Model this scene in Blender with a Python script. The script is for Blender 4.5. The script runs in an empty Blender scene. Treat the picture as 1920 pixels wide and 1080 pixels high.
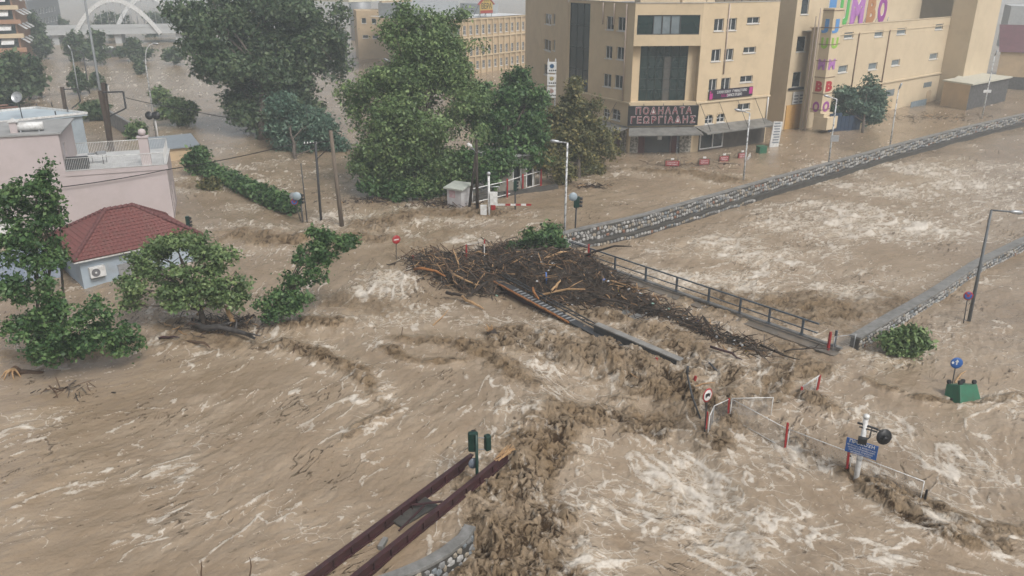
import bpy, bmesh, math, random
import numpy as np
from mathutils import Vector, Matrix

# ------------------------------------------------------------------ camera, sky, sun, exposure
scene = bpy.context.scene
CAM_H, PITCH, FOCAL = 20.0, math.radians(21.4), 1515.0     # height over the water, downward pitch, focal length in photo pixels
cam_data = bpy.data.cameras.new('camera')
cam_data.sensor_width = 36.0
cam_data.lens = FOCAL / 1920.0 * 36.0
cam_data.clip_start, cam_data.clip_end = 0.5, 6000.0
camera = bpy.data.objects.new('camera', cam_data)
scene.collection.objects.link(camera)
camera.location = (0, 0, CAM_H)
camera.rotation_euler = (math.radians(90) - PITCH, 0, 0)
scene.camera = camera

SUN_EL, SUN_AZ = math.radians(50), math.radians(142)        # high, to the right of the viewer
world = bpy.data.worlds.new('World'); scene.world = world; world.use_nodes = True
wn, wl = world.node_tree.nodes, world.node_tree.links
wn.clear()
w_sky = wn.new('ShaderNodeTexSky'); w_sky.sky_type = 'NISHITA'; w_sky.sun_disc = False
w_sky.sun_elevation = SUN_EL; w_sky.sun_rotation = SUN_AZ
w_sky.air_density = 1.0; w_sky.dust_density = 6.0; w_sky.ozone_density = 1.0
w_hsv = wn.new('ShaderNodeHueSaturation'); w_hsv.inputs['Saturation'].default_value = 0.30
w_bg = wn.new('ShaderNodeBackground'); w_bg.inputs['Strength'].default_value = 0.125
w_out = wn.new('ShaderNodeOutputWorld')
wl.new(w_sky.outputs[0], w_hsv.inputs['Color']); wl.new(w_hsv.outputs[0], w_bg.inputs[0]); wl.new(w_bg.outputs[0], w_out.inputs[0])

sun_data = bpy.data.lights.new('sun', 'SUN'); sun_data.energy = 1.5; sun_data.angle = math.radians(14); sun_data.color = (1.0, 0.975, 0.94)
sun = bpy.data.objects.new('sun', sun_data); scene.collection.objects.link(sun)
sun.rotation_euler = (math.radians(90) - SUN_EL, 0, math.radians(180) - SUN_AZ)

scene.view_settings.view_transform = 'Standard'; scene.view_settings.look = 'None'
scene.view_settings.gamma = 1.0; scene.view_settings.exposure = 0.22; scene.view_settings.use_curve_mapping = False
scene.render.engine = 'CYCLES'
scene.cycles.use_denoising = True
scene.cycles.max_bounces = 5; scene.cycles.diffuse_bounces = 2; scene.cycles.glossy_bounces = 2
scene.cycles.transmission_bounces = 3; scene.cycles.transparent_max_bounces = 8; scene.cycles.volume_bounces = 2

# ------------------------------------------------------------------ helpers
random.seed(11); rng = np.random.default_rng(11)
COL = scene.collection
CS, SN = math.cos(PITCH), math.sin(PITCH)
R = math.radians

def G(px, py, z=0.0):
    """point at height z that the photo shows at pixel (px, py)"""
    u = (px - 960) / FOCAL; v = (540 - py) / FOCAL
    t = (z - CAM_H) / (v * CS - SN)
    return Vector((u * t, (CS + v * SN) * t, z))

def ZT(y, py):
    """height over the water, at ground distance y, of what the photo shows in row py"""
    v = (540 - py) / FOCAL
    return CAM_H + y * (v * CS - SN) / (CS + v * SN)

def AT(px, py, y):
    """point at ground distance y that the photo shows at pixel (px, py)"""
    z = ZT(y, py); d = y * CS - (z - CAM_H) * SN
    return Vector(((px - 960) / FOCAL * d, y, z))

def tag(o, label=None, cat=None, group=None, kind=None):
    if label: o['label'] = label
    if cat: o['category'] = cat
    if group: o['group'] = group
    if kind: o['kind'] = kind
    return o

def thing(name, label, cat, loc=(0, 0, 0), rz=0.0, group=None):
    o = bpy.data.objects.new(name, None); COL.objects.link(o)
    o.location = loc; o.rotation_euler = (0, 0, rz)
    o.empty_display_size = 0.2; o['kind'] = 'thing'
    return tag(o, label, cat, group)

def copy_tree(o, parent=None):
    c = o.copy(); COL.objects.link(c); c.parent = parent
    for ch in list(o.children): copy_tree(ch, c)
    return c

class MB:
    """collects shapes; build() links them as one mesh object"""
    def __init__(s): s.v, s.f, s.m, s.smooth = [], [], [], []
    def add(s, vs, fs, m=0, sm=False):
        b = len(s.v); s.v += [tuple(v) for v in vs]
        s.f += [tuple(i + b for i in f) for f in fs]; s.m += [m] * len(fs); s.smooth += [sm] * len(fs)
        return s
    def box(s, c, d, rz=0.0, m=0, rot=None):
        hx, hy, hz = d[0] / 2, d[1] / 2, d[2] / 2
        M = rot if rot is not None else Matrix.Rotation(rz, 3, 'Z')
        vs = [M @ Vector((x * hx, y * hy, z * hz)) + Vector(c) for z in (-1, 1) for x, y in ((-1, -1), (1, -1), (1, 1), (-1, 1))]
        return s.add(vs, [(3, 2, 1, 0), (4, 5, 6, 7), (0, 1, 5, 4), (1, 2, 6, 5), (2, 3, 7, 6), (3, 0, 4, 7)], m)
    def b6(s, x0, x1, y0, y1, z0, z1, m=0):
        return s.box(((x0 + x1) / 2, (y0 + y1) / 2, (z0 + z1) / 2), (abs(x1 - x0), abs(y1 - y0), abs(z1 - z0)), m=m)
    def bar(s, a, b, w, h=None, m=0, up=(0, 0, 1)):
        """rectangular bar from a to b, w across, h along 'up'"""
        a, b = Vector(a), Vector(b); h = w if h is None else h
        d = (b - a); L = d.length
        if L < 1e-6: return s
        x = d / L; u = Vector(up)
        if abs(x.dot(u)) > 0.98: u = Vector((0, 1, 0)) if abs(x.y) < .9 else Vector((1, 0, 0))
        y = u.cross(x).normalized(); z = x.cross(y)
        M = Matrix((x, y, z)).transposed()
        return s.box((a + b) / 2, (L, w, h), rot=M, m=m)
    def tube(s, pts, r, n=8, m=0, cap=True, sm=True):
        """round tube through pts; r a number or one radius per point"""
        pts = [Vector(p) for p in pts]; k = len(pts)
        rs = [r] * k if not hasattr(r, '__len__') else list(r)
        vs, fs = [], []
        prev = None
        for i, p in enumerate(pts):
            t = (pts[min(i + 1, k - 1)] - pts[max(i - 1, 0)])
            t = t.normalized() if t.length > 1e-9 else Vector((0, 0, 1))
            if prev is None:
                a = t.orthogonal().normalized()
            else:
                a = (prev - t * prev.dot(t))
                a = a.normalized() if a.length > 1e-6 else t.orthogonal().normalized()
            prev = a; b = t.cross(a)
            for j in range(n):
                an = 2 * math.pi * j / n
                vs.append(p + (a * math.cos(an) + b * math.sin(an)) * rs[i])
        for i in range(k - 1):
            for j in range(n):
                fs.append((i * n + j, i * n + (j + 1) % n, (i + 1) * n + (j + 1) % n, (i + 1) * n + j))
        s.add(vs, fs, m, sm)
        if cap:
            base = len(s.v) - len(vs)
            s.f.append(tuple(base + j for j in reversed(range(n)))); s.m.append(m); s.smooth.append(False)
            s.f.append(tuple(base + (k - 1) * n + j for j in range(n))); s.m.append(m); s.smooth.append(False)
        return s
    def prism(s, poly, origin, ax, ay, depth, m=0):
        """2-D polygon (ccw seen from +normal) in the plane (ax, ay), extruded by the vector depth"""
        o = Vector(origin); ax, ay, d = Vector(ax), Vector(ay), Vector(depth)
        n = len(poly)
        lo = [o + ax * p[0] + ay * p[1] for p in poly]; hi = [p + d for p in lo]
        fs = [tuple(reversed(range(n))), tuple(range(n, 2 * n))]
        fs += [(i, (i + 1) % n, n + (i + 1) % n, n + i) for i in range(n)]
        return s.add(lo + hi, fs, m)
    def lathe(s, prof, c=(0, 0, 0), n=14, m=0, sm=True, M=None):
        vs = []
        for (r, z) in prof:
            for j in range(n):
                a = 2 * math.pi * j / n
                p = Vector((r * math.cos(a), r * math.sin(a), z))
                if M is not None: p = M @ p
                vs.append(p + Vector(c))
        k = len(prof)
        fs = [(i * n + j, i * n + (j + 1) % n, (i + 1) * n + (j + 1) % n, (i + 1) * n + j) for i in range(k - 1) for j in range(n)]
        s.add(vs, fs, m, sm)
        base = len(s.v) - len(vs)
        s.f += [tuple(base + j for j in reversed(range(n))), tuple(base + (k - 1) * n + j for j in range(n))]
        s.m += [m, m]; s.smooth += [False, False]
        return s
    def mesh(s, name, mats):
        me = bpy.data.meshes.new(name)
        me.from_pydata(s.v, [], s.f)
        for mt in (mats if isinstance(mats, (list, tuple)) else [mats]): me.materials.append(mt)
        me.polygons.foreach_set('material_index', s.m)
        me.polygons.foreach_set('use_smooth', s.smooth)
        me.update()
        return me
    def build(s, name, mats, parent=None, loc=None, bevel=0.0):
        o = bpy.data.objects.new(name, s.mesh(name, mats)); COL.objects.link(o)
        if parent is not None: o.parent = parent
        if loc is not None: o.location = loc
        if bevel:
            md = o.modifiers.new('bevel', 'BEVEL'); md.width = bevel; md.segments = 2; md.limit_method = 'ANGLE'
        return o

def link_mesh(name, me, parent=None, loc=None, rot=None, scale=None):
    o = bpy.data.objects.new(name, me); COL.objects.link(o)
    if parent is not None: o.parent = parent
    if loc is not None: o.location = loc
    if rot is not None: o.rotation_euler = rot
    if scale is not None: o.scale = scale
    return o

# ------------------------------------------------------------------ materials
MATS = {}
def mat(name, c1, c2=None, rough=0.7, scale=3.0, bump=0.0, bscale=None, metal=0.0, detail=5.0, spec=0.4, lo=0.35, hi=0.65, dirt=None, dirt_scale=0.6, dirt_amt=0.5, stretch=None):
    """plain procedural surface: two colours mixed by noise, an optional dirt layer and fine bump"""
    if name in MATS: return MATS[name]
    m = bpy.data.materials.new(name); m.use_nodes = True; MATS[name] = m
    n, l = m.node_tree.nodes, m.node_tree.links
    p = n['Principled BSDF']
    p.inputs['Roughness'].default_value = rough; p.inputs['Metallic'].default_value = metal
    p.inputs['Specular IOR Level'].default_value = spec
    tc = n.new('ShaderNodeTexCoord')
    vec = tc.outputs['Object']
    if stretch:
        mp = n.new('ShaderNodeMapping'); mp.inputs['Scale'].default_value = stretch
        l.new(vec, mp.inputs[0]); vec = mp.outputs[0]
    c2 = c2 or tuple(x * 0.75 for x in c1)
    nz = n.new('ShaderNodeTexNoise'); nz.inputs['Scale'].default_value = scale; nz.inputs['Detail'].default_value = detail
    nz.inputs['Roughness'].default_value = 0.65
    l.new(vec, nz.inputs['Vector'])
    rp = n.new('ShaderNodeValToRGB')
    rp.color_ramp.elements[0].position = lo; rp.color_ramp.elements[0].color = (*c1, 1)
    rp.color_ramp.elements[1].position = hi; rp.color_ramp.elements[1].color = (*c2, 1)
    l.new(nz.outputs['Fac'], rp.inputs[0])
    out = rp.outputs[0]
    if dirt:
        nd = n.new('ShaderNodeTexNoise'); nd.inputs['Scale'].default_value = dirt_scale; nd.inputs['Detail'].default_value = 8
        nd.inputs['Roughness'].default_value = 0.7
        l.new(tc.outputs['Object'], nd.inputs['Vector'])
        rd = n.new('ShaderNodeValToRGB'); rd.color_ramp.elements[0].position = 0.48; rd.color_ramp.elements[1].position = 0.75
        rd.color_ramp.elements[0].color = (0, 0, 0, 1); rd.color_ramp.elements[1].color = (dirt_amt,) * 3 + (1,)
        l.new(nd.outputs['Fac'], rd.inputs[0])
        mx = n.new('ShaderNodeMix'); mx.data_type = 'RGBA'
        l.new(rd.outputs[0], mx.inputs[0]); l.new(out, mx.inputs[6]); mx.inputs[7].default_value = (*dirt, 1)
        out = mx.outputs[2]
    l.new(out, p.inputs['Base Color'])
    if bump:
        nb = n.new('ShaderNodeTexNoise'); nb.inputs['Scale'].default_value = bscale or scale * 6; nb.inputs['Detail'].default_value = 4
        l.new(vec, nb.inputs['Vector'])
        bp = n.new('ShaderNodeBump'); bp.inputs['Strength'].default_value = bump; bp.inputs['Distance'].default_value = 0.03
        l.new(nb.outputs['Fac'], bp.inputs['Height']); l.new(bp.outputs[0], p.inputs['Normal'])
    return m

def srgb(r, g, b):
    f = lambda c: (c / 255 / 12.92) if c <= 10 else ((c / 255 + 0.055) / 1.055) ** 2.4
    return (f(r), f(g), f(b))

# ------------------------------------------------------------------ numpy noise
_P = rng.permutation(512).astype(np.int32)
_GA = rng.random(512) * 2 * np.pi
_GX, _GY = np.cos(_GA).astype(np.float32), np.sin(_GA).astype(np.float32)
def perlin(x, y, seed=0):
    x = np.asarray(x, np.float32); y = np.asarray(y, np.float32)
    xi = np.floor(x); yi = np.floor(y); xf = x - xi; yf = y - yi
    xi = xi.astype(np.int32); yi = yi.astype(np.int32)
    u = xf * xf * xf * (xf * (xf * 6 - 15) + 10); v = yf * yf * yf * (yf * (yf * 6 - 15) + 10)
    def g(ix, iy, fx, fy):
        h = _P[(_P[(ix + seed * 37) & 511] + iy) & 511]
        return _GX[h] * fx + _GY[h] * fy
    a = g(xi, yi, xf, yf); b = g(xi + 1, yi, xf - 1, yf); c = g(xi, yi + 1, xf, yf - 1); d = g(xi + 1, yi + 1, xf - 1, yf - 1)
    return (a + (b - a) * u + ((c + (d - c) * u) - (a + (b - a) * u)) * v) * 1.5
def fbm(x, y, oct=4, seed=0, gain=0.5):
    t = np.zeros_like(np.asarray(x, np.float32)); a = 1.0; f = 1.0
    for i in range(oct):
        t += a * perlin(x * f, y * f, seed + i); a *= gain; f *= 2.03
    return t
def sstep(a, b, x):
    t = np.clip((x - a) / (b - a), 0, 1); return t * t * (3 - 2 * t)
def dist_poly(X, Y, pts):
    """distance to a polyline, and position along it 0..1"""
    best = np.full(X.shape, 1e9, np.float32); pos = np.zeros(X.shape, np.float32); n = len(pts) - 1
    for i in range(n):
        ax, ay = pts[i][0], pts[i][1]; bx, by = pts[i + 1][0], pts[i + 1][1]
        dx, dy = bx - ax, by - ay; L = dx * dx + dy * dy + 1e-9
        t = np.clip(((X - ax) * dx + (Y - ay) * dy) / L, 0, 1)
        d = np.hypot(X - (ax + t * dx), Y - (ay + t * dy))
        k = d < best; best = np.where(k, d, best); pos = np.where(k, (i + t) / n, pos)
    return best, pos
def in_poly(X, Y, pts):
    c = np.zeros(X.shape, bool); n = len(pts); j = n - 1
    for i in range(n):
        xi, yi, xj, yj = pts[i][0], pts[i][1], pts[j][0], pts[j][1]
        c ^= ((yi > Y) != (yj > Y)) & (X < (xj - xi) * (Y - yi) / (yj - yi + 1e-12) + xi)
        j = i
    return c
# ------------------------------------------------------------------ flood water
def gp(*pts): return [G(a, b) for a, b in pts]
CAP_FAR, CAP_NEAR, CAP_END = 1.2, .8, .38                   # heights of the three wall caps over the flood
FAR_WALL = [G(a, b, CAP_FAR) for a, b in ((1040, 443), (1060, 437), (1085, 430), (1200, 405), (1320, 371), (1440, 337), (1600, 294), (1680, 272), (1800, 241), (1920, 214), (2080, 176))]
NEAR_WALL = [G(a, b, CAP_NEAR) for a, b in ((1612, 633), (1677, 594), (1737, 560), (1767, 542), (1835, 495), (1920, 453), (2060, 388))]
END_WALL = [G(a, b, CAP_END) for a, b in ((889, 987), (877, 1007), (842, 1035), (805, 1057), (757, 1078), (690, 1102))]

def grade(n0, n1, n):          # rows closer together near the viewer
    return np.linspace(n0, n1, n)
def make_water():
    rows = np.concatenate([np.linspace(1135, 400, 390, endpoint=False), np.linspace(400, 40, 170, endpoint=False), np.linspace(40, -20, 14)])
    v = (540 - rows) / FOCAL
    dist = -CAM_H * (CS + v * SN) / (v * CS - SN)             # ground distance of each row
    depth = dist * CS + CAM_H * SN
    us = np.linspace(-0.80, 0.80, 1240)
    X = (depth[:, None] * us[None, :]).astype(np.float32)
    Y = np.repeat(dist[:, None], len(us), 1).astype(np.float32)
    cell = (depth[:, None] / FOCAL * 2.0).astype(np.float32) + 0 * X
    nr, nc = X.shape
    # directions of the current, blended between places
    guides = [  # pixel from -> to, radius
        ((1900, 330), (1200, 470)), ((1700, 420), (1400, 560)), ((1500, 330), (1150, 480)),
        ((480, 860), (60, 1000)), ((300, 720), (0, 790)), ((800, 950), (450, 1080)), ((640, 780), (420, 1000)),
        ((1250, 830), (1500, 1000)), ((1600, 980), (1900, 1070)), ((1100, 950), (1420, 1000)),
        ((1880, 560), (1620, 800)), ((1650, 740), (1880, 900)), ((1900, 700), (1700, 840)),
        ((120, 120), (300, 260)), ((330, 200), (480, 320)), ((450, 330), (640, 420)),
        ((640, 420), (780, 520)), ((760, 400), (640, 560)), ((1250, 340), (1000, 400)), ((1500, 270), (1250, 330)), ((960, 420), (740, 520)),
        ((760, 560), (900, 640)), ((850, 680), (620, 800)), ((950, 600), (1150, 760)), ((900, 860), (960, 1060)), ((1300, 620), (1250, 760))]
    wx = np.zeros_like(X); wy = np.zeros_like(X); 
    for a, b in guides:
        A, B = G(*a), G(*b); d = (B - A); L = d.length; d.normalize(); c = (A + B) / 2
        w = 1.0 / (((X - c.x) ** 2 + (Y - c.y) ** 2) / (L * L * 0.25 + 4) + 0.15) ** 2
        wx += w * d.x; wy += w * d.y
    ang = np.arctan2(wy, wx)
    # a few fixed directions, mixed by nearness of angle (a streak has no sign)
    K = 6; CUR = {}
    dirs = np.arange(K) * np.pi / K
    W = [np.maximum(0, np.cos(ang - a) ** 2) ** 10 for a in dirs]
    Ws = sum(W); W = [w / Ws for w in W]
    W3 = [w ** 3 for w in W]; Ws = sum(W3); W3 = [w / Ws for w in W3]
    def along(fn, mean=False):             # evaluates fn(s, t) in current-aligned coordinates
        out = np.zeros_like(X); W_ = W3 if mean else W
        for k, a in enumerate(dirs):
            sel = W_[k] > 0.004
            c, s = math.cos(a), math.sin(a)
            o = np.zeros_like(X)
            CUR['cell'] = cell[sel]
            o[sel] = fn(X[sel] * c + Y[sel] * s, -X[sel] * s + Y[sel] * c, k)
            out += W_[k] * o
        if mean: return out
        nrm = np.sqrt(sum(w * w for w in W))
        return out / np.maximum(nrm, 0.5) * 0.9
    warpx = fbm(X * .22, Y * .22, 4, 40) * 1.6; warpy = fbm(X * .22 + 9, Y * .22, 4, 46) * 1.6

    # --- broken water: (pixel path, half width m, strength, ridge height, one-sided)
    churn = np.zeros_like(X); rise = np.zeros_like(X); foamw = np.zeros_like(X)
    C = [
        ([(505, 645), (560, 655), (620, 682), (680, 700), (702, 740)], .62, .95, .38),
        ([(700, 742), (742, 768), (690, 790), (640, 830)], .30, .45, .10),
        ([(715, 645), (750, 668), (800, 680), (870, 676)], .40, .70, .22),
        ([(735, 634), (800, 640), (850, 640)], .55, .75, .15),
        ([(850, 640), (905, 655), (950, 690), (985, 712)], .8, .85, .25),
        ([(930, 630), (1000, 640), (1080, 660), (1160, 680)], 1.3, 1., .45),
        ([(1100, 640), (1200, 690), (1300, 745), (1330, 790)], 2.0, 1., .50),
        ([(1180, 600), (1120, 588), (1060, 580)], .9, .95, .30),
        ([(1180, 610), (1260, 640), (1340, 690), (1400, 720)], 1.2, .9, .35),
        ([(1440, 700), (1500, 690), (1420, 760)], 1.0, .75, .25),
        ([(1400, 790), (1350, 800), (1330, 830)], 0.9, .9, .3),
        ([(1000, 760), (1080, 760), (1180, 770), (1270, 800)], 1.0, .9, .30),
        ([(1080, 760), (1040, 800), (990, 850), (985, 920), (1010, 1000), (1040, 1090)], 1.3, 1., .40),
        ([(905, 880), (930, 940), (925, 1010), (920, 1100)], 1.2, .95, .30),
        ([(940, 690), (1000, 720), (960, 700)], .5, .6, .15),
        ([(425, 440), (500, 448), (575, 448)], 1.7, .95, .35),
        ([(640, 420), (700, 425), (790, 400), (890, 398), (960, 405)], 1.5, .8, .25),
        ([(690, 440), (650, 450), (740, 445)], 1.2, .8, .25),
        ([(520, 612), (580, 605), (650, 605)], .8, .9, .35),
        ([(600, 560), (680, 570), (760, 590)], 1.2, .45, .10),
        ([(1575, 880), (1640, 925), (1720, 975), (1800, 1010), (1930, 1030)], .50, .95, .28),
        ([(1640, 905), (1690, 925), (1760, 960), (1830, 990), (1930, 1000)], .45, .9, .25),
        ([(1480, 820), (1530, 860)], .4, .8, .25),
        ([(1490, 735), (1540, 755), (1580, 775)], .55, .9, .35),
        ([(1610, 705), (1650, 725), (1690, 735)], .35, .6, .2),
        ([(1310, 575), (1400, 560), (1500, 560), (1590, 600)], 2.6, .75, .18),
        ([(1480, 545), (1640, 560), (1700, 545)], 2.0, .5, .12),
        ([(1100, 475), (1160, 485)], 1.2, .6, .15),
        ([(1180, 318), (1290, 325), (1390, 340)], 1.3, .75, .2),
        ([(330, 345), (400, 350)], 1.5, .6, .2),
        ([(300, 600), (350, 640), (480, 640)], 1.0, .5, .12),
        ([(0, 665), (80, 680), (250, 650), (350, 650)], .7, .4, .12),
        ([(1700, 745), (1840, 755), (1930, 735)], .3, .6, .1),
        ([(860, 430), (760, 470), (900, 465)], 1.3, .35, .1),
        ([(1450, 640), (1530, 690), (1460, 690)], .7, .6, .2),
    ]
    wob = fbm(X * .5, Y * .5, 4, 3)
    wob2 = fbm(X * 1.1, Y * 1.3, 4, 8, .65)
    for pts, w, st, h in C:
        w *= 1.25
        P = gp(*pts)
        xs = [p.x for p in P]; ys = [p.y for p in P]; pad = w * 4 + 2
        sel = (X > min(xs) - pad) & (X < max(xs) + pad) & (Y > min(ys) - pad) & (Y < max(ys) + pad)
        if not sel.any(): continue
        d, t = dist_poly(X[sel] + warpx[sel] * .22 * w, Y[sel] + warpy[sel] * .22 * w, P)
        endf = sstep(0, .10, t) * sstep(0, .10, 1 - t) * .5 + .5
        k = np.exp(-(d / w) ** 2 * 1.0) * endf
        kk = sstep(.22, .88, k * (1 + .35 * wob[sel]) + .30 * wob2[sel] * (k > .05) * (1 - .5 * k))
        churn[sel] = np.maximum(churn[sel], st * kk)
        rise[sel] = np.maximum(rise[sel], h * np.exp(-(d / (w * 1.2)) ** 2) * endf)
        foamw[sel] = np.maximum(foamw[sel], .6 * st * np.exp(-((d - w * 1.3) / (w * .6)) ** 2))

    # --- how much foam lies where: (pixel centre, radius m, amount)
    foam_amt = np.full_like(X, .26)
    for (px, py), rx, ry, amt in [((1400, 455), 10, 6, .76), ((1620, 400), 15, 10, .70), ((1800, 330), 24, 15, .66), ((1330, 510), 8, 4, .80), ((1560, 520), 10, 5, .55),
                               ((1250, 920), 4.5, 4.2, .66), ((1420, 1000), 4.5, 3.0, .62), ((1150, 1030), 3.0, 2.5, .60), ((1600, 1040), 4, 2, .55),
                               ((1640, 800), 3.5, 4, .62), ((1780, 880), 3.5, 3.5, .60), ((1700, 680), 5, 4, .45), ((1500, 870), 2.0, 2.0, .6),
                               ((720, 530), 3.2, 4, .72), ((640, 410), 4, 4, .70), ((800, 480), 4, 3, .40), ((450, 390), 5, 4, .45), ((900, 450), 7, 4, .42),
                               ((820, 590), 4, 3, .58), ((1280, 370), 10, 6, .40), ((250, 1000), 6, 3.0, .40), ((650, 950), 4, 3.5, .46), ((120, 790), 7, 2.5, .40), ((380, 760), 4, 2.5, .34), ((500, 880), 4, 2.5, .36),
                               ((120, 600), 5, 3, .45), ((200, 150), 60, 60, .50), ((450, 330), 14, 14, .45), ((1850, 600), 8, 6, .40), ((1880, 760), 5, 4, .45), ((1000, 330), 20, 8, .38), ((860, 420), 8, 3, .45), ((1000, 690), 3, 2, .40), ((80, 1000), 6, 3, .34), ((900, 780), 3, 3, .34), ((540, 300), 7, 8, .35), ((1350, 690), 3, 2.5, .5), ((1180, 660), 1.2, 1.2, .6), ((620, 640), 2.0, 1.2, .45)]:
        c = G(px, py)
        k = np.exp(-(((X - c.x) / rx) ** 2 + ((Y - c.y) / ry) ** 2) * 1.1)
        foam_amt = np.maximum(foam_amt, amt * k)
    foam_amt = foam_amt * (1 + .55 * fbm(X * .16, Y * .16, 3, 60))
    foam_amt = np.clip(foam_amt + foamw * .35, 0, 1) * (1 - .15 * sstep(95, 150, Y))

    # --- foam drawn out along the current: branching veins that gather into torn patches
    def veins(fx, fy, seed, oct=5, warp=.7, gain=.62):
        def fn(s, t, k):
            u = s * fx + fbm(s * fx * .7, t * fy * .7, 3, seed + 3) * warp; v = t * fy + fbm(s * fx * .7 + 8, t * fy * .7, 3, seed + 7) * warp
            tot = np.zeros_like(s); wgt = np.ones_like(s); a, f = 1.0, 1.0
            for i in range(oct):
                fade = np.clip(1.6 - 3.2 * fy * f * CUR['cell'], 0, 1)
                r = (1 - np.clip(np.abs(perlin(u * f, v * f, seed + 11 * i + k)) * 1.9, 0, 1)) ** 2 * wgt
                tot += a * r * fade; wgt = np.clip(r * 2.0 + .12, 0, 1); a *= gain; f *= 2.05
            return tot
        return along(fn, True)
    def rank(A):
        q = np.sort(A.ravel()[::37]); return np.interp(A, q, np.linspace(0, 1, len(q))).astype(np.float32)
    fa = foam_amt
    n2 = along(lambda s, t, k: fbm(s * .5, t * 1.0, 3, 90 + k))
    fine = along(lambda s, t, k: fbm(s * 1.6, t * 4.0, 3, 130 + k))
    V1 = rank(veins(.22, .40, 400)); V2 = rank(veins(.55, .95, 500))
    def cover(Rk, cov): return np.clip((Rk - (1 - cov)) / (cov * .85 + .02), 0, 1)
    foam = np.maximum(cover(V1, np.clip(.010 + .55 * fa ** 1.8, 0, .7)), cover(V2, np.clip(.85 * fa ** 2.2 - .01, 0.001, .6)) * .85)
    foam *= .45 + .55 * sstep(-.5, .4, fine + (fa - .3))
    foam = np.maximum(foam, sstep(.75, 1.1, fine + .4 * fa) * .5 * sstep(.1, .5, fa))
    # shade of wave edges painted as thin dark brown lines along the current
    mm = fbm(X * .25, Y * .25, 3, 180)
    m1 = along(lambda s, t, k: perlin(s * .45 + perlin(s * .8, t * .8, 5) * .4, t * 1.6 + perlin(s * .7 + 3, t * .9, 6) * .5, 160 + k))
    m2 = along(lambda s, t, k: fbm(s * 1.5, t * 4.4, 3, 190 + k))
    wave_shade = np.clip(1.1 - np.abs(m1) / (.035 + .05 * fa), 0, 1) * sstep(.25, .75, mm + .30 * m2)
    wave_shade = np.maximum(wave_shade, sstep(.60, 1.05, m2 + .35 * mm + .55 * (fa - .3)) * .75)

    # --- height
    base = np.zeros_like(X)
    cover_far = np.zeros_like(X)
    # the river behind the bridge lies lower between its two walls
    RIV = [p + Vector((-.2, .25, 0)) for p in FAR_WALL] + gp((2600, 178)) + [p + Vector((-.2, .3, 0)) for p in reversed(NEAR_WALL)] + gp((1552, 640), (1410, 600), (1290, 565), (1175, 530), (1060, 480))
    riv = in_poly(X, Y, RIV)
    dwall, _ = dist_poly(X, Y, FAR_WALL); dw2, _ = dist_poly(X, Y, NEAR_WALL)
    BR = gp((1042, 447), (1060, 480), (1175, 530), (1290, 565), (1410, 600), (1552, 640), (1596, 648))
    dbr, _ = dist_poly(X, Y, BR)
    base -= np.where(riv, .55 * sstep(0, 4.0, dbr), 0)
    # channel below the bridge drops
    CH = gp((960, 620), (1130, 660), (1300, 720), (1330, 800), (1420, 900), (1500, 1140)) + [p + Vector((-.05, .15, 0)) for p in reversed(END_WALL)] + gp((893, 955), (960, 850), (1010, 740))
    inch = in_poly(X, Y, CH); dch, _ = dist_poly(X, Y, CH + [CH[0]])
    dend, _ = dist_poly(X, Y, END_WALL)
    base -= np.where(inch, .60 * np.maximum(sstep(0, 2.5, dch), sstep(1.0, .2, dend)), 0)
    big = fbm(X * .16, Y * .16, 3, 200) * .10
    swell = along(lambda s, t, k: fbm(s * .34, t * .80, 3, 210 + k)) * .16
    rip = along(lambda s, t, k: fbm(s * 1.3, t * 2.6, 3, 220 + k)) * .065 * np.clip(1.3 - cell * 2, .3, 1)
    rough = np.clip(.02 + fa * 1.35 + churn * .6, .2, 1.3)
    z = base + big + swell * rough + rip * rough + rise * .75 * (.8 + .5 * wob)
    # broken water: torn lumps at several sizes, drawn out along the current
    act = np.clip(churn, 0, 1)
    qx = X + warpx * .30; qy = Y + warpy * .30
    lump = fbm(qx * .8, qy * .95, 3, 240, .55)
    def torn(s, t, k):
        o = np.zeros_like(s); a, f = 1.0, 1.0
        for i in range(4):
            o += a * (1 - 2.3 * np.abs(perlin(s * 1.5 * f, t * 2.4 * f, 250 + i + k * 5))); a *= .60; f *= 2.0
        return o / 1.7
    fib = along(torn)
    z += act * (lump * .22 + (fib - .35) * .05)
    jx = act * fbm(qx * 2.6, qy * 2.6, 3, 260) * .12; jy = act * fbm(qx * 2.6 + 7, qy * 2.6, 3, 270) * .12
    hf = along(lambda s, t, k: fbm(s * 2.0, t * 4.0, 3, 280 + k, .65))
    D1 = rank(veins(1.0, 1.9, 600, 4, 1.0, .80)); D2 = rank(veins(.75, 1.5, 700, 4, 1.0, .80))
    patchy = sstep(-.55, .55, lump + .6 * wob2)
    brown = act * np.clip(cover(D1, .42) * 1.25 + .30 - .38 * patchy, 0, 1)  # shade of steep broken faces, put into the colour as brown
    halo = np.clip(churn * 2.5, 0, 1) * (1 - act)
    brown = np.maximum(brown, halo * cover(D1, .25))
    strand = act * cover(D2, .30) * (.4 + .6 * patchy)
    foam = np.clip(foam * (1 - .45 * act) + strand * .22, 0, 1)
    brown = np.clip(np.maximum(brown * (1 - .7 * strand), wave_shade * .8 * (1 - foam)), 0, 1)
    z += foam * .02 - wave_shade * .02 + act * (strand * .05 - brown * .06)
    far = sstep(160, 330, Y)
    z *= (1 - .6 * far); foam *= (1 - .5 * far)
    z = np.minimum(z, .75)

    V = np.stack([X + jx, Y + jy, z], -1).reshape(-1, 3)
    idx = np.arange(nr * nc).reshape(nr, nc)
    F = np.stack([idx[:-1, :-1], idx[:-1, 1:], idx[1:, 1:], idx[1:, :-1]], -1).reshape(-1, 4)
    me = bpy.data.meshes.new('flood_water')
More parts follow.
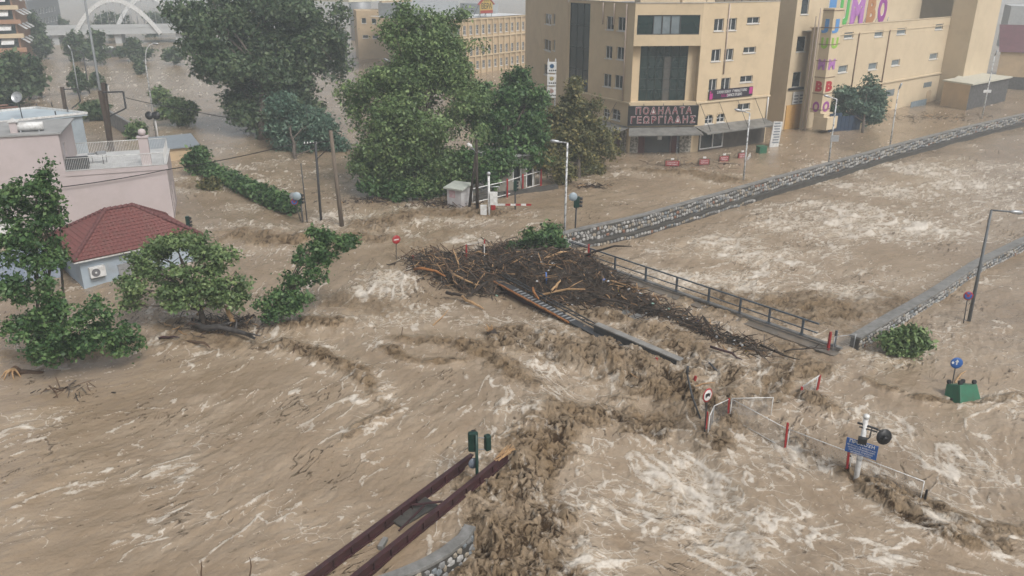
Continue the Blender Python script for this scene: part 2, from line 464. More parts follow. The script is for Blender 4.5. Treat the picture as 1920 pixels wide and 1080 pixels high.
    me.vertices.add(len(V)); me.vertices.foreach_set('co', V.astype(np.float32).ravel())
    me.loops.add(F.size); me.loops.foreach_set('vertex_index', F.astype(np.int32).ravel())
    me.polygons.add(len(F)); me.polygons.foreach_set('loop_start', np.arange(0, F.size, 4, dtype=np.int32))
    me.polygons.foreach_set('use_smooth', np.ones(len(F), bool))
    for nm, arr in (('foam', foam), ('wave_shade', brown), ('flow', ang), ('churn', np.clip(churn * 1.4, 0, 1)), ('milk', np.clip(fa * (.9 + .5 * n2 + .3 * fine), 0, 1)), ('strand', strand), ('lace', fa * (1 - .8 * np.clip(churn * 1.3, 0, 1)) * (1 - sstep(90, 130, Y)))):
        at = me.attributes.new(nm, 'FLOAT', 'POINT'); at.data.foreach_set('value', arr.astype(np.float32).ravel())
    me.update(calc_edges=True)
    o = bpy.data.objects.new('flood_water', me); COL.objects.link(o)
    tag(o, 'muddy brown flood water with foam and broken waves', None, None, 'structure')
    return o

def water_material():
    m = bpy.data.materials.new('muddy_water'); m.use_nodes = True
    n, l = m.node_tree.nodes, m.node_tree.links; p = n['Principled BSDF']
    tc = n.new('ShaderNodeTexCoord')
    def attr(nm):
        a = n.new('ShaderNodeAttribute'); a.attribute_name = nm; return a.outputs['Fac']
    def noise(s, d=4, r=.6):
        z = n.new('ShaderNodeTexNoise'); z.inputs['Scale'].default_value = s; z.inputs['Detail'].default_value = d; z.inputs['Roughness'].default_value = r
        l.new(tc.outputs['Object'], z.inputs['Vector']); return z.outputs['Fac']
    def math_(op, a, b, clamp=False):
        q = n.new('ShaderNodeMath'); q.operation = op; q.use_clamp = clamp
        for i, s in enumerate((a, b)):
            if isinstance(s, (int, float)): q.inputs[i].default_value = s
            else: l.new(s, q.inputs[i])
        return q.outputs[0]
    def mix(f, a, b):
        q = n.new('ShaderNodeMix'); q.data_type = 'RGBA'
        for i, s in ((0, f), (6, a), (7, b)):
            if isinstance(s, (int, float)): q.inputs[i].default_value = s
            elif isinstance(s, tuple): q.inputs[i].default_value = (*s, 1)
            else: l.new(s, q.inputs[i])
        return q.outputs[2]
    def rng_(x, a, b):
        q = n.new('ShaderNodeMapRange'); q.inputs[1].default_value = a; q.inputs[2].default_value = b; q.clamp = True
        l.new(x, q.inputs[0]); return q.outputs[0]
    def vmath(op, a, b=None, sc=None):
        q = n.new('ShaderNodeVectorMath'); q.operation = op; l.new(a, q.inputs[0])
        if b is not None: l.new(b, q.inputs[1])
        if sc is not None: q.inputs['Scale'].default_value = sc
        return q.outputs[0]
    def nvec(s, d=3):
        z = n.new('ShaderNodeTexNoise'); z.inputs['Scale'].default_value = s; z.inputs['Detail'].default_value = d
        l.new(tc.outputs['Object'], z.inputs['Vector']); return z.outputs['Color']
    def warped(s, amt, d=3):
        c_ = vmath('SCALE', nvec(s, d), sc=amt); return vmath('ADD', tc.outputs['Object'], c_)
    def edges(vec, sc, sx=1.0, sy=1.0, rnd=1.0):
        mp = n.new('ShaderNodeMapping'); mp.inputs['Scale'].default_value = (sx, sy, 0); l.new(vec, mp.inputs[0])
        v = n.new('ShaderNodeTexVoronoi'); v.feature = 'DISTANCE_TO_EDGE'; v.inputs['Scale'].default_value = sc; v.inputs['Randomness'].default_value = rnd
        l.new(mp.outputs[0], v.inputs['Vector']); return v.outputs['Distance']
    mud = mix(rng_(noise(.10, 4, .65), .36, .64), (.285, .213, .141), (.222, .162, .105))
    mud = mix(math_('MULTIPLY', rng_(noise(5, 3, .7), .52, .75), .30), mud, (.19, .135, .082))
    churn = attr('churn')
    mud = mix(math_('MULTIPLY', churn, .80), mud, (.205, .140, .076))
    mud = mix(math_('MULTIPLY', rng_(attr('milk'), .12, .85), .62), mud, (.44, .37, .285))
    # painted shade of steep wave faces: dark brown fibres through the broken water
    wv = warped(1.3, .5, 2)
    fz = n.new('ShaderNodeTexNoise'); fz.inputs['Scale'].default_value = 5.2; fz.inputs['Detail'].default_value = 4; fz.inputs['Roughness'].default_value = .70; fz.inputs['Distortion'].default_value = 1.2
    l.new(wv, fz.inputs['Vector']); fibre = fz.outputs['Fac']
    wave_shade = attr('wave_shade')
    br = math_('ADD', wave_shade, math_('MULTIPLY', math_('SUBTRACT', fibre, .5), 1.8))
    br = math_('MULTIPLY', rng_(br, .18, .95), rng_(wave_shade, .03, .16))
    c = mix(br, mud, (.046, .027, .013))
    c = mix(math_('MULTIPLY', math_('MULTIPLY', attr('strand'), rng_(fibre, .30, .60)), .85), c, (.37, .275, .18))
    fo = math_('ADD', attr('foam'), math_('MULTIPLY', math_('SUBTRACT', noise(7, 5, .82), .5), 2.0))
    fo = math_('MULTIPLY', rng_(fo, .14, .95), rng_(attr('foam'), .02, .35))
    lw = warped(.8, 1.0, 3); amt = math_('ADD', attr('lace'), math_('MULTIPLY', math_('SUBTRACT', noise(.45, 3, .6), .5), .8))
    def line(sc, w0, w1, lo, hi):
        d = edges(lw, sc, .8, 1.25); wd = math_('ADD', math_('MULTIPLY', rng_(amt, lo, hi), w1), w0)
        return math_('MULTIPLY', math_('SUBTRACT', 1.0, math_('DIVIDE', d, wd), True), rng_(amt, lo - .08, lo + .16))
    lace = math_('MAXIMUM', line(.75, .012, .085, .36, .95), math_('MULTIPLY', line(1.9, .02, .13, .46, 1.05), .8))
    fo = math_('MAXIMUM', fo, math_('MULTIPLY', math_('MULTIPLY', lace, rng_(noise(9, 3, .75), .32, .60)), .75))
    c = mix(math_('MULTIPLY', fo, .85), c, (.61, .56, .49))
    l.new(c, p.inputs['Base Color'])
    l.new(math_('ADD', math_('MULTIPLY', math_('MAXIMUM', fo, churn), .4), .20), p.inputs['Roughness'])
    l.new(math_('SUBTRACT', .50, math_('MULTIPLY', math_('MAXIMUM', br, churn), .40)), p.inputs['Specular IOR Level'])
    h = math_('ADD', math_('MULTIPLY', noise(3.2, 4, .65), .9), math_('MULTIPLY', attr('foam'), .22))
    h = math_('ADD', h, math_('MULTIPLY', math_('MULTIPLY', fibre, math_('MAXIMUM', wave_shade, churn)), 3.0))
    b = n.new('ShaderNodeBump'); b.inputs['Strength'].default_value = .75; b.inputs['Distance'].default_value = .10
    l.new(h, b.inputs['Height']); l.new(b.outputs[0], p.inputs['Normal'])
    return m
water = make_water()
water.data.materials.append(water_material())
WV = np.empty(len(water.data.vertices) * 3, np.float32); water.data.vertices.foreach_get('co', WV); WV = WV.reshape(-1, 3)
# ------------------------------------------------------------------ river walls of rubble stone
M_CONC = mat('wall_concrete', (.23, .225, .215), (.15, .148, .14), rough=.55, scale=2.5, bump=.3, dirt=(.07, .065, .055), dirt_scale=.9, dirt_amt=.7)
M_CONCD = mat('dark_wet_concrete', (.085, .08, .072), (.045, .043, .04), rough=.5, scale=2.0, bump=.4)
M_MORTAR = mat('dark_mortar', (.075, .070, .062), (.045, .042, .038), rough=.8, scale=4, bump=.3)
STONE_M = [mat('stone_pale', (.42, .41, .39), (.30, .295, .285), scale=5, bump=.4), mat('stone_grey', (.24, .24, .235), (.16, .16, .158), scale=5, bump=.4),
           mat('stone_tan', (.33, .285, .22), (.22, .19, .15), scale=5, bump=.4), mat('stone_blue_grey', (.21, .235, .25), (.14, .155, .165), scale=5, bump=.4),
           mat('stone_rust', (.26, .14, .09), (.17, .09, .06), scale=5, bump=.4)]
STONE_W = [.42, .27, .17, .11, .03]
def resample(line, step):
    out = [line[0].copy()]; acc = 0.0
    for a, b in zip(line[:-1], line[1:]):
        L = (b - a).length; t = step - acc
        while t <= L:
            out.append(a + (b - a) * (t / L)); t += step
        acc = (acc + L) % step
    return out
def normals(line, side):
    ns = []
    for i in range(len(line)):
        d = line[min(i + 1, len(line) - 1)] - line[max(i - 1, 0)]; d.z = 0; d.normalize()
        ns.append(Vector((-d.y, d.x, 0)) * side)
    return ns
def sweep(line, prof, side, jitter=0.0):
    """closed profile of (outward offset, height) carried along a line"""
    b = MB(); ns = normals(line, side); k = len(prof); vs = []
    for p, n in zip(line, ns):
        for o, z in prof:
            vs.append(Vector((p.x, p.y, 0)) + n * (o + random.uniform(-jitter, jitter)) + Vector((0, 0, z)))
    fs = []
    for i in range(len(line) - 1):
        for j in range(k):
            q = (i * k + j, i * k + (j + 1) % k, (i + 1) * k + (j + 1) % k, (i + 1) * k + j)
            fs.append(q if side > 0 else q[::-1])
    fs += [tuple(range(k)), tuple((len(line) - 1) * k + j for j in reversed(range(k)))]
    return b.add(vs, fs)
def stone_shape(b, c, t, n, w, h, d, mi):
    """one rubble stone: an uneven outline with a worn, slightly domed face"""
    k = random.choice((6, 7, 7, 8)); a0 = random.random() * 6.28; lo, hi = [], []
    for j in range(k):
        a = a0 + 2 * math.pi * (j + random.uniform(-.34, .34)) / k
        ca, sa = math.cos(a), math.sin(a); m = 1 / max(abs(ca), abs(sa)) ** .55
        x = ca * w / 2 * m * random.uniform(.86, 1.0); z = sa * h / 2 * m * random.uniform(.86, 1.0)
        lo.append(c + t * x + Vector((0, 0, z)))
        hi.append(c + t * x * .80 + Vector((0, 0, z * .80)) + n * d * random.uniform(.75, 1.15))
    top = c + n * d * 1.2
    vs = lo + hi + [top]
    fs = [(j, (j + 1) % k, k + (j + 1) % k, k + j) for j in range(k)] + [(k + j, k + (j + 1) % k, 2 * k) for j in range(k)]
    b.add(vs, fs, mi)
def stones(parent, line, side, z0, z1, row, off, limit, maxlen=1e9):
    """rubble facing between two heights; the nearest stones are pieces of their own"""
    ns = normals(line, side); seg = [0.0]
    for a, b2 in zip(line[:-1], line[1:]): seg.append(seg[-1] + (b2 - a).length)
    L = min(seg[-1], maxlen); items = []
    nrow = max(1, round((z1 - z0) / row)); rh = (z1 - z0) / nrow
    for r in range(nrow):
        s = random.uniform(0, .2)
        while s < L:
            grow = 1.0 + max(0, s - 30) * .006
            w = random.uniform(.6, 1.6) * row * grow; mid = s + w / 2
            if mid > L: break
            i = max(0, min(len(line) - 2, int(np.searchsorted(seg, mid) - 1))); f = (mid - seg[i]) / max(seg[i + 1] - seg[i], 1e-6)
            p = line[i].lerp(line[i + 1], f); n = ns[i].lerp(ns[i + 1], f).normalized(); t = Vector((-n.y, n.x, 0))
            zc = z0 + (r + .5) * rh + .22 * rh * math.sin(mid * 2.1 + r * 2) + random.uniform(-.16, .16) * rh
            c = Vector((p.x, p.y, 0)) + n * off + Vector((0, 0, zc))
            items.append((c + t * random.uniform(-.03, .03), t, n, w * random.uniform(.78, .96), rh * random.uniform(.72, 1.12), .06))
            s += w
    items.sort(key=lambda q: (q[0] - camera.location).length)
    for q in items[:limit]:
        b = MB(); stone_shape(b, Vector((0, 0, 0)), q[1], q[2], q[3], q[4], q[5], 0)
        o = b.build('stone', random.choices(STONE_M, STONE_W)[0], parent); o.location = q[0]
    rest = items[limit:]
    if rest:
        b = MB()
        for q in rest: stone_shape(b, *q[:6], random.choices(range(5), STONE_W)[0])
        o = b.build('small_stones', STONE_M, parent); o['kind'] = 'stuff'
def wall_parts(root, line, side, prof_core, prof_cap, extra=()):
    sweep(line, prof_core, side).build('core', M_MORTAR, root)
    sweep(line, prof_cap, side).build('cap', M_CONC, root, bevel=.015)
    for nm, pr, m in extra: sweep(line, pr, side).build(nm, m, root)

# far wall: the face towards the viewer rises from the river over a ledge
fl = resample(FAR_WALL, 2.0)
fw = thing('river_wall', 'long rubble stone river wall from the bridge to the right edge with concrete cap', 'wall')
side_far = -1 if normals(fl, 1)[2].y > 0 else 1
wall_parts(fw, fl, side_far, [(0, -2.2), (0, CAP_FAR - .12), (-.42, CAP_FAR - .12), (-.42, -2.2)], [(.05, CAP_FAR - .118), (.05, CAP_FAR), (-.47, CAP_FAR), (-.47, CAP_FAR - .118)],
           [('ledge', [(.02, -.14), (.02, .03), (.30, .0), (.30, -.14)], M_CONCD), ('footing', [(.02, -2.0), (.02, -.142), (.22, -.142), (.24, -2.0)], M_CONCD)])
stones(fw, fl, side_far, .05, CAP_FAR - .16, .29, .0, 300)
stones(fw, fl, side_far, -.52, -.20, .28, .225, 0, 26)
# near wall: its stone face looks at the flooded road
nl = resample(NEAR_WALL, 1.5)
nw = thing('river_wall', 'low curving stone wall with broad grey cap beside the right-hand road', 'wall')
side_near = 1 if normals(nl, 1)[1].y < 0 else -1
wall_parts(nw, nl, side_near, [(0, -2), (0, CAP_NEAR - .14), (-.5, CAP_NEAR - .14), (-.5, -2)], [(.06, CAP_NEAR - .138), (.06, CAP_NEAR), (-.58, CAP_NEAR), (-.58, CAP_NEAR - .138)])
stones(nw, nl, side_near, -.1, CAP_NEAR - .16, .26, .0, 200, 40)
# rounded wall end in the foreground
el = resample(END_WALL, .35)
ew = thing('river_wall', 'rounded stone wall end with thick concrete cap at the bottom edge', 'wall')
side_end = 1 if normals(el, 1)[1].x > 0 else -1
wall_parts(ew, el, side_end, [(0, -2.4), (0, CAP_END - .16), (-.34, CAP_END - .16), (-.34, -2.4)], [(.05, CAP_END - .158), (.05, CAP_END), (-.40, CAP_END), (-.40, CAP_END - .158)])
stones(ew, el, side_end, -1.0, CAP_END - .2, .30, .0, 90)
# ------------------------------------------------------------------ railway bridge, girders
M_STEELB = mat('blue_grey_paint', (.09, .115, .14), (.06, .075, .09), rough=.45, scale=6, dirt=(.10, .06, .035), dirt_scale=3, dirt_amt=.6)
M_RED = mat('red_paint', (.36, .022, .025), (.26, .018, .02), rough=.45, scale=5, dirt=(.12, .07, .05), dirt_scale=3, dirt_amt=.5)
M_WHITE = mat('white_paint', (.66, .66, .65), (.52, .52, .51), rough=.5, scale=4, dirt=(.26, .22, .17), dirt_scale=2, dirt_amt=.6)
M_GALV = mat('galvanised_steel', (.42, .43, .44), (.30, .31, .32), rough=.4, metal=.5, scale=5)
M_RUST = mat('rusty_steel', (.21, .095, .045), (.075, .038, .025), rough=.75, scale=3, bump=.4, dirt=(.04, .03, .025), dirt_scale=1.5, dirt_amt=.8)
M_OXIDE = mat('red_oxide_paint', (.060, .023, .025), (.038, .017, .019), rough=.5, scale=2.5, bump=.15, dirt=(.03, .022, .02), dirt_scale=1.2, dirt_amt=.8)
M_DARKST = mat('dark_steel', (.05, .052, .055), (.03, .03, .032), rough=.5, scale=4)
M_BLACK = mat('black_paint', (.012, .012, .013), (.02, .02, .022), rough=.4, scale=4)
M_WOODDK = mat('dark_wet_wood', (.050, .036, .026), (.022, .016, .013), rough=.75, scale=3, bump=.6, stretch=(1, 1, .3))
M_WOODBR = mat('brown_wood', (.13, .080, .048), (.07, .043, .028), rough=.75, scale=3, bump=.6)
M_WOODPALE = mat('split_pale_wood', (.46, .30, .155), (.30, .175, .085), rough=.7, scale=4, bump=.5)
M_BARK = mat('grey_bark', (.13, .105, .085), (.06, .048, .038), rough=.85, scale=4, bump=.7)

def wz(x, y):
    """height of the water surface near a point"""
    i = np.argmin((WV[::3, 0] - x) ** 2 + (WV[::3, 1] - y) ** 2); return float(WV[::3, 2][i])

# the strip of concrete deck that still shows along the railing
A0, A1 = G(1052, 475, .2), G(1556, 652, .15)
dk = A1 - A0; dk.z = 0; dL = dk.length; dk.normalize(); dn = Vector((dk.y, -dk.x, 0))
if dn.y > 0: dn = -dn                                    # towards the viewer
root = thing('bridge_deck', 'flooded railway bridge deck of dark wet concrete under the blue grey railing', 'bridge', A0, math.atan2(dk.y, dk.x))
b = MB(); b.b6(-1.5, dL + .6, -.62, .25, -.75, -.13); b.build('slab', mat('muddy_concrete', (.17, .155, .135), (.12, .105, .088), rough=.45, scale=1.2, dirt=(.22, .16, .105), dirt_scale=.8, dirt_amt=.9), root)
b = MB(); b.b6(-1.5, dL + .6, .05, .30, -.018, .12); b.build('kerb', M_CONC, root, bevel=.02)
for k in range(7):
    b = MB(); x = 10.2 + k * .95; b.b6(x, x + .5, -5.1, -3.2, -.30, -.12 + .02 * (k % 2)); b.build('sleeper', M_CONC, root, bevel=.02) if k in (0, 1, 2) else None
# railing
rail = thing('bridge_railing', 'blue grey steel railing along the far edge of the flooded railway bridge', 'railing', A0, math.atan2(dk.y, dk.x))
for px, pb in ((1085, 498), (1130, 515), (1175, 540), (1240, 558), (1292, 583), (1349, 605), (1410, 622), (1475, 643), (1546, 660)):
    q = G(px, pb, .25); s = (q - A0).dot(dk)
    b = MB(); b.b6(s - .06, s + .06, .06, .17, .0, 1.05); b.b6(s - .13, s + .13, .0, .23, .122, .16); b.build('post', M_STEELB, rail, bevel=.01)
for nm, z, h in (('top_rail', 1.085, .09), ('lower_rail', .52, .06)):
    b = MB(); b.box((dL / 2 - .1, .115, z), (dL - 1.6, .09, h)); b.build(nm, M_STEELB, rail, bevel=.012)

def post_thing(px, pt, pb, z0, label, w=.11, m=M_RED, name='barrier_post', cat='post', group=None, dx=0):
    q = G(px, pb, z0); h = ZT(q.y, pt) - z0
    t = thing(name, label, cat, q, .5, group)
    b = MB(); b.b6(-w / 2, w / 2, -w / 2, w / 2, -.5, h * .96); b.build('shaft', m, t, bevel=.012)
    b = MB(); b.b6(-w * .42, w * .42, -w * .42, w * .42, h * .96, h); b.build('cap', m, t, bevel=.012)
    return t
post_thing(1552, 622, 658, .0, 'short red steel post at the right-hand end of the bridge railing', .12)

# wire fence panel between two red posts above the debris
def fence_panel(root, a, b, h0, h1, r=.022, wire=True, nx=None, m=M_WHITE, bottom=True, name='panel'):
    """tube frame from ground points a to b (local), heights h0..h1, with wire mesh"""
    f = MB(); a, b = Vector(a), Vector(b)
    up = Vector((0, 0, 1))
    f.tube([a + up * h1, b + up * h1], r, 8)
    if bottom: f.tube([a + up * h0, b + up * h0], r * .8, 6)
    f.tube([a + up * (h0 - .3), a + up * h1], r, 8); f.tube([b + up * (h0 - .3), b + up * h1], r, 8)
    o = f.build('frame', m, root)
    if wire:
        w = MB(); L = (b - a).length; n = nx or max(3, int(L / .07)); d = (b - a) / n
        for i in range(1, n):
            p = a + d * i; w.tube([p + up * (h0 - .25), p + up * h1], .0035, 3, cap=False)
        k = max(2, int((h1 - h0) / .07))
        for j in range(k + 3):
            z = h0 - .2 + (h1 - h0 + .2) * j / (k + 3)
            w.tube([a + up * z, b + up * z], .0035, 3, cap=False)
        q = w.build('wire_mesh', M_GALV, o); q['kind'] = 'stuff'
    return o
p0, p1 = G(1053, 470, .5), G(1103, 490, .4)
t = thing('wire_fence', 'white wire between two red posts above the log jam beside the green bush', 'fence', p0)
for q, pt in ((p0, 441), (p1, 458)):
    h = ZT(q.y, pt) - q.z
    b = MB(); b.b6(-.06, .06, -.06, .06, -.4, h); o = b.build('post', M_RED, t, bevel=.01); o.location = q - p0
pl = G(1030, 433, 1.6) - p0
b = MB(); hz = ZT(p0.y, 445) - p0.z
b.tube([pl, Vector((0, 0, hz)), (p1 - p0) + Vector((0, 0, ZT(p1.y, 461) - p1.z))], .022, 6); b.build('top_wire', M_WHITE, t)
# red post pair with wire left of the jam
p0, p1 = G(875, 492, .35), G(908, 482, .35)
t = thing('wire_fence', 'bent remains of a wire fence with upright red post left of the log jam', 'fence', p0)
b = MB(); b.bar((0, 0, 0), (0, 0, 1.35), .11); b.build('post', M_RED, t, bevel=.01)
b = MB(); b.bar((-.3, -.35, -.75), (0, 0, .02), .12); b.build('footing', M_BLACK, t)
b = MB(); d = p1 - p0; b.bar(d + Vector((0, 0, -.4)), d + Vector((.02, 0, 1.05)), .07); b.build('post', M_WHITE, t)
b = MB(); b.bar(d + Vector((.02, 0, 1.05)), d + Vector((.05, 0, 1.35)), .10); b.build('post_tip', M_RED, t)
b = MB(); b.tube([(0, 0, 1.3), d * .5 + Vector((0, 0, 1.26)), d + Vector((0, 0, 1.2))], .018, 6); b.build('top_wire', M_GALV, t)

# sunken plate girder with a rusty edge lying across the jam
def lay(name, label, cat, a, b, group=None):
    """thing whose local x runs from a to b (may slope)"""
    d = b - a; t = thing(name, label, cat, a, math.atan2(d.y, d.x), group)
    t.rotation_euler = (0, -math.atan2(d.z, math.hypot(d.x, d.y)), math.atan2(d.y, d.x))
    return t, d.length
a, e = G(893, 508, .75), G(1180, 664, .15)
t, L = lay('plate_girder', 'long dark steel bridge girder with a splintered orange edge lying across the log jam', 'girder', a, e)
b = MB(); b.b6(0, L, -.05, .50, -.08, .02); b.build('top_flange', M_DARKST, t)
b = MB(); b.b6(.2, L, .20, .26, -.75, -.082); b.build('web', M_OXIDE, t)
b = MB()
for i in range(22):
    x = L * .02 + i * L * .64 / 22
    b.bar((x, -.10 + random.uniform(-.02, .02), .0), (x + L * .64 / 22 * 1.05, -.10 + random.uniform(-.03, .02), random.uniform(-.02, .03)), .10, .09)
b.build('splintered_timber', mat('orange_split_wood', (.36, .155, .05), (.20, .085, .032), rough=.7, scale=5, bump=.5), t)
for k in range(16):
    x = L * (.28 + .025 * k)
    b = MB(); b.b6(x, x + .10, .02, .44, .022, .05); b.build('tread_bar', M_GALV, t)
b = MB()
for y0 in (.62, .95):
    b.bar((L * .10, y0, .25), (L * .78, y0, .10), .06)
for k in range(13):
    x = L * (.12 + .05 * k); b.bar((x, .62, .24 - k * .011), (x + L * .05, .95, .24 - k * .011), .04)
b.build('lattice_rail', M_DARKST, t)
# pale walkway plate
a, e = G(1118, 607, .75), G(1278, 675, .42)
t, L = lay('walkway_plate', 'pale grey steel walkway plate tilted out of the churning water below the bridge', 'plate', a, e)
b = MB(); b.b6(0, L, -.22, .22, -.04, .04); b.build('plate', mat('worn_grey_steel', (.25, .245, .23), (.18, .175, .165), rough=.5, scale=1.5, dirt=(.12, .09, .06), dirt_scale=1.2, dirt_amt=.6), t, bevel=.01)
b = MB(); b.b6(0, L * .97, -.21, -.17, -.55, -.042); b.build('side_web', M_DARKST, t)
a, e = G(1105, 618, .15), G(1160, 645, .0)
t, L = lay('girder_stub', 'dark riveted girder stub between the walkway plate and the rusty girder', 'girder', a, e)
b = MB(); b.b6(0, L, -.12, .55, -.6, -.05); b.build('web', M_DARKST, t)
for k in range(3):
    b = MB(); x = L * (.2 + .3 * k); b.b6(x, x + .06, -.17, -.122, -.55, -.05); b.build('stiffener', M_DARKST, t)

# two red girders of the other bridge in the foreground, parted by water
for nm, lab, a, e in (('steel_girder', 'dark red steel girder in the foreground, the left of two, ending at the traffic light', G(570, 1086, .45), G(885, 852, .42)),
                      ('steel_girder', 'dark red foreground girder, right of two, with splintered end past the traffic light', G(648, 1092, .50), G(952, 848, .55))):
    t, L = lay(nm, lab, 'girder', a, e)
    b = MB(); b.b6(0, L, -.10, .10, -.035, .03); b.build('top_flange', M_OXIDE, t, bevel=.008)
    b = MB(); b.b6(0, L, -.02, .02, -.7, -.036); b.build('web', M_OXIDE, t)
    b = MB(); b.b6(0, L, -.10, .10, -.42, -.37); b.build('lower_flange', M_OXIDE, t)
    for k in range(int(L / .9)):
        b = MB(); x = .4 + k * .9; b.b6(x, x + .03, -.09, -.021, -.369, -.037); b.build('stiffener', M_OXIDE, t)
    if 'right' in lab[:70]:
        b = MB(); random.seed(5)
        for k in range(26):
            b.bar((L - random.uniform(0, .9), random.uniform(-.13, .13), .05), (L + random.uniform(-.2, .35), random.uniform(-.25, .2), random.uniform(.02, .22)), .03, .02)
        b.build('splinters', M_WOODPALE, t)
a, e = G(772, 947, .3), G(830, 940, .45)
t, L = lay('cross_brace', 'dark red cross brace joining the two foreground girders', 'brace', a, e)
b = MB(); b.bar((0, 0, 0), (L, 0, 0), .10, .04); b.bar((0, 0, .0), (0, .0, -.4), .04); b.build('bar', M_OXIDE, t)
a, e = G(748, 995, .1), G(795, 948, .35)
t, L = lay('cross_brace', 'thin diagonal brace fallen between the two foreground girders', 'brace', a, e)
b = MB(); b.bar((0, 0, 0), (L, 0, 0), .06, .05); b.bar((0, -.05, .03), (L, -.05, .03), .03, .03); b.build('bar', M_OXIDE, t)
t = thing('sunken_slab', 'dark wet concrete slab showing between the two foreground girders', 'slab', G(775, 960, .05), R(47))
b = MB(); b.b6(-.95, .95, -.42, .42, -.3, .06); b.build('slab', M_CONCD, t, bevel=.03)
t = thing('concrete_block', 'small grey concrete block lying between the foreground girders', 'block', G(718, 1020, .05), R(75))
b = MB(); b.b6(-.28, .28, -.10, .10, -.1, .12); b.build('block', M_CONC, t, bevel=.02)
# ------------------------------------------------------------------ buildings
def P(b, name, mats, root, bevel=0.0, parent=None):
    """builds a shape given in world coordinates as a part of root (or as a piece of one of its parts)"""
    o = b.build(name, mats, parent or root, bevel=bevel)
    if parent is None: o.location = -root.location
    return o
class Face:
    """a vertical facade plane through O with horizontal direction D (left to right seen from outside)"""
    def __init__(s, O, Q):
        s.O = Vector((O[0], O[1], 0)); d = Vector((Q[0] - O[0], Q[1] - O[1], 0)); s.L = d.length; s.D = d.normalized()
        s.N = Vector((s.D.y, -s.D.x, 0)); s.rz = math.atan2(s.D.y, s.D.x)
    def at(s, x, z, out=0.0): return s.O + s.D * x + s.N * out + Vector((0, 0, z))
    def hit(s, px, py):
        u = (px - 960) / FOCAL; v = (540 - py) / FOCAL
        r = Vector((u, CS + v * SN, v * CS - SN)); c = Vector((0, 0, CAM_H))
        t = (s.O - c).dot(s.N) / r.dot(s.N); h = c + r * t
        return (h - s.O).dot(s.D), h.z
    def rect(s, x0, y0, x1, y1):
        """pixel box -> (xa, xb, za, zb) on this facade"""
        m = s.hit((x0 + x1) / 2, (y0 + y1) / 2); a = s.hit(x0, (y0 + y1) / 2)[0]; b = s.hit(x1, (y0 + y1) / 2)[0]
        z1 = s.hit((x0 + x1) / 2, y0)[1]; z0 = s.hit((x0 + x1) / 2, y1)[1]
        return (a, b, z0, z1)
    def slab(s, b, x0, x1, z0, z1, d0, d1, m=0):
        """box on the facade from out d0 to out d1"""
        c = s.at((x0 + x1) / 2, (z0 + z1) / 2, (d0 + d1) / 2)
        return b.box(c, (abs(x1 - x0), abs(d1 - d0), abs(z1 - z0)), s.rz, m)
    def wall(s, b, x0, x1, z0, z1, holes=(), reveal=.22, m=0):
        xs = sorted({x0, x1, *[min(max(v, x0), x1) for h in holes for v in h[:2]]}); zs = sorted({z0, z1, *[min(max(v, z0), z1) for h in holes for v in h[2:4]]})
        for i in range(len(xs) - 1):
            for j in range(len(zs) - 1):
                cx, cz = (xs[i] + xs[i + 1]) / 2, (zs[j] + zs[j + 1]) / 2
                if any(h[0] < cx < h[1] and h[2] < cz < h[3] for h in holes): continue
                b.add([s.at(xs[i], zs[j]), s.at(xs[i + 1], zs[j]), s.at(xs[i + 1], zs[j + 1]), s.at(xs[i], zs[j + 1])], [(0, 1, 2, 3)], m)
        for h in holes:
            a, c, z0_, z1_ = h[:4]; q = [(a, z0_), (c, z0_), (c, z1_), (a, z1_)]
            for k in range(4):
                p, r_ = q[k], q[(k + 1) % 4]
                b.add([s.at(*p), s.at(*r_), s.at(*r_, -reveal), s.at(*p, -reveal)], [(0, 3, 2, 1)], m)
        return b
M_GLASS = mat('dark_window_glass', (.030, .038, .042), (.018, .022, .026), rough=.12, scale=.8, spec=.8)
M_GLASSG = mat('green_tinted_glass', (.018, .036, .034), (.010, .021, .021), rough=.10, scale=.5, spec=.8)
M_GLASSL = mat('pale_reflecting_glass', (.20, .235, .25), (.13, .155, .165), rough=.15, scale=.8, spec=.8)
M_FRAMEW = mat('white_window_frame', (.62, .62, .61), (.50, .50, .49), rough=.5)
M_CREAM = mat('cream_yellow_plaster', (.56, .445, .295), (.515, .405, .265), rough=.8, scale=.35, dirt=(.36, .285, .19), dirt_scale=.5, dirt_amt=.5, bump=.05)
M_CREAM2 = mat('pale_yellow_plaster', (.57, .465, .32), (.525, .425, .29), rough=.8, scale=.3, dirt=(.38, .30, .20), dirt_scale=.4, dirt_amt=.4)
M_SAND = mat('sand_plaster', (.50, .375, .235), (.44, .33, .205), rough=.8, scale=.4, dirt=(.28, .22, .16), dirt_scale=.5, dirt_amt=.5)
M_ROOFG = mat('grey_roof_felt', (.33, .33, .325), (.24, .24, .235), rough=.7, scale=.6)
M_RUBBLE = mat('rubble_cladding', (.36, .33, .28), (.10, .09, .075), rough=.8, scale=3.5, lo=.42, hi=.56, bump=.5)
M_DKRED = mat('maroon_panel', (.10, .032, .028), (.07, .024, .022), rough=.6, scale=2)
M_CANOPY = mat('grey_canopy', (.20, .195, .18), (.14, .135, .125), rough=.6, scale=1, dirt=(.07, .065, .06), dirt_scale=1, dirt_amt=.6)
M_PIPE = mat('pinkish_pipe', (.50, .41, .34), (.42, .33, .27), rough=.5, scale=2)

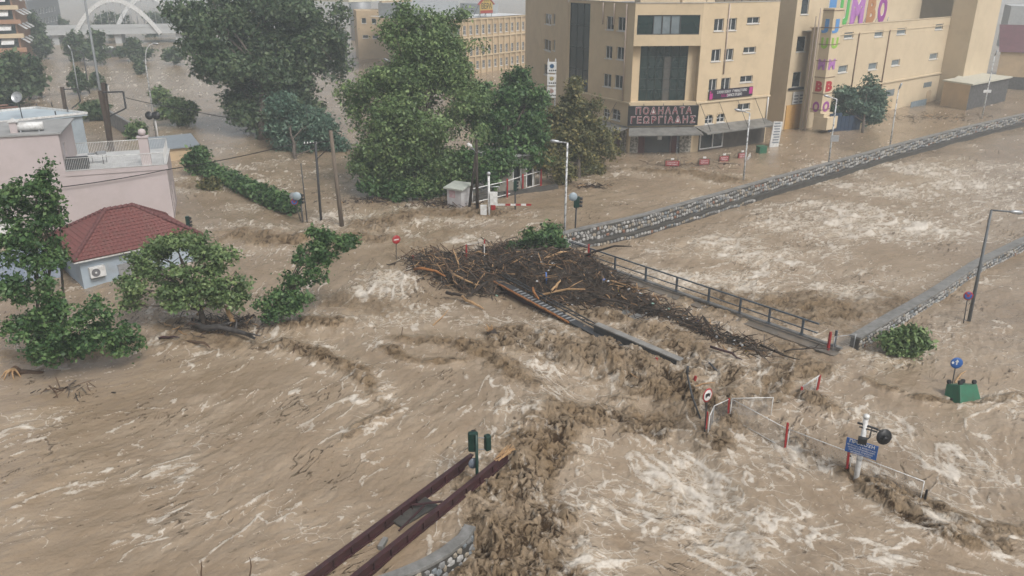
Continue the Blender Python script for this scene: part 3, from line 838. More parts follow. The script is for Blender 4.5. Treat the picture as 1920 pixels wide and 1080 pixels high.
def window(root, F, r, kind='double', glass=None, frame=None, depth=.16, fw=.07, sill=True, bars=None):
    """window in an opening r: frame part with panes as pieces"""
    glass = glass or M_GLASS; frame = frame or M_FRAMEW
    x0, x1, z0, z1 = r; b = MB(); e = .004
    for a, c, p, q in ((x0 + e, x0 + fw, z0 + e, z1 - e), (x1 - fw, x1 - e, z0 + e, z1 - e), (x0 + fw, x1 - fw, z0 + e, z0 + fw), (x0 + fw, x1 - fw, z1 - fw, z1 - e)):
        F.slab(b, a, c, p, q, -depth - .05, -depth + .02)
    if kind in ('double', 'grid'): F.slab(b, (x0 + x1) / 2 - fw * .7, (x0 + x1) / 2 + fw * .7, z0 + fw, z1 - fw, -depth - .05, -depth + .03)
    if kind == 'grid': F.slab(b, x0 + fw, x1 - fw, (z0 + z1) / 2 - .03, (z0 + z1) / 2 + .03, -depth - .05, -depth + .012)
    if sill: F.slab(b, x0 - .06, x1 + .06, z0 - .09, z0 - .003, -.10, .09)
    o = P(b, 'window', frame, root)
    b = MB()
    n = 2 if kind in ('double', 'grid') else 1
    for k in range(n):
        a = x0 + fw + (x1 - x0 - 2 * fw) * k / n; c = x0 + fw + (x1 - x0 - 2 * fw) * (k + 1) / n
        b = MB(); F.slab(b, a + .005, c - .005, z0 + fw, z1 - fw, -depth - .04, -depth - .02); P(b, 'pane', glass, root, parent=o)
    return o
def text_mesh(txt, size, extrude=.01, offset=0.0, align='CENTER', spacing=1.0, font_scale_x=1.0):
    c = bpy.data.curves.new('lettering', 'FONT'); c.body = txt; c.size = size; c.extrude = extrude; c.offset = offset
    c.align_x = align; c.align_y = 'CENTER'; c.resolution_u = 3; c.space_character = spacing; c.space_line = .95
    o = bpy.data.objects.new('tmp', c); COL.objects.link(o)
    dg = bpy.context.evaluated_depsgraph_get(); me = bpy.data.meshes.new_from_object(o.evaluated_get(dg))
    bpy.data.objects.remove(o); bpy.data.curves.remove(c)
    if font_scale_x != 1.0: me.transform(Matrix.Diagonal((font_scale_x, 1, 1, 1)))
    return me
def lettering(root, F, x, z, txt, size, m, out=.03, fit=None, offset=0.0, name='lettering', spacing=1.0, rot=0.0, parent=None):
    me = text_mesh(txt, size, .012, offset, spacing=spacing)
    xs = [v.co.x for v in me.vertices]; wdt = max(xs) - min(xs)
    if fit: me.transform(Matrix.Diagonal((fit / wdt, 1, 1, 1)))
    me.materials.append(m)
    o = bpy.data.objects.new(name, me); COL.objects.link(o); o.parent = parent or root
    o.rotation_euler = (math.pi / 2, rot, F.rz); o.location = F.at(x, z, out) - root.location
    return o

# ---- the yellow corner building with the bicycle shop
ZG, ZR = 5.75, 16.7
cL2, cL1, cR1, cR2 = G(1063, 168, ZG), G(1182, 194.6, ZG), G(1305, 193.2, ZG), G(1443, 179, ZG)
shop = thing('corner_building', 'cream yellow corner building with tall green glass bay and bicycle shop sign', 'building', (cL1.x, cL1.y, 0))
FL, FC, FR = Face(cL2, cL1), Face(cL1, cR1), Face(cR1, cR2)
# left wing
wl_ = [FL.rect(1137, 30.5, 1151, 56), FL.rect(1158, 32, 1173, 58), FL.rect(1135, 86, 1148, 110), FL.rect(1156, 88, 1170, 112), FL.rect(1131, 138.5, 1146, 163), FL.rect(1152, 141, 1168, 166)]
arl = [FL.rect(1147, 205, 1163, 225), FL.rect(1131, 204, 1143, 220)]
gls = (0.3, FL.hit(1106, 100)[0] - .2, 5.95, ZR - .3)
b = MB(); FL.wall(b, 0, FL.L, -1.2, ZR, wl_ + arl + [gls], .20)
# centre
upw = FC.rect(1199, 28, 1320, 65); upw = (.3, FC.L - .3, upw[2], upw[3])
bay = (1.15, FC.L - 1.15, 5.95, 12.1); rec = (.0, FC.L, 5.95, 12.15)
FCb = Face(FC.at(0, 0, -1.0), FC.at(FC.L, 0, -1.0))
FC.wall(b, 0, FC.L, 12.15, ZR, [upw], .15)
FC.wall(b, 0, FC.L, -1.2, 5.9, [(.25, FC.L - .25, -1.2, 2.4)], .4)
FCb.wall(b, 0, FC.L, 5.9, 12.15, [bay], .12)
for x in (0, FC.L):
    b.add([FC.at(x, 5.9), FC.at(x, 5.9, -1), FC.at(x, 12.15, -1), FC.at(x, 12.15)], [(0, 1, 2, 3)])
b.add([FC.at(0, 12.15), FC.at(FC.L, 12.15), FC.at(FC.L, 12.15, -1), FC.at(0, 12.15, -1)], [(0, 1, 2, 3)])
b.add([FC.at(0, 5.9), FC.at(FC.L, 5.9), FC.at(FC.L, 5.9, -1), FC.at(0, 5.9, -1)], [(0, 1, 2, 3)])
# right wing
wr = [FR.rect(1339, 35, 1357, 58), FR.rect(1363, 34, 1381, 57), FR.rect(1334, 92.5, 1351, 115), FR.rect(1358, 91.5, 1375, 113), FR.rect(1329, 148, 1344, 170), FR.rect(1352, 146, 1369, 168)]
ws = [FR.rect(1401, 32, 1424, 44), FR.rect(1394, 88, 1417, 99), FR.rect(1388, 142, 1411, 154), FR.rect(1383, 194, 1406, 206)]
ar = [FR.rect(1322, 216, 1337, 232), FR.rect(1344, 213.5, 1359, 229)]
FR.wall(b, 0, FR.L, -1.2, ZR, wr + ws + ar, .20)
# flank towards the alley and the back
back = [FR.at(FR.L, 0, -16), FL.at(0, 0, -14)]
q0, q1 = FR.at(FR.L, 0), back[0]
b.add([Vector((q0.x, q0.y, -1.2)), Vector((q1.x, q1.y, -1.2)), Vector((q1.x, q1.y, ZR)), Vector((q0.x, q0.y, ZR))], [(0, 1, 2, 3)])
q0, q1 = back[1], FL.at(0, 0)
b.add([Vector((q0.x, q0.y, -1.2)), Vector((q1.x, q1.y, -1.2)), Vector((q1.x, q1.y, ZR)), Vector((q0.x, q0.y, ZR))], [(0, 1, 2, 3)])
P(b, 'wall', M_CREAM, shop)
b = MB(); ring = [FL.at(0, 0, -.3), FL.at(FL.L, 0, -.3), FC.at(FC.L, 0, -.3), FR.at(FR.L, 0, -.3), back[0], back[1]]
b.add([Vector((p.x, p.y, ZR - .45)) for p in ring], [tuple(range(6))]); P(b, 'roof', M_ROOFG, shop)
b = MB()
for F in (FL, FC, FR): F.slab(b, 0, F.L, ZR, ZR + .08, -.30, .06)
P(b, 'parapet_cap', mat('parapet_cap', (.42, .40, .36), (.33, .31, .28), scale=1), shop)
for r in wl_ + wr: window(shop, FL if r in wl_ else FR, r)
for r in ws: window(shop, FR, r)
for r in arl: window(shop, FL, r, 'grid')
for r in ar: window(shop, FR, r, 'grid')
# small arch heads over the ground-floor windows
for F, rs in ((FL, arl), (FR, ar)):
    for r in rs:
        b = MB(); xc = (r[0] + r[1]) / 2; w = (r[1] - r[0]) / 2
        for k in range(6):
            a0, a1 = math.pi * k / 6, math.pi * (k + 1) / 6
            F.slab(b, xc + w * 1.05 * math.cos((a0 + a1) / 2) - .14, xc + w * 1.05 * math.cos((a0 + a1) / 2) + .14, r[3] - .28 + .42 * math.sin((a0 + a1) / 2) - .06, r[3] - .28 + .42 * math.sin((a0 + a1) / 2) + .08, .0, .05)
        P(b, 'arch_moulding', M_CREAM, shop)
# glass stair strip on the left wing, four storeys of panes
b = MB()
for k in range(5):
    z = gls[2] + (gls[3] - gls[2]) * k / 4
    FL.slab(b, gls[0], gls[1], z - .05, z + .05, -.18, -.06)
for k in range(4):
    x = gls[0] + (gls[1] - gls[0]) * k / 3; FL.slab(b, x - .04, x + .04, gls[2], gls[3], -.18, -.055)
o = P(b, 'stair_glazing', M_DARKST, shop)
for k in range(4):
    for j in range(3):
        z0, z1 = [gls[2] + (gls[3] - gls[2]) * q / 4 for q in (k, k + 1)]; x0, x1 = [gls[0] + (gls[1] - gls[0]) * q / 3 for q in (j, j + 1)]
        b = MB(); FL.slab(b, x0 + .045, x1 - .045, z0 + .055, z1 - .055, -.16, -.13)
        P(b, 'pane', M_GLASSG, shop, parent=o)
# centre bay glazing
b = MB(); nx, nz = 6, 5
for k in range(nx + 1):
    x = bay[0] + (bay[1] - bay[0]) * k / nx; FCb.slab(b, x - .05, x + .05, bay[2], bay[3], -.10, .03)
for k in range(nz + 1):
    z = bay[2] + (bay[3] - bay[2]) * k / nz; FCb.slab(b, bay[0], bay[1], z - .03, z + .03, -.10, .0)
o = P(b, 'bay_glazing', mat('dark_green_frame', (.02, .032, .030), (.014, .022, .021), rough=.4), shop)
for k in range(nx):
    for j in range(nz):
        x0, x1 = [bay[0] + (bay[1] - bay[0]) * q / nx for q in (k, k + 1)]; z0, z1 = [bay[2] + (bay[3] - bay[2]) * q / nz for q in (j, j + 1)]
        b = MB(); FCb.slab(b, x0 + .052, x1 - .052, z0 + .032, z1 - .032, -.08 - .01 * ((k * 7 + j * 3) % 3), -.05 - .01 * ((k * 7 + j * 3) % 3))
        P(b, 'pane', mat('bay_blind', (.10, .095, .085), (.07, .066, .06), rough=.2, spec=.7) if (k == 3 and j < 3) or (k, j) in ((3, 3),) else M_GLASSG, shop, parent=o)
# ribbon window on the top floor
b = MB(); parts_x = [upw[0], upw[0] + (upw[1] - upw[0]) * .26, *[upw[0] + (upw[1] - upw[0]) * q for q in (.40, .54, .69)], upw[1]]
for x in parts_x: FC.slab(b, x - .05, x + .05, upw[2], upw[3], -.16, -.02)
for z in (upw[2] + .05, upw[3] - .05): FC.slab(b, upw[0], upw[1], z - .05, z + .05, -.16, -.03)
o = P(b, 'ribbon_window', M_DARKST, shop)
for k in range(5):
    b = MB(); FC.slab(b, parts_x[k] + .055, parts_x[k + 1] - .055, upw[2] + .1, upw[3] - .1, -.13, -.10)
    P(b, 'pane', M_GLASSL if k in (1, 2, 3) else M_GLASSG, shop, parent=o)
# gutter line, down pipes
for F in (FL, FR): b = MB(); F.slab(b, 0, F.L, 5.66, 5.86, .0, .16); P(b, 'gutter', M_CREAM2, shop)
for F, x, z0, z1, m in ((FL, FL.hit(1174.5, 60)[0], 5.9, 16.6, M_PIPE), (FL, FL.hit(1153, 20)[0], 14.2, 16.6, M_PIPE), (FL, FL.hit(1132, 20)[0], 14.2, 16.6, M_PIPE), (FR, FR.hit(1361, 80)[0], 8.8, 16.6, M_PIPE), (FR, FR.L - .3, 2.6, 5.6, M_FRAMEW)):
    b = MB(); b.tube([F.at(x, z0, .10), F.at(x, z1, .10)], .085, 8); P(b, 'drainpipe', m, shop)
# canopy over the shop front with stay rods
def canopy_part(F, x0, x1, name):
    b = MB(); c0, c1 = F.at(x0, 3.05, .02), F.at(x1, 3.05, .02)
    e0, e1 = F.at(x0 - (.5 if F is FC else 0), 2.55, 2.3), F.at(x1 + (.5 if F is FC else 0), 2.55, 2.3)
    d = Vector((0, 0, -.14)); v = [c0, c1, e1, e0]; v += [q + d for q in v]
    b.add(v, [(3, 2, 1, 0), (4, 5, 6, 7), (0, 1, 5, 4), (1, 2, 6, 5), (2, 3, 7, 6), (3, 0, 4, 7)]); return P(b, name, M_CANOPY, shop)
canopy_part(FC, 0, FC.L, 'canopy'); canopy_part(FL, FL.L - 6.5, FL.L - .02, 'canopy'); canopy_part(FR, .02, FR.L - .5, 'canopy')
for F, xs in ((FL, (FL.L - 5, FL.L - 2.6)), (FR, (.6, 3.6, 6.6, 9.5))):
    for x in xs:
        b = MB(); b.tube([F.at(x, 5.6, .1), F.at(x + .15, 2.72, 2.0)], .03, 5); P(b, 'stay_rod', M_DARKST, shop)
# ground-floor shop front
b = MB()
for x0, x1 in ((.2, 1.15), (FC.L - 1.6, FC.L - .25)): b = MB(); FC.slab(b, x0, x1, -1.2, 2.4, -.35, .1); P(b, 'stone_cladding', M_RUBBLE, shop)
for x0, x1 in ((FL.L - 1.5, FL.L - .4), (FL.L - 3.6, FL.L - 2.4)): b = MB(); FL.slab(b, x0, x1, -1.2, 2.6, .0, .15); P(b, 'stone_cladding', M_RUBBLE, shop)
b = MB(); FC.slab(b, 2.0, 5.0, -1.2, 2.25, -.30, -.2)
o = P(b, 'shop_window', M_GLASS, shop)
b = MB()
for x in (1.9, 5.0): FC.slab(b, x, x + .1, -1.2, 2.3, -.3, -.14)
FC.slab(b, 1.9, 5.1, 2.25, 2.36, -.3, -.14); P(b, 'shop_frame', M_DKRED, shop)
b = MB(); FC.slab(b, 3.5, 4.0, 1.5, 1.9, -.199, -.18); P(b, 'paper_notice', M_FRAMEW, shop)
b = MB(); FC.slab(b, 1.2, 1.85, -1.2, 2.4, -.36, -.1); FC.slab(b, 5.2, 5.8, -1.2, 2.4, -.36, -.1); FL.slab(b, FL.L - 2.3, FL.L - 1.6, -1.2, 2.6, .0, .08); P(b, 'side_panel', M_DKRED, shop)
# dark ground floor of the right wing with a white-framed display window
b = MB(); FR.slab(b, .9, FR.L - .2, -1.2, 2.5, .0, .06); P(b, 'dark_plinth', mat('dark_shop_base', (.10, .085, .07), (.06, .05, .042), scale=1), shop)
b = MB()
for x in (1.0, 3.0, 4.6): FR.slab(b, x, x + .12, .2, 2.4, .06, .16)
for z in (.2, 2.3): FR.slab(b, 1.0, 4.72, z, z + .12, .06, .15)
o = P(b, 'display_window', M_FRAMEW, shop)
for x in (1.14, 3.14):
    b = MB(); FR.slab(b, x, x + (1.82 if x < 2 else 1.42), .34, 2.28, .07, .10); P(b, 'pane', M_GLASS, shop, parent=o)
# alley wall, roof boxes
b = MB(); b.box(FR.at(2, ZR + .3, -5), (5, 4, 2.2), FR.rz); P(b, 'roof_hut', M_CREAM2, shop)
b = MB(); b.box(FC.at(3, ZR + .15, -2.5), (4.5, 3, 1.3), FC.rz); P(b, 'stair_hut', M_CREAM2, shop)
b = MB()
for k in range(9): b.box(FR.at(.6 + k * 1.35, ZR + .55, -.25), (.05, .05, .9), FR.rz)
b.tube([FR.at(.5, ZR + 1.0, -.25), FR.at(FR.L - .4, ZR + 1.0, -.25)], .03, 5); P(b, 'roof_railing', M_DARKST, shop)

# shop sign ΠΟΔΗΛΑΤΑ ΓΕΩΡΓΙΑΔΗΣ
sg = thing('shop_sign', 'large black shop sign with red Greek letters outlined in white over the canopy', 'sign', FC.at(FC.L / 2, 4.3, .1))
x0, x1, z0, z1 = FC.rect(1176, 199, 1314, 234); SW = FC.L + .55
FS = Face(FC.at(-.28, 0, .35), FC.at(FC.L + .28, 0, .35))
b = MB(); FS.slab(b, 0, FS.L, 3.25, 5.55, -.12, .0); P(b, 'board', M_BLACK, sg, bevel=.02)
b = MB()
for z in (3.27, 5.47): FS.slab(b, 0, FS.L, z, z + .06, .001, .03)
P(b, 'rim', M_DARKST, sg)
M_LETR = mat('dark_red_letter', (.20, .012, .020), (.15, .010, .016), rough=.4); M_LETW = mat('white_letter', (.72, .72, .71), (.66, .66, .65), rough=.5)
for z, s, wdt in (('ΠΟΔΗΛΑΤΑ', 4.92, .80), ('ΓΕΩΡΓΙΑΔΗΣ', 3.87, .92)):
    lettering(sg, FS, FS.L / 2, s, z, 1.08, M_LETW, .010, FS.L * wdt, .034, 'letter_outline', 1.3)
    lettering(sg, FS, FS.L / 2, s, z, 1.08, M_LETR, .034, FS.L * wdt * .988, .004, 'letters', 1.3)
for x in (FS.L * .22, FS.L * .5, FS.L * .78):
    b = MB(); b.tube([FS.at(x, 5.55, -.05), FS.at(x, 5.75, -.25)], .04, 6); P(b, 'bracket', M_DARKST, sg)
# dance school banner
xa, za = FR.hit(1327, 182); xb, zb = FR.hit(1409, 171)
bn = thing('banner', 'dark banner of a dance school with white and magenta print on the right wing', 'sign', FR.at((xa + xb) / 2, 6.6, .1))
b = MB(); FR.slab(b, xa, xb, 6.0, 7.1, .12, .2); P(b, 'board', mat('banner_dark', (.030, .020, .034), (.022, .016, .026), rough=.5), bn)
b = MB(); FR.slab(b, xa + .08, xa + .55, 6.02, 6.7, .201, .215); FR.slab(b, xb - .6, xb - .05, 6.25, 7.05, .201, .215); FR.slab(b, xa + .1, xa + .3, 6.75, 6.95, .201, .212); P(b, 'magenta_print', mat('magenta_print', (.45, .025, .22), (.36, .02, .17), rough=.5), bn)
lettering(bn, FR, xa + (xb - xa) * .33, 6.75, 'ΣΧΟΛΗ ΧΟΡΟΥ', .42, M_LETW, .21, (xb - xa) * .31)
lettering(bn, FR, xa + (xb - xa) * .69, 6.75, 'ΓΥΜΝΑΣΤΗΡΙΟ', .42, M_LETW, .21, (xb - xa) * .33)
lettering(bn, FR, (xa + xb) / 2 + .55, 6.32, 'DANCE STUDIO', .46, M_LETW, .21, (xb - xa) * .34)
lettering(bn, FR, (xa + xb) / 2 - 1.1, 6.32, 'SELF', .42, MATS['magenta_print'], .21, (xb - xa) * .15)
# left continuation of the building behind the trees
ly0 = FL.at(-.02, 0, -.02)
FX = Face(G(985, 150, 4.0) + Vector((0, 3, 0)), ly0 + Vector((-.05, .3, 0)))
ext = thing('apartment_wing', 'cream yellow left wing behind the trees, next to the green glass strip', 'building', (FX.O.x, FX.O.y, 0))
we = [FX.rect(1022, 26, 1034, 46), FX.rect(1020, 74.5, 1033, 95), FX.rect(1020, 121, 1029, 141), FX.rect(1037, 26, 1041, 46), FX.rect(1037, 75, 1041, 95)]
b = MB(); FX.wall(b, 0, FX.L, -1.2, ZR, we, .2)
q0, q1 = FX.at(0, 0), FX.at(0, 0, -12)
b.add([Vector((q1.x, q1.y, -1.2)), Vector((q0.x, q0.y, -1.2)), Vector((q0.x, q0.y, ZR)), Vector((q1.x, q1.y, ZR))], [(0, 1, 2, 3)])
P(b, 'wall', M_CREAM, ext)
b = MB(); b.add([FX.at(0, ZR - .3, -.2), FX.at(FX.L, ZR - .3, -.2), FX.at(FX.L, ZR - .3, -12), FX.at(0, ZR - .3, -12)], [(0, 1, 2, 3)]); P(b, 'roof', M_ROOFG, ext)
for r in we: window(ext, FX, r, 'double' if r[1] - r[0] > .8 else 'single')
F2 = Face(FX.at(-2.6, 0, -1.6), FX.at(-.02, 0, -1.6))
b = MB(); w2 = [(.3, 2.3, ZT(F2.O.y, 46), ZT(F2.O.y, 18)), (1.3, 2.3, 3.0, ZT(F2.O.y, 66))]
F2.wall(b, 0, F2.L, -1.2, ZR - .2, w2, .15); 
b.add([F2.at(0, -1.2, -10), F2.at(0, -1.2), F2.at(0, ZR - .2), F2.at(0, ZR - .2, -10)], [(0, 1, 2, 3)]); P(b, 'stair_bay', M_CREAM, ext)
window(ext, F2, w2[0], 'double', M_GLASSG, M_DARKST, .1); window(ext, F2, w2[1], 'double', M_GLASSG, M_DARKST, .1)
# white stacked sign pillar in front of it
bp = G(1031, 245); pl_y = bp.y
sp = thing('sign_pillar', 'tall white stacked sign pillar standing among the trees before the yellow wing', 'sign', AT(1034, 170, 92) * 1)
sp.location.z = 0
zt = ZT(92, 110)
b = MB(); b.tube([(-.4, 0, -1), (-.4, 0, zt)], .06, 6); b.tube([(.4, 0, -1), (.4, 0, zt)], .06, 6); b.build('posts', M_GALV, sp)
for k, (ca, cb) in enumerate((((.03, .12, .25), (.02, .03, .05)), ((.45, .22, .10), (.10, .22, .08)), ((.45, .10, .05), (.10, .30, .30)))):
    b = MB(); z = zt - .9 - k * 1.35; b.b6(-.5, .5, -.12, .12, z - .62, z + .55); o = b.build('box_sign', M_WHITE, sp, bevel=.02)
    b = MB(); b.lathe([(.24, 0), (.24, .015)], (0, -.122, z + .12), 12, M=Matrix.Rotation(math.pi / 2, 3, 'X')); b.build('emblem', mat('emblem_%d' % k, ca, cb, scale=8), o)
    b = MB(); [b.b6(-.32 + q * .22, -.18 + q * .22, -.135, -.121, z - .42, z - .28) for q in range(4)]; b.build('print', M_BLACK, o)

# ---- the big yellow store to the right with the tower and painted chute
ZC = 13.15
sA, sB = G(1560, 49.8, ZC), G(1783, 32.2, ZC)
store = thing('store_building', 'large pale yellow store with rows of small windows and coloured bubble letters', 'building', (sA.x, sA.y, 0))
FA = Face(sA + (sA - sB).normalized() * 5, sB)
sw = [FA.rect(1583, 60.5, 1600, 72), FA.rect(1640, 57, 1656, 69), FA.rect(1682, 52.5, 1699, 64.5), FA.rect(1754, 45, 1768, 55.5),
      FA.rect(1572, 123, 1589, 136), FA.rect(1628.5, 118, 1644.5, 130.5), FA.rect(1672, 112, 1687, 123), FA.rect(1743, 100, 1758, 111)]
b = MB(); FA.wall(b, 0, FA.L, -1.2, ZC, sw, .22)
cn = FA.at(FA.L, 0); FB = Face(cn, cn + FA.N * 3.2 + FA.D * .01)     # return wall towards the viewer
FB = Face(cn + FA.N * 0.0, cn + FA.N * 3.6)
FD = Face(cn + FA.N * 3.6, cn + FA.N * 3.6 + FA.D * 9.5)
b2 = MB()
q = cn + FA.N * 3.6
b2.add([cn + Vector((0, 0, -1.2)), q + Vector((0, 0, -1.2)), q + Vector((0, 0, 24)), cn + Vector((0, 0, 24))], [(3, 2, 1, 0), (0, 1, 2, 3)][:1])
FD.wall(b2, 0, FD.L, -1.2, 24, (), .2)
e = FD.at(FD.L, 0)
b2.add([e + Vector((0, 0, -1.2)), e - FA.N * 16 + Vector((0, 0, -1.2)), e - FA.N * 16 + Vector((0, 0, 24)), e + Vector((0, 0, 24))], [(0, 1, 2, 3)])
b2.add([q + Vector((0, 0, 24)), e + Vector((0, 0, 24)), e - FA.N * 16 + Vector((0, 0, 24)), cn - FA.N * 13 + Vector((0, 0, 24))], [(0, 1, 2, 3)])
P(b, 'wall', M_CREAM2, store); P(b2, 'corner_block', M_CREAM2, store)
b = MB(); FA.wall(b, 0, FA.L, -1.2, .01, ()); 
b = MB(); b.add([FA.at(0, ZC - .4, -.25), FA.at(FA.L, ZC - .4, -.25), FA.at(FA.L, ZC - .4, -14), FA.at(0, ZC - .4, -14)], [(0, 1, 2, 3)]); P(b, 'roof', M_ROOFG, store)
b = MB(); FA.slab(b, 0, FA.L, ZC, ZC + .1, -.3, .08); FA.slab(b, 4.2, FA.L, ZC - 1.25, ZC - 1.12, .0, .08); P(b, 'coping', M_CREAM2, store)
# set-back upper storey
b = MB(); FU = Face(FA.at(0, 0, -5), FA.at(FA.L, 0, -5)); FU.wall(b, 0, FU.L, ZC - .4, 22, ()); P(b, 'upper_wall', M_CREAM2, store)
for r in sw: window(store, FA, r, 'single', M_GLASSL, fw=.10)
for px in (1605, 1661):
    x = FA.hit(px, 100)[0]; b = MB(); b.tube([FA.at(x, -.5, .1), FA.at(x, ZC - 1.1, .1)], .09, 6); P(b, 'drainpipe', mat('brown_pipe', (.22, .15, .10), (.17, .115, .08)), store)
# lower storey cornice and arched doors
b = MB(); x0 = FA.hit(1548, 175)[0]
FA.slab(b, x0, FA.L - .05, 4.35, 4.55, .0, .22); P(b, 'cornice', M_CREAM2, store)
for px in (1666, 1736):
    x = FA.hit(px, 205)[0]; b = MB(); FA.slab(b, x - .8, x + .8, -1.2, 1.5, .0, .05)
    b.prism([(math.cos(a) * .8, math.sin(a) * .5) for a in [math.pi * k / 8 for k in range(9)]], FA.at(x, 1.5, .0), FA.D, (0, 0, 1), FA.N * .05)
    P(b, 'arched_door', M_SAND, store)
for px0, px1, py0, py1 in ((1660, 1676, 168, 180), (1732, 1746, 154, 163)):
    r = FA.rect(px0, py0, px1, py1); b = MB(); FA.slab(b, r[0], r[1], r[2], r[3], .0, .05); P(b, 'low_window', M_GLASSL, store)
x0 = FA.hit(1695, 205)[0]
for k in range(6):
    b = MB(); FA.slab(b, x0 + k * .9, x0 + k * .9 + .84, -1.2, .9, .9, .98); P(b, 'hoarding_panel', mat('blue_grey_sheet', (.20, .25, .29), (.14, .18, .21), rough=.4, scale=2), store)
# bubble letters JUMBO on the roof
cols = {'J': (.10, .27, .55), 'U': (.10, .42, .10), 'M': (.42, .17, .46), 'B': (.42, .20, .09), 'O': (.30, .06, .28), 'G': (.28, .50, .06), 'R': (.42, .03, .04)}
def paint(k): return mat('paint_' + k, cols[k], tuple(c * .85 for c in cols[k]), rough=.45)
rs = thing('roof_letters', 'big blue, green, violet, brown and purple bubble letters standing on the store roof', 'sign', FA.at(9, ZC, -.6))
xs = [FA.hit(px, 20)[0] for px in (1560, 1582, 1609, 1636, 1655)]
FLt = Face(FA.at(0, 0, -.8), FA.at(FA.L, 0, -.8))
for ch, px, w in zip('JUMBO', (1561, 1584, 1609, 1634, 1655), (3.0, 2.5, 3.6, 2.6, 2.6)):
    x = FLt.hit(px, 15)[0]
    lettering(rs, FLt, x, ZC + 1.55, ch, 4.6, M_LETW, -.03, w * 1.04, .36, 'letter_rim')
    lettering(rs, FLt, x, ZC + 1.55, ch, 4.6, paint(ch), .02, w, .28, 'letter')
b = MB()
for k in range(9): x = FLt.hit(1580 + k * 11, 30)[0]; b.tube([FLt.at(x, ZC - .3, -.3), FLt.at(x, ZC + .6, -.1)], .05, 5)
P(b, 'supports', M_GALV, rs)
# tower with three windows
tA = G(1466, 243, 0); tw = thing('tower_block', 'narrow pale yellow tower with three tall windows between shop and store', 'building', tA)
FT = Face(tA, tA + FR.D * 5.6)
tw_r = [FT.rect(1503, -6, 1517, 27), FT.rect(1494, 68, 1511, 97), FT.rect(1486, 135, 1502, 163)]
tw_r = [(r[0], max(r[1], r[0] + .9), r[2], r[3]) for r in tw_r]
b = MB(); FT.wall(b, 0, FT.L, -1.2, 21.5, tw_r, .2)
for x, d in ((0, -1), (FT.L, 1)):
    v = [FT.at(x, -1.2), FT.at(x, -1.2, -9), FT.at(x, 21.5, -9), FT.at(x, 21.5)]; b.add(v, [(0, 1, 2, 3)])
P(b, 'wall', M_CREAM2, tw)
for r in tw_r: window(tw, FT, r, 'single', M_GLASS)
b = MB(); FT.slab(b, .3, 3.9, -1.2, 3.2, .0, .12); FT.slab(b, 1.9, 2.05, -1.2, 3.2, .12, .16); P(b, 'orange_board', mat('orange_board', (.56, .33, .11), (.50, .29, .095), rough=.6), tw)
b = MB(); FT.slab(b, 1.2, 4.8, 3.3, 4.9, .1, .2); o = P(b, 'notice_board', M_WHITE, tw)
b = MB()
for k in range(3):
    for j in range(3): FT.slab(b, 1.4 + k * 1.1, 2.2 + k * 1.1, 3.45 + j * .42, 3.65 + j * .42, .2, .21)
P(b, 'print', mat('notice_print', (.22, .24, .26), (.15, .16, .18)), tw, parent=o)
b = MB(); FT.slab(b, .2, 4.4, 5.2, 5.5, .1, .18); P(b, 'sign_strip', M_BLACK, tw)
# painted chute with letters on two faces
cA = G(1533, 250, 0)
ch = thing('painted_chute', 'yellow box chute climbing the store wall with coloured letters on two sides', 'chute', cA)
CW, CD = 2.3, 1.5
FCh = Face(cA, cA + FA.D * CW); FCs = Face(cA - FA.N * CD, cA)          # front and left-hand side
ztop = ZT(cA.y, 16)
b = MB(); b.box(FCh.at(CW / 2, (2.6 + ztop) / 2, -CD / 2), (CW, CD, ztop - 2.6), FCh.rz); P(b, 'shaft', M_CREAM2, ch)
b = MB(); b.box(FCh.at(CW / 2 + .1, 1.35, .15), (CW + .3, CD + .5, 1.6), FCh.rz); b.box(FCh.at(CW / 2, 2.35, -.2), (CW * .98, CD * .97, .5), FCh.rz); P(b, 'mouth_box', M_CREAM2, ch)
for k, z in enumerate(np.linspace(3.0, ztop - .3, 7)):
    b = MB(); FCh.slab(b, -.06, CW + .06, z, z + .09, .001, .05); FCs.slab(b, -.05, CD + .05, z, z + .09, .001, .05); P(b, 'band', mat('brown_pipe', (.2, .14, .1)), ch)
b = MB(); b.tube([FCs.at(-.35, -1, .05), FCs.at(-.35, ztop, .05)], .09, 6); P(b, 'frame_post', M_PIPE, ch)
b = MB(); b.tube([FCs.at(-.9, -1, .0), FCs.at(-.9, ztop - 1, .0)], .06, 6); P(b, 'frame_post', M_PIPE, ch)
for c_, k, pa in (('J', 'J', (1550, 47)), ('U', 'G', (1547, 82)), ('M', 'M', (1541, 122)), ('B', 'R', (1535, 163)), ('O', 'O', (1529, 201))):
    za = FCs.hit(*pa)[1]
    lettering(ch, FCs, CD / 2, za, c_, 1.7, paint(k), .02, .95, .09, 'letter'); lettering(ch, FCh, CW / 2, za, c_, 1.7, paint(k), .02, 1.6, .09, 'letter')
# blue hoarding beneath the chute
ha, hb = G(1552, 249), G(1612, 243)
hd = thing('hoarding', 'dark blue sheet hoarding standing in the water below the painted chute', 'hoarding', ha)
FH = Face(ha, hb)
for k in range(8):
    b = MB(); x = FH.L * k / 8; FH.slab(b, x, x + FH.L / 8 - .05, -1, 2.0 + (.5 if k < 3 else 0), -.05 - .03 * (k % 2), .0); P(b, 'sheet', mat('navy_sheet', (.028, .050, .090), (.018, .032, .06), rough=.45, scale=2), hd)
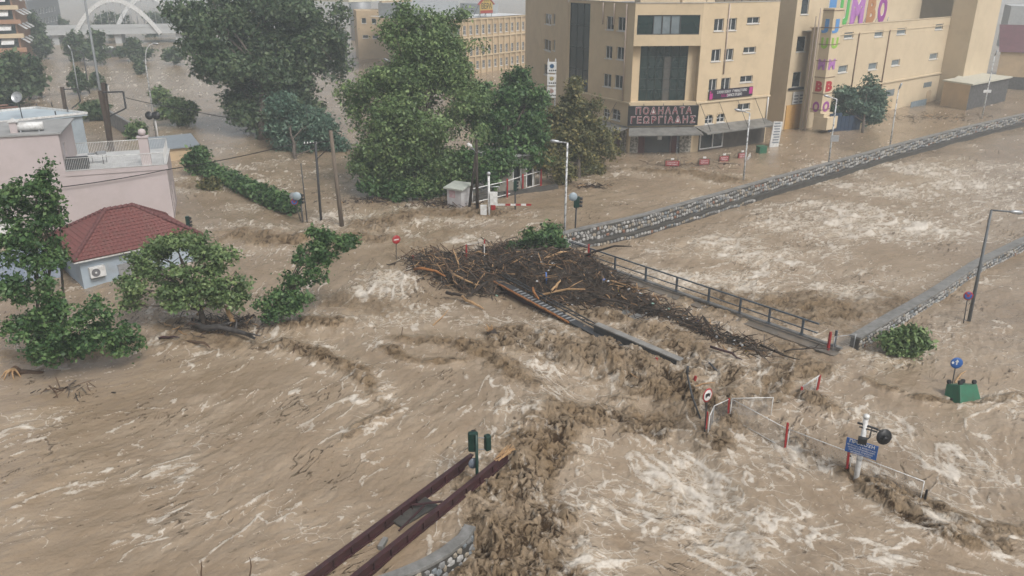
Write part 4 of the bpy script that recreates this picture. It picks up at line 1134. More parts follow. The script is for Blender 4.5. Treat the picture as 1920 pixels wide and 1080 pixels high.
# low annex with pale roof and dark stone wall
aA, aB = G(1762, 198), G(1811, 207)
an = thing('low_annex', 'low annex with flat pale roof and dark stone side wall at the store corner', 'building', aB)
F1, F2_ = Face(aA, aB), Face(aB, G(1884, 190))
zt1 = ZT(aB.y, 160)
b = MB(); F1.wall(b, 0, F1.L, -1.2, zt1, ()); P(b, 'plaster_wall', M_SAND, an)
b = MB(); F2_.wall(b, 0, F2_.L, -1.2, zt1, ()); e1 = F2_.at(F2_.L, 0); b.add([e1 + Vector((0, 0, -1.2)), e1 - F2_.N * 6 + Vector((0, 0, -1.2)), e1 - F2_.N * 6 + Vector((0, 0, zt1)), e1 + Vector((0, 0, zt1))], [(0, 1, 2, 3)])
P(b, 'stone_wall', mat('dark_rubble', (.105, .10, .098), (.055, .053, .052), rough=.8, scale=2.5, bump=.5, lo=.4, hi=.6), an)
b = MB(); r0 = [F1.at(-.2, zt1, .2), F2_.at(-.1, zt1, .3), F2_.at(F2_.L + .2, zt1, .3), F2_.at(F2_.L, zt1 + .25, -7), F1.at(0, zt1 + .25, -2)]
r0 += [q + Vector((0, 0, .22)) for q in r0]
b.add(r0, [(5, 6, 7, 8, 9), (4, 3, 2, 1, 0)] + [(i, (i + 1) % 5, 5 + (i + 1) % 5, 5 + i) for i in range(5)]); P(b, 'roof', mat('pale_roof', (.50, .48, .40), (.42, .40, .33), rough=.7), an)
# building at the right edge
eA, eB = G(1868, 175), G(2000, 190)
ed = thing('warehouse', 'yellowish warehouse with maroon roof at the far right edge', 'building', eA)
FE = Face(G(1862, 166), G(1990, 172)); zw, zr2 = ZT(FE.O.y, 97), ZT(FE.O.y, 50)
b = MB(); FE.wall(b, 0, FE.L, 2.2, zw, ()); P(b, 'wall', M_SAND, ed)
b = MB(); FE.wall(b, 0, FE.L, -1.2, 2.2, ()); P(b, 'stone_base', MATS['dark_rubble'], ed)
b = MB(); b.add([FE.at(-.3, zw, .3), FE.at(FE.L, zw, .3), FE.at(FE.L, zr2, -7), FE.at(-.3, zr2, -7)], [(0, 1, 2, 3)]); P(b, 'roof', mat('maroon_roof', (.13, .055, .065), (.10, .045, .05), rough=.5, scale=1), ed)
b = MB(); b.box(FE.at(FE.L / 2 + 2, zr2 - 1, -20), (FE.L, 10, 8), FE.rz); P(b, 'rear_block', mat('pale_block', (.45, .46, .46), (.38, .39, .39)), ed)
# ---- BEPA factory behind the trees
vA, vB = G(858, 35, 11.2), G(968, 28, 11.2)
fa_ = thing('factory_building', 'tan factory with vertical fins and rows of windows behind the big tree', 'building', (vA.x, vA.y, 0))
FV = Face(vA + (vA - vB) * .25, vB + (vB - vA) * .18); rows = [(ZT(vA.y + 6, 63), ZT(vA.y + 6, 46)), (ZT(vA.y + 6, 104), ZT(vA.y + 6, 86)), (1.0, 2.6)]
nb = 14; vh = []
for k in range(nb):
    for z0, z1 in rows: vh.append((FV.L * (k + .25) / nb, FV.L * (k + .75) / nb, z0, z1))
b = MB(); FV.wall(b, 0, FV.L, -1.5, 11.2, vh, .25); P(b, 'wall', M_SAND, fa_)
for h in vh: window(fa_, FV, h, 'grid', M_GLASS, fw=.08)
for k in range(nb + 1):
    b = MB(); x = FV.L * k / nb; FV.slab(b, x - .14, x + .14, -1.5, 10.8, .0, .35); P(b, 'fin', M_CREAM, fa_)
b = MB()
for z in (3.5, 7.2, 10.8): FV.slab(b, 0, FV.L, z, z + .25, .0, .28)
P(b, 'string_course', M_CREAM, fa_)
b = MB(); b.add([FV.at(-1, 11.2, .3), FV.at(FV.L, 11.2, .3), FV.at(FV.L, 11.3, -20), FV.at(-1, 11.3, -20)], [(0, 1, 2, 3)]); P(b, 'roof', mat('white_roof', (.62, .63, .63), (.52, .53, .53), rough=.5, scale=.3), fa_)
b = MB(); b.box(FV.at(FV.L * .3, 12.4, -14), (FV.L * .55, 9, 3), FV.rz); b.box(FV.at(FV.L * .85, 12.2, -10), (6, 6, 2.5), FV.rz); P(b, 'roof_hall', mat('grey_sheet', (.33, .35, .36), (.27, .28, .29), rough=.5), fa_)
b = MB(); b.box(FV.at(FV.L * .40, 14.6, -26), (FV.L * 1.3, 14, .8), FV.rz); P(b, 'pale_roof_hall', mat('pale_yellow_sheet', (.58, .55, .42), (.50, .48, .38)), fa_)
# sign BEPA
sx = FV.hit(913, 20)[0]
vs_ = thing('roof_sign', 'house-shaped yellow and red sign reading BEPA on the factory roof', 'sign', FV.at(sx, 11.2, -.3))
FVs = Face(FV.at(sx - 2.6, 0, -.3), FV.at(sx + 2.6, 0, -.3))
b = MB(); b.prism([(-2.0, 0), (2.0, 0), (2.0, 2.0), (0, 3.3), (-2.0, 2.0)], FVs.at(2.6, 11.9), FVs.D, (0, 0, 1), FVs.N * .2); P(b, 'board', mat('sign_yellow', (.50, .36, .10), (.42, .30, .09), rough=.5), vs_)
b = MB(); b.bar(FVs.at(.1, 13.6, .12), FVs.at(2.6, 15.35, .12), .5, .16); b.bar(FVs.at(5.1, 13.6, .12), FVs.at(2.6, 15.35, .12), .5, .16); FVs.slab(b, .6, 4.6, 11.9, 12.5, .2, .24); P(b, 'red_trim', mat('sign_red', (.35, .05, .04), (.28, .04, .035), rough=.5), vs_)
lettering(vs_, FVs, 2.6, 13.25, 'ΒΕΡΑ', 1.5, M_BLACK, .22, 3.3, .02); lettering(vs_, FVs, 2.6, 14.45, 'γάλα', .8, mat('sign_green', (.04, .07, .03), (.03, .05, .02)), .22, 1.6)
b = MB()
for x in (.8, 2.6, 4.4): b.tube([FVs.at(x, 11.2, .0), FVs.at(x, 12.6, .0)], .06, 5); b.tube([FVs.at(x, 11.2, -2.0), FVs.at(x, 14, -.05)], .05, 5)
P(b, 'supports', M_DARKST, vs_)
# tan block left of it and a silo in the haze
tb = AT(672, 90, 205); tb.z = 0
tn = thing('tan_block', 'tan tower block with a stepped roof rising behind the big tree', 'building', tb)
FTb = Face(tb, tb + Vector((13.5, 3.5, 0)))
b = MB(); hz1, hz2 = ZT(205, 20), ZT(205, -40)
ww = [(1.2, 2.3, ZT(205, 44), ZT(205, 34)), (3.6, 4.7, ZT(205, 45), ZT(205, 35)), (1.2, 2.6, ZT(205, 72), ZT(205, 66)), (3.6, 5, ZT(205, 73), ZT(205, 67))]
FTb.wall(b, 0, FTb.L, -1.5, hz1, ww, .2)
b.add([FTb.at(0, -1.5, -9), FTb.at(0, -1.5), FTb.at(0, hz1), FTb.at(0, hz1, -9)], [(0, 1, 2, 3)]); b.add([FTb.at(0, hz1), FTb.at(FTb.L, hz1), FTb.at(FTb.L, hz1, -9), FTb.at(0, hz1, -9)], [(0, 1, 2, 3)])
P(b, 'wall', M_SAND, tn)
for r in ww: window(tn, FTb, r, 'single')
b = MB(); b.box(FTb.at(FTb.L * .72, hz1 + 3, -4), (FTb.L * .52, 6, 9), FTb.rz); P(b, 'upper_block', M_SAND, tn)
sl = AT(678, 60, 265); sl.z = 0
si = thing('silo', 'pale round silo fading into the haze behind the tan block', 'silo', sl)
b = MB(); zt3 = ZT(265, 2); b.lathe([(3.4, -1), (3.4, zt3), (3.1, zt3 + .5), (.4, zt3 + 1.8)], n=20); b.build('drum', M_GALV, si); b = MB(); b.lathe([(3.5, zt3 - .2), (3.5, zt3)], n=20); b.build('rim', M_GALV, si)
# ------------------------------------------------------------------ houses on the left
M_PINK = mat('pale_pink_plaster', (.46, .40, .395), (.42, .365, .36), rough=.85, scale=.4, dirt=(.34, .29, .27), dirt_scale=.5, dirt_amt=.5)
M_BLUEG = mat('blue_grey_plaster', (.30, .345, .38), (.25, .29, .32), rough=.8, scale=.7, dirt=(.20, .22, .235), dirt_scale=.8, dirt_amt=.6)
M_TILE = mat('red_clay_tile', (.175, .065, .058), (.13, .048, .044), rough=.7, scale=5, dirt=(.12, .07, .06), dirt_scale=1.5, dirt_amt=.6)
M_TILE2 = mat('dark_red_ridge_tile', (.14, .055, .052), (.105, .042, .04), rough=.7, scale=5)
M_TERR = mat('terrace_floor', (.50, .50, .49), (.36, .36, .35), rough=.35, scale=1.2)
M_ROOFB = mat('pale_blue_roof', (.42, .49, .53), (.34, .40, .44), rough=.35, scale=.5)

# pink house: tall blank gable with a terrace
TZ = 4.87
pa, pb = G(123, 321, TZ), G(311, 308, TZ)
pk = thing('pink_house', 'pale pink house with blank side wall and railed terrace', 'house', (pb.x, pb.y, 0))
FP = Face(pa, pb); ext_l = 12.0
zup = FP.hit(60, 254)[1]
b = MB(); FP.wall(b, -ext_l, FP.L, -1.2, TZ, ())
FPs = Face(FP.at(FP.L, 0), FP.at(FP.L, 0, -7.0)); FPs.wall(b, 0, FPs.L, -1.2, TZ, [(1.0, 2.2, .4, 2.6), (3.4, 4.4, .4, 2.6)], .2)
P(b, 'wall', M_PINK, pk)
b = MB(); FP.wall(b, -ext_l, 0.0, TZ, zup, ()); FPu = Face(FP.at(0, 0), FP.at(0, 0, -7.0)); FPu.wall(b, 0, 7, TZ, zup, [(1.2, 2.2, TZ, TZ + 2.0)], .15); P(b, 'upper_wall', M_PINK, pk)
b = MB(); FP.slab(b, -ext_l, .25, zup, zup + .12, -7.2, .12); P(b, 'upper_roof', M_ROOFG, pk)
b = MB(); FP.slab(b, .0, FP.L + .1, TZ - .01, TZ + .04, -7.0, .1); P(b, 'terrace_floor', M_TERR, pk)
b = MB(); FP.slab(b, .0, FP.L + .12, TZ - .42, TZ - .012, .0, .07); P(b, 'slab_edge', M_PINK, pk)
for k, x in enumerate((1.0, 3.4)):
    b = MB(); FPs.slab(b, x + .05, x + (1.15 if k == 0 else .95), .4, 2.6, -.15, -.1); P(b, 'shutter_door', M_GLASSG, pk)
def rails(F, x0, x1, zb, h, out, m, root, step=.13):
    b = MB(); n = int(abs(x1 - x0) / step)
    for k in range(n + 1):
        x = x0 + (x1 - x0) * k / n; b.box(F.at(x, zb + h / 2, out), (.022, .022, h), F.rz)
    P(b, 'balusters', m, root)
    b = MB(); b.tube([F.at(x0, zb + h, out), F.at(x1, zb + h, out)], .03, 6); P(b, 'handrail', m, root)
rails(FP, .05, FP.L - .1, TZ + .04, .95, -.05, M_WHITE, pk)
FPb = Face(FP.at(0, 0, -6.8), FP.at(FP.L, 0, -6.8)); rails(FPb, .05, FPb.L - .1, TZ + .04, .95, 0, M_WHITE, pk)
rails(FPs, .1, 6.8, TZ + .04, .95, -.1, M_WHITE, pk)
cx = FP.hit(272, 290)[0]
b = MB(); b.box(FP.at(cx, TZ + 1.15, -.35), (.75, .6, 2.3), FP.rz); b.box(FP.at(cx, TZ + 2.36, -.35), (.9, .75, .14), FP.rz); o = P(b, 'column', M_PINK, pk, bevel=.02)
b = MB(); b.lathe([(.05, 0), (.25, .1), (.33, .3), (.25, .5), (.05, .6)], FP.at(cx, TZ + 2.43, -.35), 12); P(b, 'ball', M_PINK, pk, parent=o)
b = MB(); FP.slab(b, .1, 1.7, TZ + .05, TZ + 1.0, -.8, -.12); o = P(b, 'dark_screen', mat('dark_slat_screen', (.035, .04, .042), (.02, .022, .024), rough=.5, stretch=(9, 1, 1), scale=3), pk)
# things on the terrace and roof
tt = thing('garden_table', 'white folded garden furniture and table on the pink house terrace', 'furniture', FP.at(2.2, TZ + .05, -2.2))
b = MB(); b.box((0, 0, .7), (1.5, .8, .05), .3); b.build('table_top', M_WHITE, tt); b = MB()
for x, y in ((-.6, -.3), (.6, -.3), (.6, .3), (-.6, .3)): b.tube([(x, y, 0), (x, y, .7)], .03, 5)
b.build('leg', M_DARKST, tt); b = MB(); b.box((.3, .1, .85), (.7, .5, .2), .8); b.box((-.4, -.1, .8), (.5, .3, .12), .2); b.build('folded_cloth', M_GALV, tt)
wt = thing('water_tank', 'white cylindrical water heater tank lying on the pink house roof', 'tank', FP.at(FP.hit(52, 250)[0], zup + .12, -1.2), FP.rz)
b = MB(); b.tube([(-1.0, 0, .42), (-.95, 0, .42), (.95, 0, .42), (1.0, 0, .42)], [.2, .34, .34, .2], 14); b.build('drum', M_WHITE, wt)
b = MB(); b.b6(-.7, -.6, -.25, .25, 0, .3); b.b6(.6, .7, -.25, .25, 0, .3); b.build('cradle', M_GALV, wt)
cm = thing('chimney', 'small pink chimney with white cap on the pink house roof', 'chimney', FP.at(FP.hit(22, 250)[0], zup + .12, -1.0), FP.rz)
b = MB(); b.b6(-.25, .25, -.2, .2, 0, .85); b.build('stack', M_PINK, cm); b = MB(); b.prism([(-.38, 0), (.38, 0), (0, .3)], (0, .3, .86), (1, 0, 0), (0, 0, 1), (0, -.6, 0)); b.build('cap', M_WHITE, cm)
# blue-grey house behind
BZ = 5.2
ba, bb = G(0, 230, BZ), G(153, 214, BZ)
bh = thing('blue_grey_house', 'pale blue grey flat-roofed house behind the pink house', 'house', (bb.x, bb.y, 0))
FBg = Face(ba + (ba - bb) * .4, bb)
b = MB(); FBg.wall(b, 0, FBg.L, -1.2, BZ - .1, ()); FBs = Face(FBg.at(FBg.L, 0), FBg.at(FBg.L - 3, 0, -8)); FBs.wall(b, 0, FBs.L, -1.2, BZ - .1, ()); P(b, 'wall', M_BLUEG, bh)
b = MB(); rp = [FBg.at(-.2, BZ, .3), FBg.at(FBg.L + .5, BZ, .3), FBg.at(FBg.L - 2.6, BZ, -8), FBg.at(-.2, BZ, -8)]; rp += [q - Vector((0, 0, .18)) for q in rp]
b.add(rp, [(0, 1, 2, 3), (7, 6, 5, 4)] + [(i, 4 + i, 4 + (i + 1) % 4, (i + 1) % 4) for i in range(4)]); P(b, 'roof', M_ROOFB, bh)
b = MB()
for i in range(3): b.bar(rp[i] + Vector((0, 0, .12)), rp[i + 1] + Vector((0, 0, .12)), .16, .22)
P(b, 'parapet', M_WHITE, bh)
for px, py in ((105, 218), (38, 205), (70, 203), (98, 200), (128, 210)):
    q = G(px, py, BZ); b = MB(); b.tube([q, q + Vector((0, 0, .55))], .07, 6); P(b, 'vent_pipe', M_DARKST, bh)
q = G(42, 222, BZ); b = MB(); b.tube([q, q + Vector((0, 0, 2.2))], .05, 6); P(b, 'mast', M_DARKST, bh)
sd = thing('satellite_dish', 'white satellite dish on a thin mast over the blue grey roof', 'dish', q + Vector((0, 0, 2.2)))
b = MB(); b.lathe([(.02, .0), (.3, .05), (.55, .18), (.6, .24), (.56, .2), (.3, .09)], n=16, M=Matrix.Rotation(R(65), 3, 'X') ); b.build('bowl', M_GALV, sd); b = MB(); b.tube([(0, -.1, 0), (.2, -.7, .2)], .025, 5); b.build('feed_arm', M_DARKST, sd)
# tiled corner of an older roof at the left edge
oa = G(-40, 212, 4.2)
oh = thing('old_tiled_house', 'old house with brown tiled roof cut off by the left edge', 'house', (oa.x, oa.y, 0))
FO = Face(G(-90, 214, 4.6), G(52, 205, 4.6))
b = MB(); FO.wall(b, 0, FO.L - .5, -1.2, 4.6, ()); P(b, 'wall', M_PINK, oh)
M_TBR = mat('brown_tile', (.22, .12, .09), (.15, .085, .065), rough=.75, scale=6)
for k in range(9):
    b = MB(); z0, z1 = 4.6 + k * .22, 4.6 + (k + 1) * .22 + .05; FO.slab(b, 0, FO.L - k * 1.0, z0, z0 + .1, .25 - k * .62, .25 - (k + 1) * .66)
    P(b, 'tile_course', M_TBR, oh)

# red-roofed house in the trees
EZ = 2.0
A_, B_ = G(137, 492, EZ), G(381, 441, EZ); C_ = G(322, 401, EZ)
u = (B_ - A_).normalized(); w = Vector((-u.y, u.x, 0)); Ld = (B_ - A_).length; Dd = min(abs((C_ - B_).dot(w)), 7.0)
hs = thing('red_roof_house', 'small pale blue house with red tiled hip roof behind the fallen trees', 'house', Vector((A_.x, A_.y, 0)), math.atan2(u.y, u.x))
RZ = 2.0 + Dd * .5 * .62
b = MB(); i_ = .45; b.b6(i_, Ld - i_, i_, Dd - i_, -1.2, EZ - .05); b.build('wall', mat('pale_blue_plaster', (.36, .42, .47), (.30, .35, .40), rough=.8, scale=.7, dirt=(.25, .24, .22), dirt_scale=1, dirt_amt=.5), hs)
b = MB(); b.b6(0.05, Ld - .05, .05, Dd - .05, EZ - .16, EZ - .06); b.build('soffit', M_WHITE, hs)
# courses of tiles on the four slopes
def slope(p00, p10, p11, p01, n, name, m, rows_as_parts=True):
    """quad p00-p10 (eave) to p01-p11 (top): overlapping courses with rolls"""
    p00, p10, p11, p01 = [Vector(q) for q in (p00, p10, p11, p01)]
    nn = (p10 - p00).cross(p01 - p00).normalized()
    for k in range(n):
        t0, t1 = k / n, (k + 1) / n + .02
        a, c = p00.lerp(p01, t0), p10.lerp(p11, t0); d, e = p10.lerp(p11, min(t1, 1)), p00.lerp(p01, min(t1, 1))
        Lr = (c - a).length; cnt = max(2, int(Lr / .14)); b = MB(); vs, fs = [], []
        for i in range(cnt + 1):
            f = i / cnt; up = nn * (.055 + (.03 if i % 2 else -.015))
            vs += [a.lerp(c, f) + up, e.lerp(d, f) + nn * (.005 + (.03 if i % 2 else -.015)), a.lerp(c, f) + nn * -.03]
        for i in range(cnt):
            q = i * 3; fs += [(q, q + 3, q + 4, q + 1), (q + 2, q + 5, q + 3, q)]
        b.add(vs, fs, 0, False); b.build(name, m, hs)
h = Dd / 2
slope((0, 0, EZ), (Ld, 0, EZ), (Ld - h, h, RZ), (h, h, RZ), 13, 'tile_course', M_TILE)
slope((Ld, 0, EZ), (Ld, Dd, EZ), (Ld - h, h, RZ), (Ld - h, h, RZ), 13, 'tile_course', M_TILE)
slope((0, Dd, EZ), (0, 0, EZ), (h, h, RZ), (h, h, RZ), 13, 'tile_course', M_TILE)
slope((Ld, Dd, EZ), (0, Dd, EZ), (h, h, RZ), (Ld - h, h, RZ), 13, 'tile_course', M_TILE)
for a, c in (((0, 0, EZ), (h, h, RZ)), ((Ld, 0, EZ), (Ld - h, h, RZ)), ((0, Dd, EZ), (h, h, RZ)), ((Ld, Dd, EZ), (Ld - h, h, RZ)), ((h, h, RZ), (Ld - h, h, RZ))):
    a, c = Vector(a), Vector(c); n = int((c - a).length / .33); b = MB()
    for k in range(n):
        p, q = a.lerp(c, k / n), a.lerp(c, (k + 1.12) / n); b.tube([p + Vector((0, 0, .05)), q + Vector((0, 0, .09))], [.12, .15], 7)
    b.build('ridge_tiles', M_TILE2, hs)
ac = thing('air_conditioner', 'white air conditioner unit hung on the pale blue wall under the red roof', 'air conditioner', hs.location + u * 1.4 + w * .42 + Vector((0, 0, .95)), math.atan2(u.y, u.x))
b = MB(); b.b6(-.5, .5, -.38, 0, -.36, .36); o = b.build('case', M_WHITE, ac, bevel=.02)
b = MB(); b.lathe([(.28, 0), (.28, .02)], (-.14, -.382, 0), 18, M=Matrix.Rotation(math.pi / 2, 3, 'X')); g = b.build('fan_grille', mat('grille_grey', (.16, .16, .165), (.10, .10, .105)), ac)
b = MB(); b.lathe([(.07, 0), (.07, .03)], (-.14, -.40, 0), 12, M=Matrix.Rotation(math.pi / 2, 3, 'X')); b.build('fan_hub', M_WHITE, g)
b = MB(); b.b6(-.45, -.38, -.3, .0, -.45, -.362); b.b6(.38, .45, -.3, .0, -.45, -.362); b.build('bracket', M_GALV, ac)
bd = thing('wall_panel', 'pale blank panel fixed on the blue wall right of the air conditioner', 'panel', hs.location + u * 3.6 + w * .43 + Vector((0, 0, .55)), math.atan2(u.y, u.x))
b = MB(); b.b6(-.8, .8, -.06, 0, -.45, .45); b.build('sheet', M_GALV, bd); b = MB(); b.b6(-.84, .84, -.07, -.001, .451, .5); b.build('trim', M_GALV, bd)
# white low wall and tarpaulins at the left
lw = thing('garden_wall', 'white garden wall with small columns below the pink house', 'wall', G(40, 470))
FG_ = Face(G(-60, 452), G(128, 425)); b = MB(); FG_.slab(b, 0, FG_.L, -1, .95, -.2, 0); P(b, 'wall', M_WHITE, lw)
for k in range(9): b = MB(); x = FG_.L * k / 9; FG_.slab(b, x, x + .25, .95, 1.5, -.18, -.02); P(b, 'pillar', M_WHITE, lw)
b = MB(); FG_.slab(b, 0, FG_.L, 1.5, 1.62, -.25, .05); P(b, 'coping', M_WHITE, lw)
sh = thing('shed', 'blue tarpaulin covered shed behind the left trees', 'shed', G(55, 512), .5)
b = MB(); b.prism([(-2, -.5), (2, -.5), (2, 1.0), (0, 1.8), (-2, 1.0)], (0, 2, 0), (1, 0, 0), (0, 0, 1), (0, -4, 0)); b.build('cover', mat('blue_tarp', (.16, .21, .30), (.30, .34, .40), rough=.45, scale=1.2), sh)
b = MB(); b.b6(-2.2, 2.2, -2.1, 2.1, -1, -.3); b.build('base', M_WHITE, sh)
# apartment block with awnings, far left
ab = G(46, 118)
ap = thing('apartment_block', 'orange and beige apartment block with awnings and balconies at the left edge', 'building', ab)
FAp = Face(ab + Vector((-16, -6, 0)), ab); FAq = Face(ab, ab + Vector((-6, 16, 0)))
M_TERRA = mat('terracotta_plaster', (.36, .20, .12), (.30, .165, .10), rough=.8, scale=.6)
b = MB(); FAp.wall(b, 0, FAp.L, -1.2, 22, ()); FAq.wall(b, 0, FAq.L, -1.2, 22, ()); P(b, 'wall', M_TERRA, ap)
for k in range(6):
    z = 2.6 + k * 3.1
    b = MB(); FAp.slab(b, 0, FAp.L + 1.2, z, z + .9, .0, 1.3); P(b, 'balcony', M_CREAM if k % 2 else M_TERRA, ap)
    b = MB(); FAp.slab(b, 1, FAp.L - .3, z + .92, z + 2.9, .0, .08); P(b, 'window', M_GLASSG, ap)
    for j in range(3):
        b = MB(); x = FAp.L - 1 - j * 4.2; p = [FAp.at(x - 2.6, z + 2.9, .1), FAp.at(x, z + 2.9, .1), FAp.at(x, z + 1.7, 1.7), FAp.at(x - 2.6, z + 1.7, 1.7)]; p += [q + Vector((0, 0, .06)) for q in p]
        b.add(p, [(3, 2, 1, 0), (4, 5, 6, 7), (0, 1, 5, 4), (1, 2, 6, 5), (2, 3, 7, 6), (3, 0, 4, 7)]); P(b, 'awning', M_WHITE, ap)
        b = MB(); x = 1.5 + j * 4.6; p = [FAq.at(x, z + 2.8, .1), FAq.at(x + 2.6, z + 2.8, .1), FAq.at(x + 2.6, z + 1.7, 1.6), FAq.at(x, z + 1.7, 1.6)]; p += [q + Vector((0, 0, .06)) for q in p]
        b.add(p, [(3, 2, 1, 0), (4, 5, 6, 7), (0, 1, 5, 4), (1, 2, 6, 5), (2, 3, 7, 6), (3, 0, 4, 7)]); P(b, 'awning', M_WHITE, ap)
# second block fading behind it
q = G(66, 84); a2 = thing('apartment_block', 'grey apartment block fading into the haze beyond the orange block', 'building', q)
F3 = Face(q + Vector((-26, -4, 0)), q); F4 = Face(q, q + Vector((-12, 40, 0)))
b = MB(); hh = [(1 + j * 4, 3 + j * 4, 2 + k * 3, 3.6 + k * 3) for j in range(9) for k in range(3)]
F3.wall(b, 0, F3.L, -1.2, 12, ()); F4.wall(b, 0, F4.L, -1.2, 12, hh, .3); b.add([F3.at(0, 12), F3.at(F3.L, 12), F4.at(F4.L, 12), F3.at(0, 12, -40)], [(0, 1, 2, 3)]); P(b, 'wall', mat('grey_plaster', (.20, .21, .22), (.16, .17, .18)), a2)
for h_ in hh: window(a2, F4, h_, 'single')
# ---- arched road bridge in the haze
dA, dB = G(120, 84), G(420, 78)
ob = thing('arch_bridge', 'pale road bridge with two big white arches fading into the rain haze', 'bridge', dA)
FOv = Face(dA, dB); zd0, zd1 = ZT(dA.y, 66), ZT(dA.y, 54)
b = MB(); FOv.slab(b, -30, FOv.L + 30, zd0, zd1, -9, 0); P(b, 'deck', mat('pale_concrete', (.42, .43, .43), (.36, .37, .37)), ob)
b = MB(); FOv.slab(b, -30, FOv.L + 30, zd1, zd1 + 1.0, -.3, .1); P(b, 'parapet', MATS['pale_concrete'], ob)
for k in range(6): b = MB(); x = -20 + k * (FOv.L + 40) / 5; FOv.slab(b, x, x + 1.8, -2, zd0, -8, -1); P(b, 'pier', MATS['pale_concrete'], ob)
for off, px0, px1, top in ((0, 138, 300, 1), (-8.5, 205, 345, -3)):
    x0, x1 = FOv.hit(px0, 55)[0], FOv.hit(px1, 55)[0]; zt_ = ZT(dA.y, top); b = MB(); N = 24
    pts = [FOv.at(x0 + (x1 - x0) * k / N, zd0 + (zt_ - zd0) * (1 - (2 * k / N - 1) ** 2), off) for k in range(N + 1)]
    for p_, q_ in zip(pts[:-1], pts[1:]): b.bar(p_, q_, 1.0, 1.1)
    o = P(b, 'arch', M_WHITE, ob)
    for k in range(2, N - 1, 2):
        if pts[k].z > zd1 + .5: b = MB(); b.tube([Vector((pts[k].x, pts[k].y, zd1)), pts[k]], .10, 4); P(b, 'hanger', M_GALV, ob, parent=o)
bx = G(207, 107); t = thing('truck_box', 'white box of a stranded lorry by the far embankment', 'vehicle', bx, .6)
b = MB(); b.b6(-3.4, 3.4, -1.25, 1.25, -.5, 2.2); b.build('box', M_DARKST, t); b = MB(); b.b6(-3.3, 1.0, -1.2, 1.2, 2.21, 2.5); b.build('roof', M_WHITE, t)
# low walls and shed roof beside the flooded garden
gw = thing('garden_wall', 'grey block wall leaning beside the railway masts on the left', 'wall', G(215, 255))
FGw = Face(G(203, 232), G(245, 258)); b = MB(); FGw.slab(b, 0, FGw.L, -1, 1.9, -.25, 0); P(b, 'blocks', mat('grey_block', (.22, .215, .21), (.15, .147, .143), scale=1.5), gw); b = MB(); FGw.slab(b, 0, FGw.L, 1.9, 2.0, -.3, .05); P(b, 'coping', M_CONC, gw)
q = G(322, 295); sr = thing('flooded_shed', 'half sunken shed with grey sheet roof beside the terrace', 'shed', q, .55)
b = MB(); b.b6(-2.6, 2.6, -2.2, 2.2, -1, 1.5); b.build('wall', M_SAND, sr); b = MB(); b.box((0, 0, 1.75), (5.8, 5, .1), rot=Matrix.Rotation(R(7), 3, 'X')); b.build('roof', mat('wet_sheet', (.22, .25, .27), (.16, .18, .2), rough=.3), sr)
q = G(900, 355)
# ruined little house under the trees
rh = G(990, 352); rn = thing('ruined_hut', 'small grey ruined house with empty dark door openings under the trees', 'house', rh)
FRn = Face(G(945, 358), G(1003, 350)); zz = ZT(FRn.O.y, 296)
b = MB(); hl = [FRn.rect(963, 308, 975, 340), FRn.rect(988, 313, 998, 352)]; FRn.wall(b, -1, FRn.L, -1, zz, hl, .3); e = FRn.at(FRn.L, 0); b.add([e + Vector((0, 0, -1)), e - FRn.N * 5 + Vector((0, 0, -1)), e - FRn.N * 5 + Vector((0, 0, zz)), e + Vector((0, 0, zz))], [(0, 1, 2, 3)])
P(b, 'wall', mat('stained_plaster', (.30, .285, .24), (.20, .19, .16), rough=.85, scale=.8, dirt=(.11, .10, .085), dirt_scale=1, dirt_amt=.7), rn)
for h_ in hl:
    b = MB(); FRn.slab(b, h_[0], h_[1], h_[2], h_[3], -.32, -.28); P(b, 'dark_opening', M_BLACK, rn)
    b = MB()
    for a_, c_ in ((h_[0] - .12, h_[0]), (h_[1], h_[1] + .12)): FRn.slab(b, a_, c_, h_[2], h_[3] + .12, .0, .04)
    P(b, 'door_frame', M_FRAMEW, rn)
b = MB(); FRn.slab(b, -1.3, FRn.L + .3, zz, zz + .15, -5, .3); P(b, 'roof', M_ROOFG, rn)
b = MB(); FRn.slab(b, -5, FRn.L + 1.5, -1, .45, 1.6, 2.0); P(b, 'low_wall', M_CONCD, rn)
# ------------------------------------------------------------------ poles, lamps, signals, signs
def top_of(px, py, base): return AT(px, py, base.y) - base
def lamp_post(bpx, top, arm, label, z0=0.0, r=(.09, .05), m=None, head='flat', group='street lamps', y=None):
    base = G(*bpx, z0); base.z = 0
    t = thing('street_lamp', label, 'lamp', base, 0, group); m = m or M_GALV
    tp = top_of(*top, base); ar = top_of(*arm, base)
    b = MB()
    if head == 'curved':
        d = ar - tp; pts = [Vector((0, 0, -1)), tp * .9] + [tp * .9 + Vector((d.x * (1 - math.cos(a)), d.y, 0)) + Vector((0, 0, (ar.z - tp.z * .9) * math.sin(a))) for a in (.4, .8, 1.2, 1.57)]
        b.tube(pts, [r[0], r[1]] + [r[1] * .8] * 4, 8); b.build('pole', m, t); dd = Vector((1 if d.x > 0 else -1, 0, 0))
    else:
        b.tube([Vector((0, 0, -1)), tp], list(r), 8); b.build('pole', m, t)
        b = MB(); b.tube([tp, ar], r[1] * .8, 6); b.build('arm', m, t); dd = (ar - tp).normalized()
    b = MB(); b.tube([ar - dd * .1, ar + dd * .15, ar + dd * .55, ar + dd * .7], [.05, .12, .13, .05], 8); o = b.build('lamp_head', M_GALV if m is not M_DARKST else M_DARKST, t)
    return t
lamp_post((1817, 603), (1859, 394), (1896, 397), 'dark grey street lamp standing in the flooded road at the right edge', m=mat('dark_galvanised', (.13, .14, .145), (.09, .095, .10), rough=.5), r=(.12, .07))
M_PEEL = mat('peeling_white_paint', (.55, .56, .56), (.20, .20, .20), rough=.6, scale=4, lo=.5, hi=.58)
